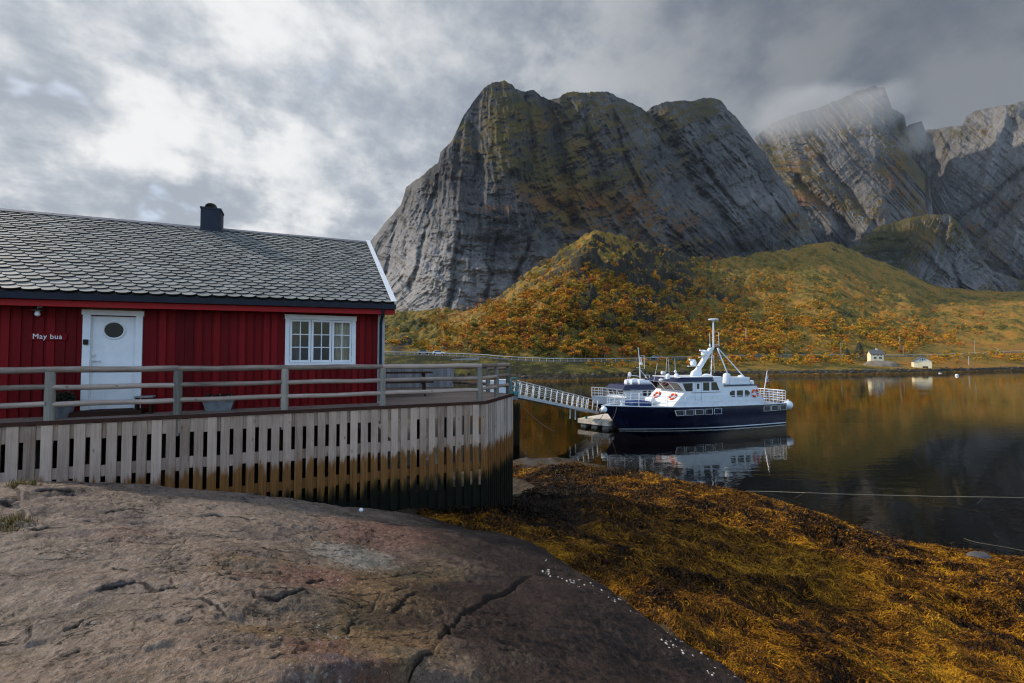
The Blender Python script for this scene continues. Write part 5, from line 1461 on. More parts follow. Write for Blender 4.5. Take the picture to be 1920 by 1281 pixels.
rpx = [(1398, 921, .02), (1450, 922, .05), (1510, 924, .26), (1580, 926.5, .16), (1650, 928.5, .12), (1720, 930, .14), (1780, 931.5, .18), (1845, 932, .30), (1900, 933, .2), (1990, 936, .1), (2150, 944, .0)]
rope([PZ(x, y, z) for x, y, z in rpx], .013, M_rope, 'long pale rope stretched just above the water beyond the seaweed')
for x0, y0, x1, y1, lb in ((1845, 932, 1832, 944, 'short dark rope tail dangling from the right part of the long pale rope'), (1510, 924, 1490, 934, 'short dark rope tail dangling from the left part of the long pale rope')):
    rope([PZ(x0, y0, .28), PZ(x1, y1, 0.02)], .012, M_drope, lb)
rope([PZ(x, y, .03) for x, y in ((1808, 1010), (1830, 1017), (1860, 1022), (1890, 1027), (1930, 1035), (1990, 1052))], .005, M_rope, 'thin pale rope end lying in the shallow water beside the seaweed bank')

# =================================================================== SHORE GROUND, FOREGROUND ROCK, SEAWEED
class TPS:
    """thin plate spline height field through measured points"""
    def __init__(self, pts, lam=0.02):
        self.p = np.array(pts, float); n = len(self.p)
        K = self.k(np.hypot(self.p[:, None, 0] - self.p[None, :, 0], self.p[:, None, 1] - self.p[None, :, 1])) + lam * np.eye(n)
        Q = np.c_[np.ones(n), self.p[:, :2]]
        A = np.block([[K, Q], [Q.T, np.zeros((3, 3))]])
        s = np.linalg.solve(A, np.r_[self.p[:, 2], np.zeros(3)])
        self.w, self.a = s[:n], s[n:]
    @staticmethod
    def k(r):
        return np.where(r > 1e-9, r * r * np.log(np.maximum(r, 1e-9)), 0.0)
    def __call__(self, x, y):
        x = np.asarray(x, float); y = np.asarray(y, float)
        out = self.a[0] + self.a[1] * x + self.a[2] * y
        for (px_, py_, _), w_ in zip(self.p, self.w):
            r2 = (x - px_) ** 2 + (y - py_) ** 2
            out = out + w_ * 0.5 * r2 * np.log(np.maximum(r2, 1e-12))
        return out

def gp_(x, y, Y=None, z=None):
    p = PY(x, y, Y) if z is None else PZ(x, y, z)
    return tuple(float(v) for v in p)

ground_pts = [gp_(1030, 860, z=0), gp_(1140, 875, z=0), gp_(1250, 897, z=0), gp_(1400, 927, z=0), gp_(1480, 950, z=0), gp_(1560, 977, z=0), gp_(1650, 1010, z=0), gp_(1800, 1040, z=0), gp_(1920, 1056, z=0), (18.5, 12.3, 0), (24, 9, -.1),
              gp_(960, 1003, Y=9.6), gp_(830, 974, Y=11.2), gp_(1100, 1072, Y=8.3), gp_(1250, 1180, Y=6.5), gp_(1420, 1281, Y=5.4), gp_(1500, 1100, z=1.15), gp_(1250, 980, z=1.05), gp_(1100, 940, z=1.0), gp_(1350, 1050, z=1.25), gp_(1600, 1200, z=1.25), gp_(1850, 1150, z=.65), gp_(1900, 1270, z=.95), gp_(1750, 1080, z=.45),
              gp_(910, 962, Y=12.6), gp_(1000, 865, z=.35), (0.6, 15.4, .95), (-5, 12, 2.4), (-9, 11, 2.9), (-14, 11, 3.4), (-3.5, 16, 1.9), (-6, 15.5, 3.7), (-9, 15, 4.2), (-14, 15, 4.3), (-6.5, 19, 3.6), (-10, 19, 4.2), (-3, 20, .8), (-8, 24, 2.4), (-5, 24, .7), (-14, 26, 2.0), (-20, 16, 4.3), (-25, 24, 3.0), (0, 22, 0.15), (-6, 34, -2.5), (-20, 40, -2.5),
              (3, 34, -2.2), (10, 30, -2.6), (16, 26, -2.6), (22, 20, -2.2), (28, 14, -1.6), (17, 19, -1.2), (13.5, 18.5, -.55), (16, 16, -.5), (20, 50, -4.2), (40, 40, -4.5), (45, 20, -3.5), (0, 60, -4.5), (-30, 60, -4), (14, 4, 1.1), (8, 2, 1.7), (3, 1, 1.9), (12, -2, 1.5), (26, 0, .2), (0, -4, 2.2), (-10, 0, 2.8), (-18, -4, 3)]
G = TPS(ground_pts, 0.05)
def mound(X, Y):
    """lumps of matted weed"""
    return 0.17 * fbm(X / 1.5, Y / 1.3, 4, 0.5, seed=301, ridged=True) + 0.10 * fbm(X / 0.45, Y / 0.4, 3, 0.5, seed=302)
def ground_z(X, Y):
    z = G(X, Y)
    return z + mound(X, Y) * np.clip((z + 0.25) / 0.6, 0.15, 1.0)

gY = np.concatenate([np.linspace(-14, 3.4, 24), np.geomspace(3.5, 31, 430), np.linspace(32, 75, 40)])
gs = np.linspace(-1, 1, 520)
spanL = np.where(gY < 32, -28, -45)[:, None]; spanR = np.clip(6 + gY * 1.35, 8, 80)[:, None]
tt_ = (gs[None] + 1) / 2
left_part = np.clip(tt_ / 0.2, 0, 1); right_part = np.clip((tt_ - 0.2) / 0.8, 0, 1)
xl0 = np.minimum(-1.0, 0 * gY)[:, None]
GX = spanL + (xl0 - spanL) * left_part + (spanR - xl0) * right_part
GY = np.broadcast_to(gY[:, None], GX.shape)
GZ = np.maximum(ground_z(GX, GY), -4.9)
def ground_mat():
    m, t, b = new_mat('weedy_shore')
    p = wpos(t); n = t.noise(p, 5, 6, 0.7); n2 = t.noise(p, 0.8, 4, 0.6); n3 = t.noise(p, 28, 4, 0.7)
    c = t.ramp(t.math('ADD', t.math('MULTIPLY', n, .6), t.math('MULTIPLY', n3, .4)), [(0.3, (0.010, 0.006, 0.003)), (0.5, (0.035, 0.020, 0.006)), (0.75, (0.070, 0.042, 0.009))])
    stone = t.map(t.vor(p, 2.3), 0.10, 0.16, 1, 0)
    z = t.sep(p)[2]
    c = t.mix(t.math('MULTIPLY', t.map(z, -0.02, -0.15), t.math('MULTIPLY', stone, .8)), c, (0.16, 0.13, 0.10))
    slab = t.map(t.vmath('LENGTH', t.scale(t.vmath('SUBTRACT', p, (1.28, 24.3, 0.3)), (0.95, 0.5, 0.0)), out=1), 0.75, 0.95, 1, 0)
    c = t.mix(t.math('MULTIPLY', slab, t.map(n, .3, .5)), c, (0.034, 0.026, 0.022))
    t.put(b.inputs['Base Color'], c); b.inputs['Roughness'].default_value = 0.55
    t.put(b.inputs['Normal'], t.bump(t.math('ADD', n, t.math('MULTIPLY', n3, .6)), 0.9, 0.06))
    return m
grid_obj('ground', np.stack([GX, GY, GZ], -1), ground_mat())

# ---------------------------------------------------------------- the big granite hump
rock_pts = [gp_(0, 908, Y=6.6), gp_(100, 905, Y=7.0), gp_(220, 907, Y=7.4), gp_(330, 914, Y=7.8), gp_(450, 926, Y=8.1), gp_(560, 938, Y=8.5), gp_(640, 947, Y=8.9), gp_(700, 955, Y=9.4), gp_(760, 963, Y=10.0),
            gp_(100, 1281, Y=2.25), gp_(400, 1281, Y=2.2), gp_(700, 1281, Y=2.25), gp_(100, 1050, Y=3.95), gp_(400, 1050, Y=4.1), gp_(700, 1100, Y=4.45), gp_(500, 1150, Y=3.2), gp_(250, 1150, Y=3.05), gp_(600, 1000, Y=6.2), gp_(300, 960, Y=5.9),
            gp_(830, 985, Y=9.3), gp_(900, 1060, Y=6.2), gp_(960, 1120, Y=5.3), gp_(960, 1200, Y=3.75), gp_(960, 1281, Y=2.75), gp_(800, 1180, Y=3.5), gp_(1000, 1080, Y=6.4), gp_(1050, 1060, Y=7.5), gp_(1100, 1170, Y=4.9), gp_(1100, 1281, Y=3.35),
            gp_(960, 1006, Y=9.3), gp_(830, 976, Y=10.9), gp_(1100, 1076, Y=7.9), gp_(1250, 1183, Y=6.2), gp_(1420, 1283, Y=5.15), gp_(1250, 1281, Y=4.3), gp_(1180, 1230, Y=4.7),
            (0, 0.5, 4.42), (-3, 0.5, 4.45), (3, 0.5, 3.6), (-8, 2, 4.4), (-14, 5, 4.2), (-18, 2, 4.2), (5, 1.5, 2.0), (0, -4, 4.3), (-10, -4, 4.4), (6, -4, 1.2),
            (1.2, 10.5, 1.2), (2.6, 8.9, 1.0), (3.6, 7.3, 0.9), (4.2, 6.0, 0.9), (-.5, 12.2, 1.2), (-2.2, 11.4, 2.0), (-4.2, 10.2, 2.55), (-6.5, 9.2, 2.95), (-9, 8.2, 3.25), (-14, 7.5, 3.4), (-5, 12.5, 1.2), (-10, 11, 2.0), (8, 8, -1), (6, 12, -1), (-20, 9, 3)]
RK = TPS(rock_pts, 0.03)
ny_r, ns_r = 780, 1250
rY = np.geomspace(0.7, 13.5, ny_r)
rs_ = np.linspace(-1.75, 0.95, ns_r)
RX = rs_[None] * (rY[:, None] + 0.25); RY = np.broadcast_to(rY[:, None], RX.shape).copy()
RZ = RK(RX, RY)
# which picture column/row each point falls on: used only to place the measured cracks on the surface
base_z = RZ.copy()
RZ = RZ + 0.085 * fbm(RX / 1.6, RY / 1.4, 4, 0.5, seed=401) + 0.020 * fbm(RX / 0.30, RY / 0.26, 4, 0.55, seed=402)
# flaky ledges: low terraces that follow a tilted bedding
bed = fbm(RX / 1.1 + 0.5 * RY, RY / 0.55 - 0.25 * RX, 5, 0.55, seed=403)
ter = bed * 7; fl_r = np.floor(ter); fr_r = ter - fl_r
RZ = RZ + 0.016 * (fl_r + sstep(fr_r, 0.72, 1.0)) / 1.0 * np.clip(0.5 + 1.2 * fbm(RX / 1.3, RY / 1.3, 3, seed=404), 0, 1)
RZ = RZ + 0.0085 * fbm(RX / 0.06, RY / 0.055, 4, 0.62, seed=405) + 0.012 * fbm(RX / 0.16, RY / 0.11, 3, 0.6, seed=411, ridged=True) + 0.010 * np.minimum(0, fbm(RX / 0.12, RY / 0.09, 3, 0.6, seed=406))
crack_px = [
    ([(1000, 1078), (960, 1105), (920, 1130), (880, 1155), (840, 1180), (826, 1200), (815, 1220), (770, 1250), (735, 1285)], 0.0075, 0.13, 0.05),
    ([(375, 967), (400, 964), (440, 972), (468, 978), (507, 985)], 0.020, 0.09, 0.06), ([(62, 931), (100, 925), (145, 920)], 0.022, 0.09, 0.06), ([(148, 973), (190, 978), (228, 969)], 0.016, 0.06, 0.04),
    ([(198, 1053), (230, 1060), (262, 1065)], 0.012, 0.06, 0.05), ([(166, 1110), (205, 1101), (260, 1090), (280, 1092), (298, 1104), (330, 1100), (367, 1081)], 0.011, 0.06, 0.05), ([(330, 1122), (360, 1133), (400, 1145), (432, 1158)], 0.010, 0.05, 0.04),
    ([(460, 1118), (480, 1132), (520, 1134), (560, 1122), (584, 1111)], 0.011, 0.055, 0.04), ([(100, 1184), (140, 1170), (180, 1144)], 0.010, 0.05, 0.03), ([(50, 1166), (43, 1190), (32, 1204)], 0.009, 0.04, 0.03), ([(278, 1283), (300, 1258), (347, 1220)], 0.011, 0.06, 0.05),
    ([(180, 956), (240, 953), (288, 955)], 0.010, 0.035, 0.02), ([(306, 1038), (340, 1020), (368, 1004)], 0.012, 0.05, 0.03), ([(486, 1024), (520, 1032), (550, 1038)], 0.010, 0.05, 0.03), ([(410, 1091), (440, 1083)], 0.009, 0.04, 0.03), ([(414, 1100), (446, 1103)], 0.009, 0.04, 0.02), ([(498, 1092), (527, 1092)], 0.009, 0.04, 0.02), ([(568, 1095), (617, 1087)], 0.010, 0.04, 0.03),
    ([(664, 1101), (700, 1085), (740, 1075), (790, 1067), (824, 1071)], 0.008, 0.04, 0.015), ([(728, 1129), (755, 1112), (767, 1093)], 0.009, 0.045, 0.03), ([(728, 1152), (760, 1132), (780, 1116)], 0.009, 0.045, 0.03), ([(688, 1146), (712, 1121)], 0.007, 0.03, 0.02), ([(638, 1176), (660, 1163), (677, 1159)], 0.008, 0.03, 0.02), ([(498, 1256), (537, 1239)], 0.008, 0.03, 0.02),
    ([(-40, 1030), (0, 1017), (50, 1003), (100, 992), (167, 997)], 0.016, 0.06, 0.05), ([(833, 1002), (882, 1009)], 0.014, 0.05, 0.03), ([(718, 985), (772, 990)], 0.014, 0.05, 0.03), ([(628, 962), (680, 968)], 0.014, 0.05, 0.03), ([(930, 1226), (965, 1231), (987, 1240)], 0.010, 0.03, 0.02), ([(1000, 1080), (1050, 1072)], 0.012, 0.03, 0.02), ([(786, 1008), (830, 1018)], 0.012, 0.04, 0.02), ([(330, 1030), (300, 1052)], .008, .03, .02), ([(360, 1150), (300, 1200), (260, 1230)], .007, .02, .02), ([(120, 1230), (170, 1215)], .007, .02, .015),
    ([(-20, 950), (15, 948), (33, 945), (30, 925), (20, 908)], 0.03, 0.12, 0.10), ([(-20, 995), (15, 990), (45, 977), (34, 948)], 0.028, 0.11, 0.10)]
cam_dist = lambda x, y: None
def rock_hit(x, y):
    """point of the rock seen at a picture position"""
    q = ray(float(x), float(y)); ts = np.geomspace(1.2, 14, 500)
    P = EYE[None] + q[None] * (ts / q[1])[:, None]
    below = P[:, 2] < RK(P[:, 0], P[:, 1])
    return P[int(np.argmax(below))] if below.any() else P[-1]
crk = np.zeros_like(RZ)
wob = 0.045 * fbm(RX / 0.42, RY / 0.38, 2, 0.4, seed=407)
for pts, wd, dp, stp in crack_px:
    W = np.array([rock_hit(x, y)[:2] for x, y in pts])
    lo, hi = W.min(0) - 0.7, W.max(0) + 0.7
    msk = (RX > lo[0]) & (RX < hi[0]) & (RY > lo[1]) & (RY < hi[1])
    if not msk.any(): continue
    xq, yq = RX[msk] + wob[msk], RY[msk] + wob[msk] * 0.6
    best = np.full(xq.shape, 1e9); sgn = np.zeros(xq.shape); par = np.zeros(xq.shape); nseg = len(W) - 1
    for i in range(nseg):
        d_ = W[i + 1] - W[i]; L_ = d_ @ d_
        t_ = np.clip(((xq - W[i, 0]) * d_[0] + (yq - W[i, 1]) * d_[1]) / L_, 0, 1)
        ex_, ey_ = xq - W[i, 0] - t_ * d_[0], yq - W[i, 1] - t_ * d_[1]
        dd = np.hypot(ex_, ey_); s_ = d_[0] * ey_ - d_[1] * ex_
        u = dd < best; best[u] = dd[u]; sgn[u] = np.sign(s_[u]) * (1 if d_[0] >= 0 else -1); par[u] = (i + t_[u]) / nseg
    taper = np.clip(np.minimum(par, 1 - par) * 6, 0.0, 1.0) ** 0.6
    wd = np.maximum(wd * np.clip(yq / 4.0, 0.6, 2.2) * 0.62, 0.0042 * yq); dp = dp * 0.38; stp = stp * 0.75
    prof_ = np.exp(-(best / (wd * (0.35 + 0.65 * taper))) ** 2) * taper
    sd_ = best * sgn
    flake = sstep(sd_, -0.006 * yq, 0.008 * yq) * np.exp(-(best / 0.20)) * stp * 0.75 * taper      # the upper flake overhangs the lower one
    RZ[msk] += -prof_ * dp * np.clip(0.6 + 0.8 * vnoise(par * 9, par * 0 + dp * 100), 0.25, 1.2) + flake
    crk[msk] = np.maximum(crk[msk], prof_)
# dark hollow below the large joint, at the bottom edge
hc_ = rock_hit(765, 1275)
RZ -= 0.34 * np.exp(-(((RX - hc_[0]) * 0.83 + (RY - hc_[1]) * 0.55) / 0.42) ** 2 - ((-(RX - hc_[0]) * 0.55 + (RY - hc_[1]) * 0.83) / 0.10) ** 2)
slab_c = rock_hit(-10, 930)
RZ += 0.05 * sstep(-(RX - slab_c[0]), -0.55, -0.35) * (RY > 5.0) * (RY < 8.0)

zoneo = np.zeros_like(RZ); zoner = np.zeros_like(RZ); zonel = np.zeros_like(RZ); zoneg = np.zeros_like(RZ)
def zone_add(arr, x, y, rad, amt, asp=1.0):
    c = rock_hit(x, y); arr += amt * np.exp(-(((RX - c[0]) / rad) ** 2 + ((RY - c[1]) / (rad * asp)) ** 2))
for a_ in ((780, 1110, .75, .9, 1.3), (860, 1160, .6, .8, 1.0), (650, 1240, .35, .5, .8), (480, 1180, .30, .4, .8), (450, 1050, .5, .35, 1.3), (720, 1180, .5, .7, 1.0)): zone_add(zoneo, *a_)
for a_ in ((600, 1210, .35, .9, .8), (660, 1255, .25, .9, .8), (700, 1000, 1.0, .75, 1.2), (520, 1080, .5, .6, 1.0), (260, 1010, .6, .5, 1.0), (560, 1150, .35, .6, 1.0), (790, 1010, .6, .8, 1.2), (620, 1085, .4, .5, 1.0)): zone_add(zoner, *a_)
for a_ in ((690, 1045, .55, 1.0, 1.2), (640, 1030, .4, .9, 1.3), (500, 1215, .25, .8, .8), (250, 1010, .4, .5, 1.2), (600, 1170, .2, .8, 1.0), (380, 1075, .3, .5, 1.0)): zone_add(zonel, *a_)
for a_ in ((100, 1000, 2.2, .9, .9), (60, 1150, 1.1, .7, .8), (480, 960, 1.2, .6, 1.0)): zone_add(zoneg, *a_)

def rock_ground_mat():
    m, t, b = new_mat('granite_rock')
    p = wpos(t); ck = t.attr('crack')
    st = t.scale(p, (1, 1, 1.6))
    n1 = t.noise(st, 0.75, 6, 0.62, 0.5); n2 = t.noise(st, 2.4, 7, 0.66, 0.3); n3 = t.noise(p, 13, 6, 0.7); n4 = t.noise(p, 60, 4, 0.7); n5 = t.noise(t.vmath('ADD', p, (31.0, 7.0, 3.0)), 0.9, 5, 0.62, 0.8); n6 = t.noise(t.vmath('ADD', p, (-12.0, 17.0, 5.0)), 1.5, 6, 0.65, 0.5)
    grey = t.ramp(t.math('ADD', t.math('MULTIPLY', n2, .5), t.math('MULTIPLY', n3, .5)), [(0.3, (0.064, 0.045, 0.034)), (0.5, (0.172, 0.124, 0.094)), (0.72, (0.330, 0.252, 0.195))])
    ochre = t.ramp(n3, [(0.3, (0.065, 0.038, 0.017)), (0.7, (0.235, 0.148, 0.070))])
    red = t.ramp(n3, [(0.3, (0.070, 0.030, 0.025)), (0.7, (0.20, 0.098, 0.075))])
    mauve = t.ramp(n3, [(0.3, (0.045, 0.034, 0.038)), (0.7, (0.145, 0.112, 0.112))])
    x_, y_, z_ = t.sep(p)
    zo, zr_, zl, zg_ = t.attr('ochre'), t.attr('red'), t.attr('lichen'), t.attr('grey')
    wob = t.math('MULTIPLY', t.math('SUBTRACT', n2, .5), 1.3)
    grey = t.mix(t.math('MULTIPLY', zg_, .30), grey, t.mix(n3, (0.12, .105, .095), (0.33, .30, .27)))
    c = t.mix(t.math('MULTIPLY', t.map(t.math('ADD', zo, t.math('ADD', wob, t.math('MULTIPLY', t.math('SUBTRACT', n1, .5), .8))), .12, .55), .9), grey, ochre)
    c = t.mix(t.math('MULTIPLY', t.map(t.math('ADD', zr_, t.math('ADD', wob, t.math('MULTIPLY', t.math('SUBTRACT', n5, .5), 1.2))), .30, .80), .75), c, red)
    c = t.mix(t.math('MULTIPLY', t.map(n6, .52, .64), .7), c, mauve)
    # low rock darkened: tide stain plus the shade of the right-hand flank, painted in
    tide = t.math('ADD', t.math('ADD', z_, t.math('MULTIPLY', y_, .2)), t.math('MULTIPLY', t.math('SUBTRACT', n1, .5), .9))
    wet_shade = t.map(tide, 4.80, 4.42)
    c = t.mix(t.math('MULTIPLY', wet_shade, .93), c, t.ramp(n2, [(0.3, (0.012, 0.009, 0.009)), (0.7, (0.038, 0.025, 0.023))]))
    moss = t.math('MULTIPLY', t.map(tide, 5.05, 4.8), t.math('MULTIPLY', t.map(tide, 4.45, 4.65), t.map(n6, .48, .58)))
    c = t.mix(t.math('MULTIPLY', moss, .22), c, (0.075, 0.075, 0.015))
    # pale lichen spots and speckle, barnacles near the weed line
    lv = t.vor(t.vmath('ADD', p, t.scale(t.noise(p, 9, 2, .5, out=1), (.06, .06, .06))), 17)
    lf = t.math('MULTIPLY', t.map(lv, 0.20, 0.12), t.map(t.math('ADD', t.noise(p, 1.9, 4, .6), t.math('MULTIPLY', zl, .35)), .53, .68))
    lf = t.math('MULTIPLY', lf, t.math('SUBTRACT', 1.0, wet_shade))
    c = t.mix(t.math('MULTIPLY', lf, .75), c, (0.42, 0.42, 0.39))
    lp = t.math('MULTIPLY', t.map(t.math('ADD', t.math('MULTIPLY', zl, .6), t.math('ADD', wob, t.math('SUBTRACT', n3, .5))), .35, .70), .55)
    dry = t.math('SUBTRACT', 1.0, t.math('MULTIPLY', wet_shade, .92)); lp = t.math('MULTIPLY', lp, dry)
    c = t.mix(lp, c, t.mix(n4, (0.17, .165, .15), (0.40, .40, .37)))
    c = t.mix(t.math('MULTIPLY', t.map(n4, .58, .68), t.math('MULTIPLY', dry, .55)), c, (0.42, 0.38, 0.335))
    c = t.mix(t.math('MULTIPLY', t.map(n4, .44, .36), .7), c, (0.030, 0.024, 0.023))
    # hairline partings along the bedding
    hv = t.new('ShaderNodeVectorRotate', rotation_type='Z_AXIS'); t.put(hv.inputs['Vector'], p); hv.inputs['Angle'].default_value = R(-24)
    hn = t.noise(t.scale(hv.outputs[0], (0.45, 1.5, 2.2)), 1.7, 5, .55, .7); hm = t.noise(p, 1.1, 3, .5)
    hair = t.math('MULTIPLY', t.map(t.math('ABSOLUTE', t.math('SUBTRACT', hn, .5)), .011, .003), t.map(hm, .40, .50))
    hn2 = t.noise(t.scale(hv.outputs[0], (0.6, 1.6, 2.2)), 5.0, 5, .55, .5)
    hair2 = t.math('MULTIPLY', t.map(t.math('ABSOLUTE', t.math('SUBTRACT', hn2, .5)), .014, .004), t.map(t.noise(p, 2.3, 3, .5), .44, .54))
    hair = t.math('MAXIMUM', hair, t.math('MULTIPLY', hair2, .7))
    ck = t.math('MAXIMUM', ck, hair)
    pit = t.map(t.vor(t.vmath('ADD', p, t.scale(t.noise(p, 30, 2, .5, out=1), (.05, .05, .05))), 34), .16, .06, 0, 1)
    c = t.mix(t.math('MULTIPLY', pit, t.math('MULTIPLY', t.map(n2, .4, .6), .5)), c, (0.05, 0.04, 0.038))
    c = t.mix(t.math('MULTIPLY', t.map(ck, .40, .85), .85), c, (0.016, 0.012, 0.011))
    t.put(b.inputs['Base Color'], c)
    t.put(b.inputs['Roughness'], t.map(wet_shade, 0, 1, .78, .55))
    b.inputs['Specular IOR Level'].default_value = 0.14
    h = t.math('ADD', t.math('MULTIPLY', n3, 1.0), t.math('ADD', t.math('MULTIPLY', n4, .40), t.math('SUBTRACT', t.math('MULTIPLY', n2, .9), t.math('MULTIPLY', hair, .5))))
    t.put(b.inputs['Normal'], t.bump(h, 0.85, 0.035))
    return m
RP = np.stack([RX, RY, RZ], -1)
rock = grid_obj('rock', RP, rock_ground_mat(), {'crack': crk, 'ochre': zoneo, 'red': zoner, 'lichen': zonel, 'grey': zoneg})
# barnacles along the weed line
def rock_z(x, y):
    j = np.clip(np.searchsorted(rY, y), 0, ny_r - 1); s = x / (y + 0.25); i = np.clip(((s + 1.75) / 2.7 * (ns_r - 1)).round().astype(int), 0, ns_r - 1)
    return RZ[j, i]
bp_ = []
brng = np.random.default_rng(5)
for _ in range(330):
    t_ = brng.random(); cx = 1290 + 180 * t_ + brng.normal(0, 16); cy = 1150 + 95 * t_ + brng.normal(0, 14) + 8
    if brng.random() < .25: cx, cy = 1060 + 220 * t_ + brng.normal(0, 8), 1042 + 100 * t_ + brng.normal(0, 8)
    bp_.append(rock_hit(cx - 46, cy + 16))
mb = MB()
for p in bp_:
    r_ = brng.uniform(.008, .02); z_ = float(rock_z(np.array([p[0]]), np.array([p[1]]))[0])
    mb.lathe((p[0], p[1], z_ - .004), [(0, r_), (r_ * .8, r_ * .5)], 6)
mb.build('barnacles', simple('barnacle_white', (0.5, 0.48, 0.44), 0.8), None, 'scattered white barnacles on the dark lower flank of the rock beside the seaweed', 'barnacles', kind='stuff')

# ---------------------------------------------------------------- seaweed: matted strands
def weed_mat():
    m, t, b = new_mat('rockweed')
    tn = t.attr('tint')
    c = t.ramp(tn, [(0.0, (0.008, 0.004, 0.002)), (0.25, (0.032, 0.012, 0.003)), (0.5, (0.110, 0.046, 0.004)), (0.75, (0.245, 0.102, 0.007)), (1.0, (0.43, 0.212, 0.012))])
    t.put(b.inputs['Base Color'], c)
    b.inputs['Roughness'].default_value = 0.45
    b.inputs['Specular IOR Level'].default_value = 0.12
    return m
NW = 300000
wr_ = np.random.default_rng(12)
# spread evenly over the bank, denser towards the camera
sx = wr_.uniform(780, 2150, NW * 3); sy = 868 + (1330 - 868) * wr_.random(NW * 3) ** 0.95
q = ray(sx, sy)
t0 = np.full(sx.shape, 5.0); 
for _ in range(14):                                        # walk down onto the ground sheet
    P = EYE + q * (t0 / q[:, 1])[:, None]
    t0 = np.clip(t0 + (P[:, 2] - G(P[:, 0], P[:, 1])) * 1.15, 3.2, 40)
P = EYE + q * (t0 / q[:, 1])[:, None]
X0, Y0 = P[:, 0], P[:, 1]; zg = G(X0, Y0)
rkz = RK(X0, Y0)
edge_n = 0.25 * fbm(X0 / 0.8, Y0 / 0.8, 3, seed=501)
inside = (np.abs(P[:, 2] - zg) < 0.25) & (zg > -0.22 + 0.3 * edge_n + .0 + wr_.random(X0.size) * .22 - .1) & (rkz < zg + 0.10 + 0.3 * edge_n) & (Y0 < 30)
# keep out from under the wharf and off the bare slab beyond its corner
underd = (((X0 - K1[0]) * 2.5 - (Y0 - K1[1]) * .8 < 0) & (Y0 > 13.04 + .47 * X0 - 0.1) & (Y0 < 15.3)) | ((Y0 >= 15.3) & (X0 < -0.4))
slabm = np.hypot((X0 - 1.28) * .95, (Y0 - 24.3) * .5) < 0.8
inside &= ~underd & ~(slabm & (wr_.random(X0.size) < .8))
idx = np.nonzero(inside)[0][:NW]
X0, Y0 = X0[idx], Y0[idx]; n_ = len(idx)
clump = fbm(X0 / 0.8, Y0 / 0.8, 4, 0.55, seed=502); cl2 = fbm(X0 / 2.6, Y0 / 2.2, 3, 0.5, seed=503); cl3 = fbm(X0 / .22, Y0 / .22, 2, seed=507)
ang = 2.6 * fbm(X0 / 1.3, Y0 / 1.3, 3, 0.5, seed=504) + wr_.normal(0, 0.55, n_) - 0.3
curl = wr_.normal(0, 2.3, n_)
Lw = (0.06 + 0.34 * wr_.random(n_) ** 2.2) * np.clip(Y0 / 9, 0.75, 1.6)
Ww = wr_.uniform(0.5, 1.2, n_) * 0.0052 * np.clip(Y0 / 7, 0.8, 2.6)
frond = (cl2 + 0.5 * cl3 + wr_.normal(0, .25, n_)) < -0.10            # patches of short, broad, bladdered fronds
Lw = np.where(frond, 0.035 + 0.06 * wr_.random(n_), Lw) * 1.0
Ww = np.where(frond, Ww * 2.1, Ww)
NSEG = 4
ver = np.zeros((n_, NSEG + 1, 2, 3)); cx, cy = X0.copy(), Y0.copy(); up_ = wr_.uniform(0.0, 0.05, n_); arch = np.where(frond, wr_.uniform(0.01, 0.05, n_), wr_.uniform(0.005, 0.04, n_)) * np.clip(Y0 / 9, .8, 1.5)
for k in range(NSEG + 1):
    a_ = ang + curl * k / NSEG
    zz_ = ground_z(cx, cy) + 0.006 + up_ + arch * math.sin(math.pi * k / NSEG)
    wx, wy = -np.sin(a_), np.cos(a_); wk = Ww * (1.0 if k < NSEG else 0.3)
    tw = wr_.normal(0, .35, n_)
    ver[:, k, 0] = np.stack([cx - wx * wk, cy - wy * wk, zz_ - tw * wk], -1); ver[:, k, 1] = np.stack([cx + wx * wk, cy + wy * wk, zz_ + tw * wk], -1)
    cx = cx + np.cos(a_) * Lw / NSEG; cy = cy + np.sin(a_) * Lw / NSEG
bi = (np.arange(n_) * (NSEG + 1) * 2)[:, None] + np.arange(NSEG)[None] * 2
Fw = np.stack([bi, bi + 1, bi + 3, bi + 2], -1).reshape(-1, 4)
tint_w = np.clip(np.where(frond, .34, .44) + 0.45 * clump + 0.28 * cl2 + 0.38 * cl3 + wr_.normal(0, .19, n_) - 0.75 * gauss(X0, Y0, 1.2, 16.5, 2.0, 4.6), 0, 1)  # last term darkens weed by the wharf corner, painting in its shadow
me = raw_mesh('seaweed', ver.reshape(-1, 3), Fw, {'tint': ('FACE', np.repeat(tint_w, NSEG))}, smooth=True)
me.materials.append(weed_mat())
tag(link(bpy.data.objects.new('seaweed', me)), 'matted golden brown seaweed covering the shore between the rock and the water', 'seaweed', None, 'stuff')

# a few bare stones at the water's edge
M_stone = simple('wet_stone', (0.09, 0.085, 0.085), 0.5, var=.3, nscale=4, bump=.4)
def stone(c, r, label, sc, seed):
    mb = MB(); mb.ball(c, r, 20, 12, sc); V = np.array(mb.v); dlt = V - np.array(c)
    nn = 1 + 0.16 * fbm(dlt[:, 0] / r * 1.3 + seed, dlt[:, 1] / r * 1.3 + dlt[:, 2] / r, 3, seed=seed); mb.v = [tuple(p) for p in (np.array(c) + dlt * nn[:, None])]
    mb.build('stone', M_stone, None, label, 'stone', 'stones at the edge of the seaweed', smooth=True)
stone(PZ(1835, 1046, .12), .24, 'smooth grey stone among weed at the waterline, farthest right', (1.5, .8, .7), 1)
stone(PZ(1690, 1017, .06), .11, 'small grey stone at the waterline left of the larger stone', (1.6, .9, .6), 2)
stone(PZ(1640, 1008, .04), .08, 'tiny pinkish stone at the waterline, farthest left of the bare stones', (1.5, .9, .7), 3)
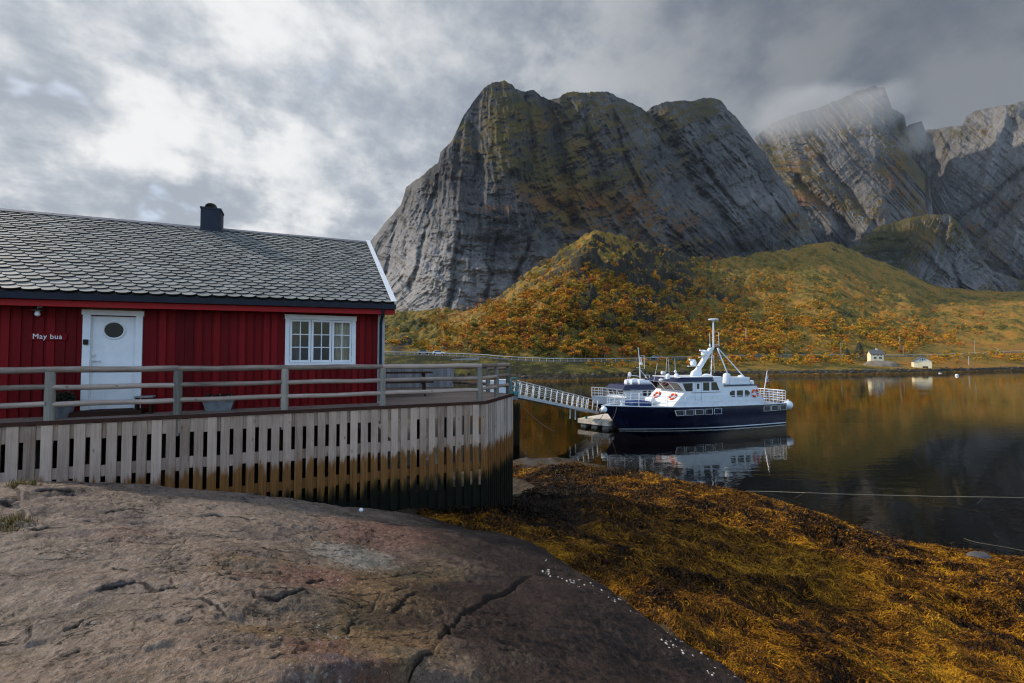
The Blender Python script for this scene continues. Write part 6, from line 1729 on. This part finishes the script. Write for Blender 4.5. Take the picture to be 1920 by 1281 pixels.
# mooring stud on the rock crest
sp = rock_hit(677, 962); sp[2] = float(rock_z(sp[:1], sp[1:2])[0])
stud = thing('mooring_stud', 'short white-topped stud standing on the rock crest before the wharf skirt', 'stud', sp)
mb = MB(); mb.tube([sp - [0, 0, .05], sp + [0, 0, .05]], .010, 8); mb.build('stem', M_steel, stud)
mb = MB(); mb.ball(sp + [0, 0, .078], .040, 12, 8, (1, 1, .9)); mb.build('cap', M_bwhite, stud, smooth=True)
# grass tufts in the joints at the left
def grass_mat():
    m, t, b = new_mat('dry_grass'); t.put(b.inputs['Base Color'], t.ramp(t.attr('tint'), [(0, (.035, .035, .01)), (.5, (.13, .10, .02)), (1, (.26, .16, .03))])); b.inputs['Roughness'].default_value = .8; return m
M_grass = grass_mat()
for (x, y, n, h_, lb) in ((40, 913, 260, .13, 'tuft of dry yellow grass in the rock joint nearest the wharf skirt'), (20, 984, 320, .12, 'wider tuft of yellow-green grass in the lower rock joint at the left edge'), (2, 1000, 160, .09, 'small rusty tuft of grass at the left edge of the rock, lowest of the tufts')):
    c = rock_hit(x, y); rs = random.Random(x); mb = MB()
    for i in range(n):
        p = c + np.array([rs.gauss(0, .10), rs.gauss(0, .05), -.02]); a_ = rs.random() * 6.28; le = rs.uniform(.1, .5) * h_; hh = h_ * rs.uniform(.4, 1.1)
        d_ = np.array([math.cos(a_), math.sin(a_), 0]); w_ = np.array([-d_[1], d_[0], 0]) * .003
        mb.tint = rs.random(); m_ = p + d_ * le * .4 + [0, 0, hh * .7]; e_ = p + d_ * le * 1.3 + [0, 0, hh]
        mb.add([p - w_, p + w_, m_ + w_, m_ - w_, e_], [(0, 1, 2, 3), (3, 2, 4)])
    mb.build('grass_tuft', M_grass, None, lb, 'grass', fixn=False)

# =================================================================== TREES, FAR HOUSES, POLES, CARS, MIST
def birch_mat():
    m, t, b = new_mat('autumn_leaves')
    tn = t.attr('tint'); oi = t.new('ShaderNodeObjectInfo').outputs['Random']
    oc_ = t.attr('own')                                     # stuff trees carry their own colour number
    v = t.math('ADD', t.math('MULTIPLY', oi, t.math('SUBTRACT', 1.0, t.map(oc_, 0, 0.001))), oc_)
    c = t.ramp(v, [(0.0, (0.085, 0.090, 0.016)), (0.2, (0.21, 0.160, 0.018)), (0.45, (0.48, 0.27, 0.022)), (0.72, (0.52, 0.215, 0.018)), (0.9, (0.40, 0.125, 0.016)), (1.0, (0.15, 0.080, 0.030))])
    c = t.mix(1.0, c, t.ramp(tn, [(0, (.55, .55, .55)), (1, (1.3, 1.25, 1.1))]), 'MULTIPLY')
    t.put(b.inputs['Base Color'], c); b.inputs['Roughness'].default_value = .8; b.inputs['Specular IOR Level'].default_value = .2
    return m
M_birch = birch_mat()
M_bark = simple('birch_bark', (0.22, 0.20, 0.18), 0.85, var=.4, nscale=8)
M_conif = leaf_mat('conifer_needles', (0.006, 0.012, 0.007), (0.022, 0.034, 0.016))

def tree_arrays(r, n, size, h=1.0, wd=0.42):
    """leaf quads of one unit-high tree: clumps on a few limbs, gaps between"""
    nc = int(r.integers(5, 9)); cen = np.stack([r.normal(0, wd * .42, nc), r.normal(0, wd * .42, nc), r.uniform(.34, .88, nc)], -1)
    cen[:, :2] *= (1.15 - np.abs(cen[:, 2:3] - .5))
    w = r.integers(0, nc, n); v = r.normal(0, 1, (n, 3)); v /= np.linalg.norm(v, axis=1, keepdims=True); v *= (r.random((n, 1)) ** .5)
    P = cen[w] + v * np.array([.20, .20, .155]) * r.uniform(.7, 1.2, (nc, 1))[w]
    P[:, 2] = np.clip(P[:, 2], .06, 1.1)
    u = r.normal(0, 1, (n, 3)); u /= np.linalg.norm(u, axis=1, keepdims=True); q_ = np.cross(u, r.normal(0, 1, (n, 3))); q_ /= np.linalg.norm(q_, axis=1, keepdims=True)
    s = size * r.uniform(.6, 1.3, (n, 1))
    V = np.stack([P - u * s, P + q_ * s * .8, P + u * s, P - q_ * s * .8], 1) * h
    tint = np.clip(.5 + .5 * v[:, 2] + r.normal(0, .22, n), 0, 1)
    return V, tint

def birch_mesh(i):
    r = np.random.default_rng(1040 + i)
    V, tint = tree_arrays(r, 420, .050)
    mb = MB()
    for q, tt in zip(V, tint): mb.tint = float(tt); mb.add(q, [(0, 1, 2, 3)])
    mb.mi = 1; mb.tint = .5
    lean = r.normal(0, .05, 2)
    mb.tube([(0, 0, -.06), (lean[0] * .5, lean[1] * .5, .3), (lean[0], lean[1], .75)], [.022, .016, .006], 5)
    for k in range(4):
        a_ = r.random() * 6.28; z0 = r.uniform(.32, .6); mb.tube([(lean[0] * z0, lean[1] * z0, z0), (math.cos(a_) * .2, math.sin(a_) * .2, z0 + .28)], [.010, .004], 4)
    o = mb.build('birch_tree', [M_birch, M_bark], fixn=False, origin=(0, 0, 0))
    me = o.data; bpy.data.objects.remove(o); return me
birches = [birch_mesh(i) for i in range(7)]

# where trees grow: density over the picture of the slope
def dens(px, py):
    d = (0.95 * gauss(px, py, 1230, 600, 210, 60) + 0.85 * gauss(px, py, 960, 590, 120, 45, -18) + 0.8 * gauss(px, py, 1400, 600, 110, 60) + 0.75 * gauss(px, py, 1280, 520, 150, 36) + 0.55 * gauss(px, py, 1080, 540, 70, 60)
         + 0.5 * gauss(px, py, 1560, 635, 120, 20) + 0.75 * gauss(px, py, 1690, 636, 60, 22) + 0.25 * gauss(px, py, 850, 640, 90, 25) + 0.3 * gauss(px, py, 1180, 655, 220, 12) + .3 * gauss(px, py, 1500, 560, 150, 60) + .2 * gauss(px, py, 1720, 600, 140, 40))
    return d
trng = np.random.default_rng(31)
r0 = HD.shape[0] - 3 - NUP
cand = []
rows_up = np.arange(r0 + 1, HD.shape[0] - 4)
tries = 0
HPpx = 960 + HP[..., 0] / HP[..., 1] * FPX; HPpy = 668 - (HP[..., 2] - 6) / HP[..., 1] * FPX
while len(cand) < 4300 and tries < 200000:
    tries += 1
    i = int(trng.integers(0, HNX)); px_ = HPpx[0, i]
    if px_ < 700 or px_ > 2000: continue
    py_ = trng.uniform(440, 676)
    j = r0 + int(np.argmin(np.abs(HPpy[r0:-3, i] - py_)))
    if abs(HPpy[j, i] - py_) > 4: continue
    if trng.random() > dens(px_, py_) * (0.12 + 2.0 * max(0, float(fbm(np.array([px_ / 28]), np.array([py_ / 16]), 3, seed=601)[0]) + .16)): continue
    if h_rock[j, i] > .75 and trng.random() < .7: continue
    cand.append((HP[j, i] + np.array([trng.normal(0, .5), trng.normal(0, .8), 0]), float(trng.uniform(2.2, 5.2) * (1.0 if py_ < 640 else .9))))
# bank below the road
bank_rows = []
for _ in range(330):
    px_ = trng.choice([trng.uniform(1290, 1640), trng.uniform(1290, 1640), trng.uniform(1745, 1990), trng.uniform(1100, 1300)]); 
    i = int(np.clip(np.searchsorted(HPpx[0], px_), 0, HNX - 1))
    t_ = trng.uniform(.25, .97)
    j = 12 + int(t_ * 21)
    hgt = trng.uniform(1.2, 3.6) if px_ > 1290 else trng.uniform(.7, 1.8)
    if 1600 < px_ < 1660 and t_ < .7: continue
    bank_rows.append((HP[j, i].copy(), hgt))
cand += bank_rows
cand.sort(key=lambda c: -c[1] / c[0][1])
near, rest = cand[:300], cand[300:]
zone = lambda px_, py_: ('below the road' if py_ > 669 else 'on the slope above the road') 
for k, (p, h_) in enumerate(near):
    me_ = birches[k % 7]
    o = bpy.data.objects.new('birch_tree', me_); link(o, None, tuple(p))
    s_ = h_; o.scale = (s_ * random.uniform(.85, 1.25), s_ * random.uniform(.85, 1.25), s_); o.rotation_euler = (0, 0, random.random() * 6.28)
    bx = 960 + p[0] / p[1] * FPX
    below = p[1] < float(np.interp(bx, rx, rD))
    if below: lb = 'small autumn birch on the grassy bank between the far road and the water'
    elif bx < 1010: lb = 'autumn birch on the slope above the road, left of the knoll'
    elif bx < 1330: lb = 'orange autumn birch on the slope of the knoll, behind the two boats'
    elif bx < 1600: lb = 'orange autumn birch on the slope above the road, between boats and yellow house'
    else: lb = 'autumn birch on the open slope above the road behind the yellow house'
    tag(o, lb, 'tree', 'autumn birches across the fjord')
# everything smaller, farther up: one mass of scrub
Vs, Ts, Os = [], [], []
for k, (p, h_) in enumerate(rest):
    V, tint = tree_arrays(trng, int(np.clip(120 * (170 / p[1]), 44, 110)), .075 if p[1] < 260 else .09)
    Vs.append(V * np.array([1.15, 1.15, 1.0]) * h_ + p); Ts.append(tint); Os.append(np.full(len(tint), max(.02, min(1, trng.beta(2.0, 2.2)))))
# low bushes speckled over the slope
for _ in range(8000):
    i = int(trng.integers(0, HNX)); px_ = HPpx[0, i]
    if px_ < 715 or px_ > 2050: continue
    py_ = trng.uniform(440, 690); j = 12 + int(np.argmin(np.abs(HPpy[12:-3, i] - py_)))
    if abs(HPpy[j, i] - py_) > 4 or (r0 - 3 <= j <= r0 + 1): continue
    if trng.random() > .25 + .2 * (px_ > 1380) + .75 * min(1, dens(px_, py_)) : continue
    p = HP[j, i]; h_ = trng.uniform(.5, 1.5) * (1.0 if py_ < 670 else .55)
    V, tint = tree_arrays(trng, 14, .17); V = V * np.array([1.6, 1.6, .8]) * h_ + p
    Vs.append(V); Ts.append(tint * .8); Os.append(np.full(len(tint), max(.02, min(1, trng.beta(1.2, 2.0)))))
VV = np.concatenate(Vs).reshape(-1, 3); TT = np.concatenate(Ts); OO = np.concatenate(Os)
me = raw_mesh('birch_scrub', VV, np.arange(len(VV)).reshape(-1, 4), {'tint': ('FACE', TT), 'own': ('FACE', OO)}, smooth=False)
me.materials.append(M_birch)
tag(link(bpy.data.objects.new('birch_scrub', me)), 'dense orange and green autumn scrub covering the slope below the cliffs', 'scrub', None, 'stuff')

def conifer(px_, Y, h_, label):
    X = (px_ - 960) / FPX * Y; z = hill_z(X, Y); r = np.random.default_rng(int(px_))
    t_ = thing('conifer_tree', label, 'tree', (X, Y, z), 'dark conifers behind the yellow house')
    n = 900; hh = r.random(n) ** .8; rad = (1 - hh) * .36 * (0.75 + .5 * r.random(n)) + .02; a_ = r.random(n) * 6.28
    P = np.stack([np.cos(a_) * rad, np.sin(a_) * rad, .08 + hh * .92 - rad * .25], -1); mb = MB()
    for p in P:
        out = np.array([p[0], p[1], -.15]); out /= np.linalg.norm(out); sd_ = np.cross(out, (0, 0, 1)); s = .05
        q = np.array([X, Y, z]) + h_ * p; mb.tint = float(r.random()); mb.add([q - sd_ * s * h_ * .5, q + out * s * h_, q + sd_ * s * h_ * .5, q - out * s * h_ * .6], [(0, 1, 2, 3)])
    mb.build('crown', M_conif, t_, fixn=False)
    mb = MB(); mb.tube([(X, Y, z - .3), (X, Y, z + h_ * .8)], [.16, .04], 6); mb.build('trunk', M_bark, t_)
conifer(1588, 186, 5.6, 'dark conifer left of the yellow house, standing lower')
conifer(1611, 192, 7.8, 'taller dark conifer just behind the left gable of the yellow house')

# ---------------------------------------------------------------- yellow house
M_yel = simple('pale_yellow_paint', (0.84, 0.74, 0.50), 0.6, var=.05, nscale=2)
M_roofg = simple('grey_roof', (0.09, 0.095, 0.10), 0.6, var=.15)
M_found = simple('white_foundation', (0.62, 0.63, 0.66), 0.8, var=.1)
def yellow_house():
    Y = 182.0; x0, x1 = 1633, 1656; zb = 6 - (681 - 668) / FPX * Y
    W = 4.1; o = np.array([(x0 - 960) / FPX * Y, Y, zb])
    F = Frame(o, (.92, -.39, 0), (.39, .92, 0)); dep = 5.0; hw = 3.6; hr = 5.2
    t_ = thing('yellow_house', 'pale yellow two-storey house with grey roof on a rocky knoll across the water', 'house', F(W / 2, dep / 2, 0))
    mb = MB(); mb.box(F, 0, W, 0, dep, -1.2, .55); mb.build('foundation', M_found, t_)
    mb = MB(); mb.prism([F(.03, .03, .55), F(.03, dep - .03, .55), F(.03, dep - .03, hw), F(.03, dep / 2, hr - .1), F(.03, .03, hw)], F.ex * (W - .06)); wall = mb.build('wall', M_yel, t_)
    mb = MB()
    for s, (b0, b1) in ((1, (-.3, dep / 2)), (2, (dep + .3, dep / 2))):
        z0 = hw - .3 * (hr - hw) / (dep / 2)
        mb.hexa([F(-.3, b0, z0), F(W + .3, b0, z0), F(W + .3, b1, hr), F(-.3, b1, hr), F(-.3, b0, z0 + .14), F(W + .3, b0, z0 + .14), F(W + .3, b1, hr + .14), F(-.3, b1, hr + .14)])
    rf = mb.build('roof', M_roofg, t_)
    mb = MB(); mb.box(F, W * .55, W * .55 + .5, dep / 2 - .25, dep / 2 + .25, hr - .2, hr + .8); mb.build('chimney', M_found, rf)
    mb = MB(); mb.box(F, -.05, .0, .0, .12, .55, hw); mb.build('corner_board', M_bwhite, t_)
    for a_, z_, w_, h_ in ((1.0, 1.75, .5, .7), (1.6, 1.75, .5, .7), (3.2, 1.75, .5, .7), (3.8, 1.75, .5, .7), (.9, 3.0, .4, .4), (2.4, 3.0, .6, .3), (3.9, 3.0, .4, .4), (1.2, .1, .3, .3), (3.6, .1, .3, .3)):
        mb = MB(); a_ *= .8; w_ *= .85; mb.box(F, a_ - .06, a_ + w_ + .06, -.05, .02, z_ - .06, z_ + h_ + .06); wn = mb.build('window', M_bwhite, t_)
        mb = MB(); mb.box(F, a_, a_ + w_, -.07, -.045, z_, z_ + h_); mb.build('pane', M_dglass, wn)
yellow_house()
def boathouse():
    Y = 168.0; x0, x1 = 1713, 1740; zb = 6 - (691 - 668) / FPX * Y
    W = 4.9; F = Frame(np.array([(x0 - 960) / FPX * Y, Y, zb]), (.82, -.57, 0), (.57, .82, 0)); dep = 6.5; hw = 2.7; hr = 4.2
    t_ = thing('boathouse', 'small yellow boathouse with white gable end by the water, right of the house', 'boathouse', F(W / 2, dep / 2, 0))
    mb = MB(); mb.prism([F(0, 0, -.6), F(W, 0, -.6), F(W, 0, hw), F(W / 2, 0, hr), F(0, 0, hw)], F.ey * dep); mb.build('wall', M_yel, t_)
    mb = MB(); mb.prism([F(.15, -.03, hw + .05), F(W - .15, -.03, hw + .05), F(W / 2, -.03, hr - .05)], F.ey * .03); mb.build('gable_panel', M_bwhite, t_)
    mb = MB()
    for a0, a1 in ((-.3, W / 2), (W + .3, W / 2)):
        z0 = hw - .3 * (hr - hw) / (W / 2)
        mb.hexa([F(a0, -.35, z0), F(a1, -.35, hr), F(a1, dep + .3, hr), F(a0, dep + .3, z0), F(a0, -.35, z0 + .13), F(a1, -.35, hr + .13), F(a1, dep + .3, hr + .13), F(a0, dep + .3, z0 + .13)])
    mb.build('roof', M_roofg, t_)
    for poly in ([(-1.05, 3.0), (-.4, 3.0), (-.4, 3.5)], [(-.18, 2.95), (.18, 2.95), (.18, 3.7), (-.18, 3.7)], [(.4, 3.0), (1.05, 3.0), (.4, 3.5)]):
        mb = MB(); mb.prism([F(W / 2 + a_, -.05, z_) for a_, z_ in poly], F.ey * .015); mb.build('window', M_dglass, t_)
    mb = MB(); mb.box(F, W * .48, W * .78, -.04, .01, -.1, .85); mb.build('door', M_dglass, t_)
    mb = MB(); mb.box(F, W * .2, W * .44, -.03, .01, .0, 1.7); mb.build('shutter', simple('cream_door', (.82, .68, .42), .6), t_)
    j_ = thing('jetty', 'low grey jetty with a sloping slipway in front of the boathouse', 'jetty', F(-1, -2, -1.2))
    mb = MB(); mb.box(F, -1.9, W * .5, -2.6, -.2, -.35, -.15); mb.build('deck', M_found, j_)
    for a_ in (-1.6, 0, 1.6):
        mb = MB(); mb.box(F, a_, a_ + .2, -2.4, -2.2, -2, -.352); mb.build('post', M_pile, j_)
    mb = MB(); mb.hexa([F(W * .55, -3.0, -1.5), F(W * .75, -3.0, -1.5), F(W * 1.35, -6.5, -1.75), F(W * 1.2, -7, -1.75), F(W * .55, -.4, -.5), F(W * .75, -.4, -.5), F(W * 1.35, -6.5, -1.4), F(W * 1.2, -7, -1.4)]); mb.build('slipway', M_found, j_)
boathouse()
# guardrail along the road, poles, cars, buoy
gr = thing('guardrail', 'long grey steel guardrail along the far shore road', 'guardrail', road_pt(1200, -3.6))
mb = MB(); gx = np.linspace(560, 2150, 260)
mb.tube([road_pt(x, -3.5) + [0, 0, .62] for x in gx], .10, 4); mb.build('rail', M_galv, gr)
for k, x in enumerate(np.linspace(700, 1920, 95)):
    mb = MB(); q = road_pt(x, -3.45); mb.tube([q - [0, 0, .5], q + [0, 0, .6]], .05, 4); mb.build('post', M_galv, gr)
M_polew = simple('pole_wood', (0.34, 0.32, 0.29), 0.85, var=.2, nscale=1)
def pole(px_, pyb, pyt, label, arm=False, r_=.14, p=None):
    b_ = hill_px(px_, pyb) if p is None else p
    h_ = (pyb - pyt) / FPX * b_[1]
    t_ = thing('utility_pole', label, 'pole', b_, 'utility poles across the fjord')
    mb = MB(); mb.tube([b_ - [0, 0, .5], b_ + [0, 0, h_]], [r_ * 1.1, r_ * .8], 7); mb.build('mast', M_polew, t_)
    mb = MB(); mb.box(Frame(b_ + [0, 0, h_ - .5]), (1, 0, 0)) if False else mb.box(Frame(b_ + np.array([0, 0, h_ - .45]), (1, .3, 0)), -.7, .7, -.05, .05, 0, .1); mb.build('cross_arm', M_polew, t_)
for px_, yb, yt, lb in ((981, 619, 594, 'thick pale pole on the slope left of the knoll crag'), (1170, 629, 603, 'slim pole in the scrub behind the smaller boat mast'), (1398, 648, 616, 'tall pale pole on the slope right of the boat mast'), (1474, 667, 652, 'short slim pole beside the road midway between boat and yellow house'),
                        (1576, 666, 644, 'slim pole left of the dark conifers'), (1688, 650, 631, 'pale double pole in orange trees behind the two yellow buildings'), (1693, 667, 649, 'slim dark pole standing at the road just right of the double pole'), (1828, 662, 638, 'slim pole on the open slope near the right edge'), (1872, 662, 652, 'short thick pole above the road at the far right'),
                        (1816, 685, 668, 'pale pole on the bank below the road, right of the boathouse')):
    pole(px_, yb, yt, lb, r_=.20 if 'thick' in lb or 'pale' in lb else .10)
mcar = {'red': simple('grey_car_paint', (.30, .32, .34), .3, metal=.3), 'white': simple('white_car_paint', (.75, .76, .78), .3)}
def car(px_, label, paint, off):
    c = road_pt(px_, off); F = Frame(c + np.array([0, 0, .02]), (1, 0, 0), (0, 1, 0))
    t_ = thing('parked_car', label, 'car', c, 'cars on the far road')
    mb = MB(); side_ = [(-2.1, .3), (2.1, .3), (2.1, .75), (1.3, .9), (.75, 1.42), (-1.1, 1.45), (-1.9, .95), (-2.1, .85)]
    mb.prism([F(a_, -.85, z_) for a_, z_ in side_], F.ey * 1.7); mb.build('body', paint, t_, bevel=.05)
    mb = MB(); mb.prism([F(a_, -.862, z_) for a_, z_ in ((1.05, .92), (.7, 1.36), (-1.0, 1.38), (-1.5, .95))], F.ey * .02); mb.build('window', M_bglass, t_)
    for a_ in (-1.3, 1.3):
        for b_ in (-.88, .68):
            mb = MB(); mb.lathe(F(a_, b_, .32), [(0, .32), (.2, .32)], 14, F.ey); mb.build('wheel', M_rubber, t_)
car(795, 'dark grey car on the far road just right of the cabin', mcar['red'], 1.4)
car(823, 'white car on the far road, seen over the corner of the wharf railing', mcar['white'], 1.4)
car(1232, 'grey car on the far road, seen between the masts of the two boats', mcar['red'], 1.4)
bq_ = PZ(1794, 705, 0)
mb = MB(); mb.ball(bq_ + [0, 0, .18], .42, 14, 10); mb.build('buoy', M_bwhite, None, 'round white buoy floating off the boathouse', 'buoy', smooth=True)
# shore boulders on the far side
M_boul = simple('shore_boulder', (0.075, 0.074, 0.075), .85, var=.35, nscale=1.2, bump=.5)
brs = np.random.default_rng(77); bvar = []
for i in range(4):
    mb = MB(); mb.ball((0, 0, 0), 1.0, 14, 9, (1.25, 1.0, .75)); V = np.array(mb.v); nn = 1 + .22 * fbm(V[:, 0] * 1.4 + 7 * i, V[:, 1] * 1.4 + V[:, 2], 3, seed=70 + i); mb.v = [tuple(p) for p in V * nn[:, None]]
    o = mb.build('boulder', M_boul, None, smooth=False, origin=(0, 0, 0)); bvar.append(o.data); bpy.data.objects.remove(o)
for k in range(120):
    px_ = brs.uniform(960, 1960) if k % 3 else brs.uniform(1430, 1760)
    i = int(np.clip(np.searchsorted(HPpx[0], px_), 0, HNX - 1)); j = int(brs.integers(6, 13)); p = HP[j, i]
    if 1705 < px_ < 1745: continue
    o = bpy.data.objects.new('boulder', bvar[k % 4]); link(o, None, tuple(p)); s_ = brs.uniform(.2, .62); o.scale = (s_, s_, s_ * .8); o.rotation_euler = (0, 0, brs.random() * 6.28)
    tag(o, 'grey boulder lying along the far waterline', 'boulder', 'boulders along the far waterline')
# bare rock knoll under the yellow house
kp = hill_px(1672, 688)
mb = MB(); mb.ball((0, 0, 0), 1.0, 48, 24, (1, 1, 1)); V = np.array(mb.v); nn = 1 + .16 * fbm(V[:, 0] * 2.2, V[:, 1] * 2.2 + V[:, 2] * 2, 4, seed=88)
mb.v = [tuple(p) for p in (V * nn[:, None] * np.array([7.5, 5, 3.6]) + kp + np.array([0.5, 6, -1.3]))]
mb.build('rock_knoll', simple('knoll_granite', (0.17, 0.145, 0.115), .85, var=.3, nscale=.6, bump=.6), None, 'bare grey rock knoll sloping down to the water beside the yellow house', 'rock', smooth=True)

# ---------------------------------------------------------------- mist hanging on the far peaks
def mist(name, c, rad, dens_, label, seed):
    m = bpy.data.materials.new('mist'); m.use_nodes = True; t = NT(m.node_tree)
    t.nodes.remove(t.nodes['Principled BSDF'])
    pv_ = t.new('ShaderNodeVolumePrincipled'); t.t.links.new(pv_.outputs[0], t.nodes['Material Output'].inputs['Volume'])
    p = t.vmath('SUBTRACT', wpos(t), tuple(float(v) for v in c)); u = t.vmath('DIVIDE', p, tuple(float(v) for v in rad))
    r_ = t.vmath('LENGTH', u, out=1)
    n = t.noise(t.scale(wpos(t), (1, 1, 1.6)), .0075, 5, .62, .4)
    edge = t.map(t.math('ADD', r_, t.math('MULTIPLY', t.math('SUBTRACT', n, .5), 1.5)), 1.0, .35)
    t.put(pv_.inputs['Density'], t.math('MULTIPLY', edge, dens_)); pv_.inputs['Color'].default_value = (.9, .92, .95, 1); pv_.inputs['Anisotropy'].default_value = .2
    mb = MB(); mb.ball(c, 1.0, 24, 14); mb.v = [tuple(np.array(c) + (np.array(v) - c) * np.array(rad) * 1.15) for v in mb.v]
    try: m.cycles.volume_step_rate = 4.0
    except Exception: pass
    return mb.build(name, m, None, label, 'mist', kind='stuff', smooth=True)

mist('mist', PY(1530, 212, 1130), (190, 140, 62), .0075, 'grey cloud wrapped round the left shoulder of the misty far peak', 1)
mist('mist', PY(1650, 196, 1000), (75, 70, 50), .0070, 'thin mist clinging to the top of the misty far peak', 2)
mist('mist', PY(1722, 258, 1010), (38, 40, 48), .0080, 'small wisp of mist in the gap between the two far right peaks', 3)

# ---------------------------------------------------------------- thin autumn haze in the fjord
hm = bpy.data.materials.new('haze'); hm.use_nodes = True; ht = NT(hm.node_tree); ht.nodes.remove(ht.nodes['Principled BSDF'])
hp = ht.new('ShaderNodeVolumePrincipled'); hp.inputs['Density'].default_value = 0.000033; hp.inputs['Color'].default_value = (.70, .84, 1.0, 1); hp.inputs['Anisotropy'].default_value = 0.0
ht.t.links.new(hp.outputs[0], hm.node_tree.nodes['Material Output'].inputs['Volume'])
mb = MB(); mb.box(Frame((0, 0, 0), (1, 0, 0), (0, 1, 0)), -900, 2900, -130, 2300, -8, 1150)
mb.build('haze', hm, None, 'thin pale haze filling the air over the fjord', 'haze', kind='stuff')
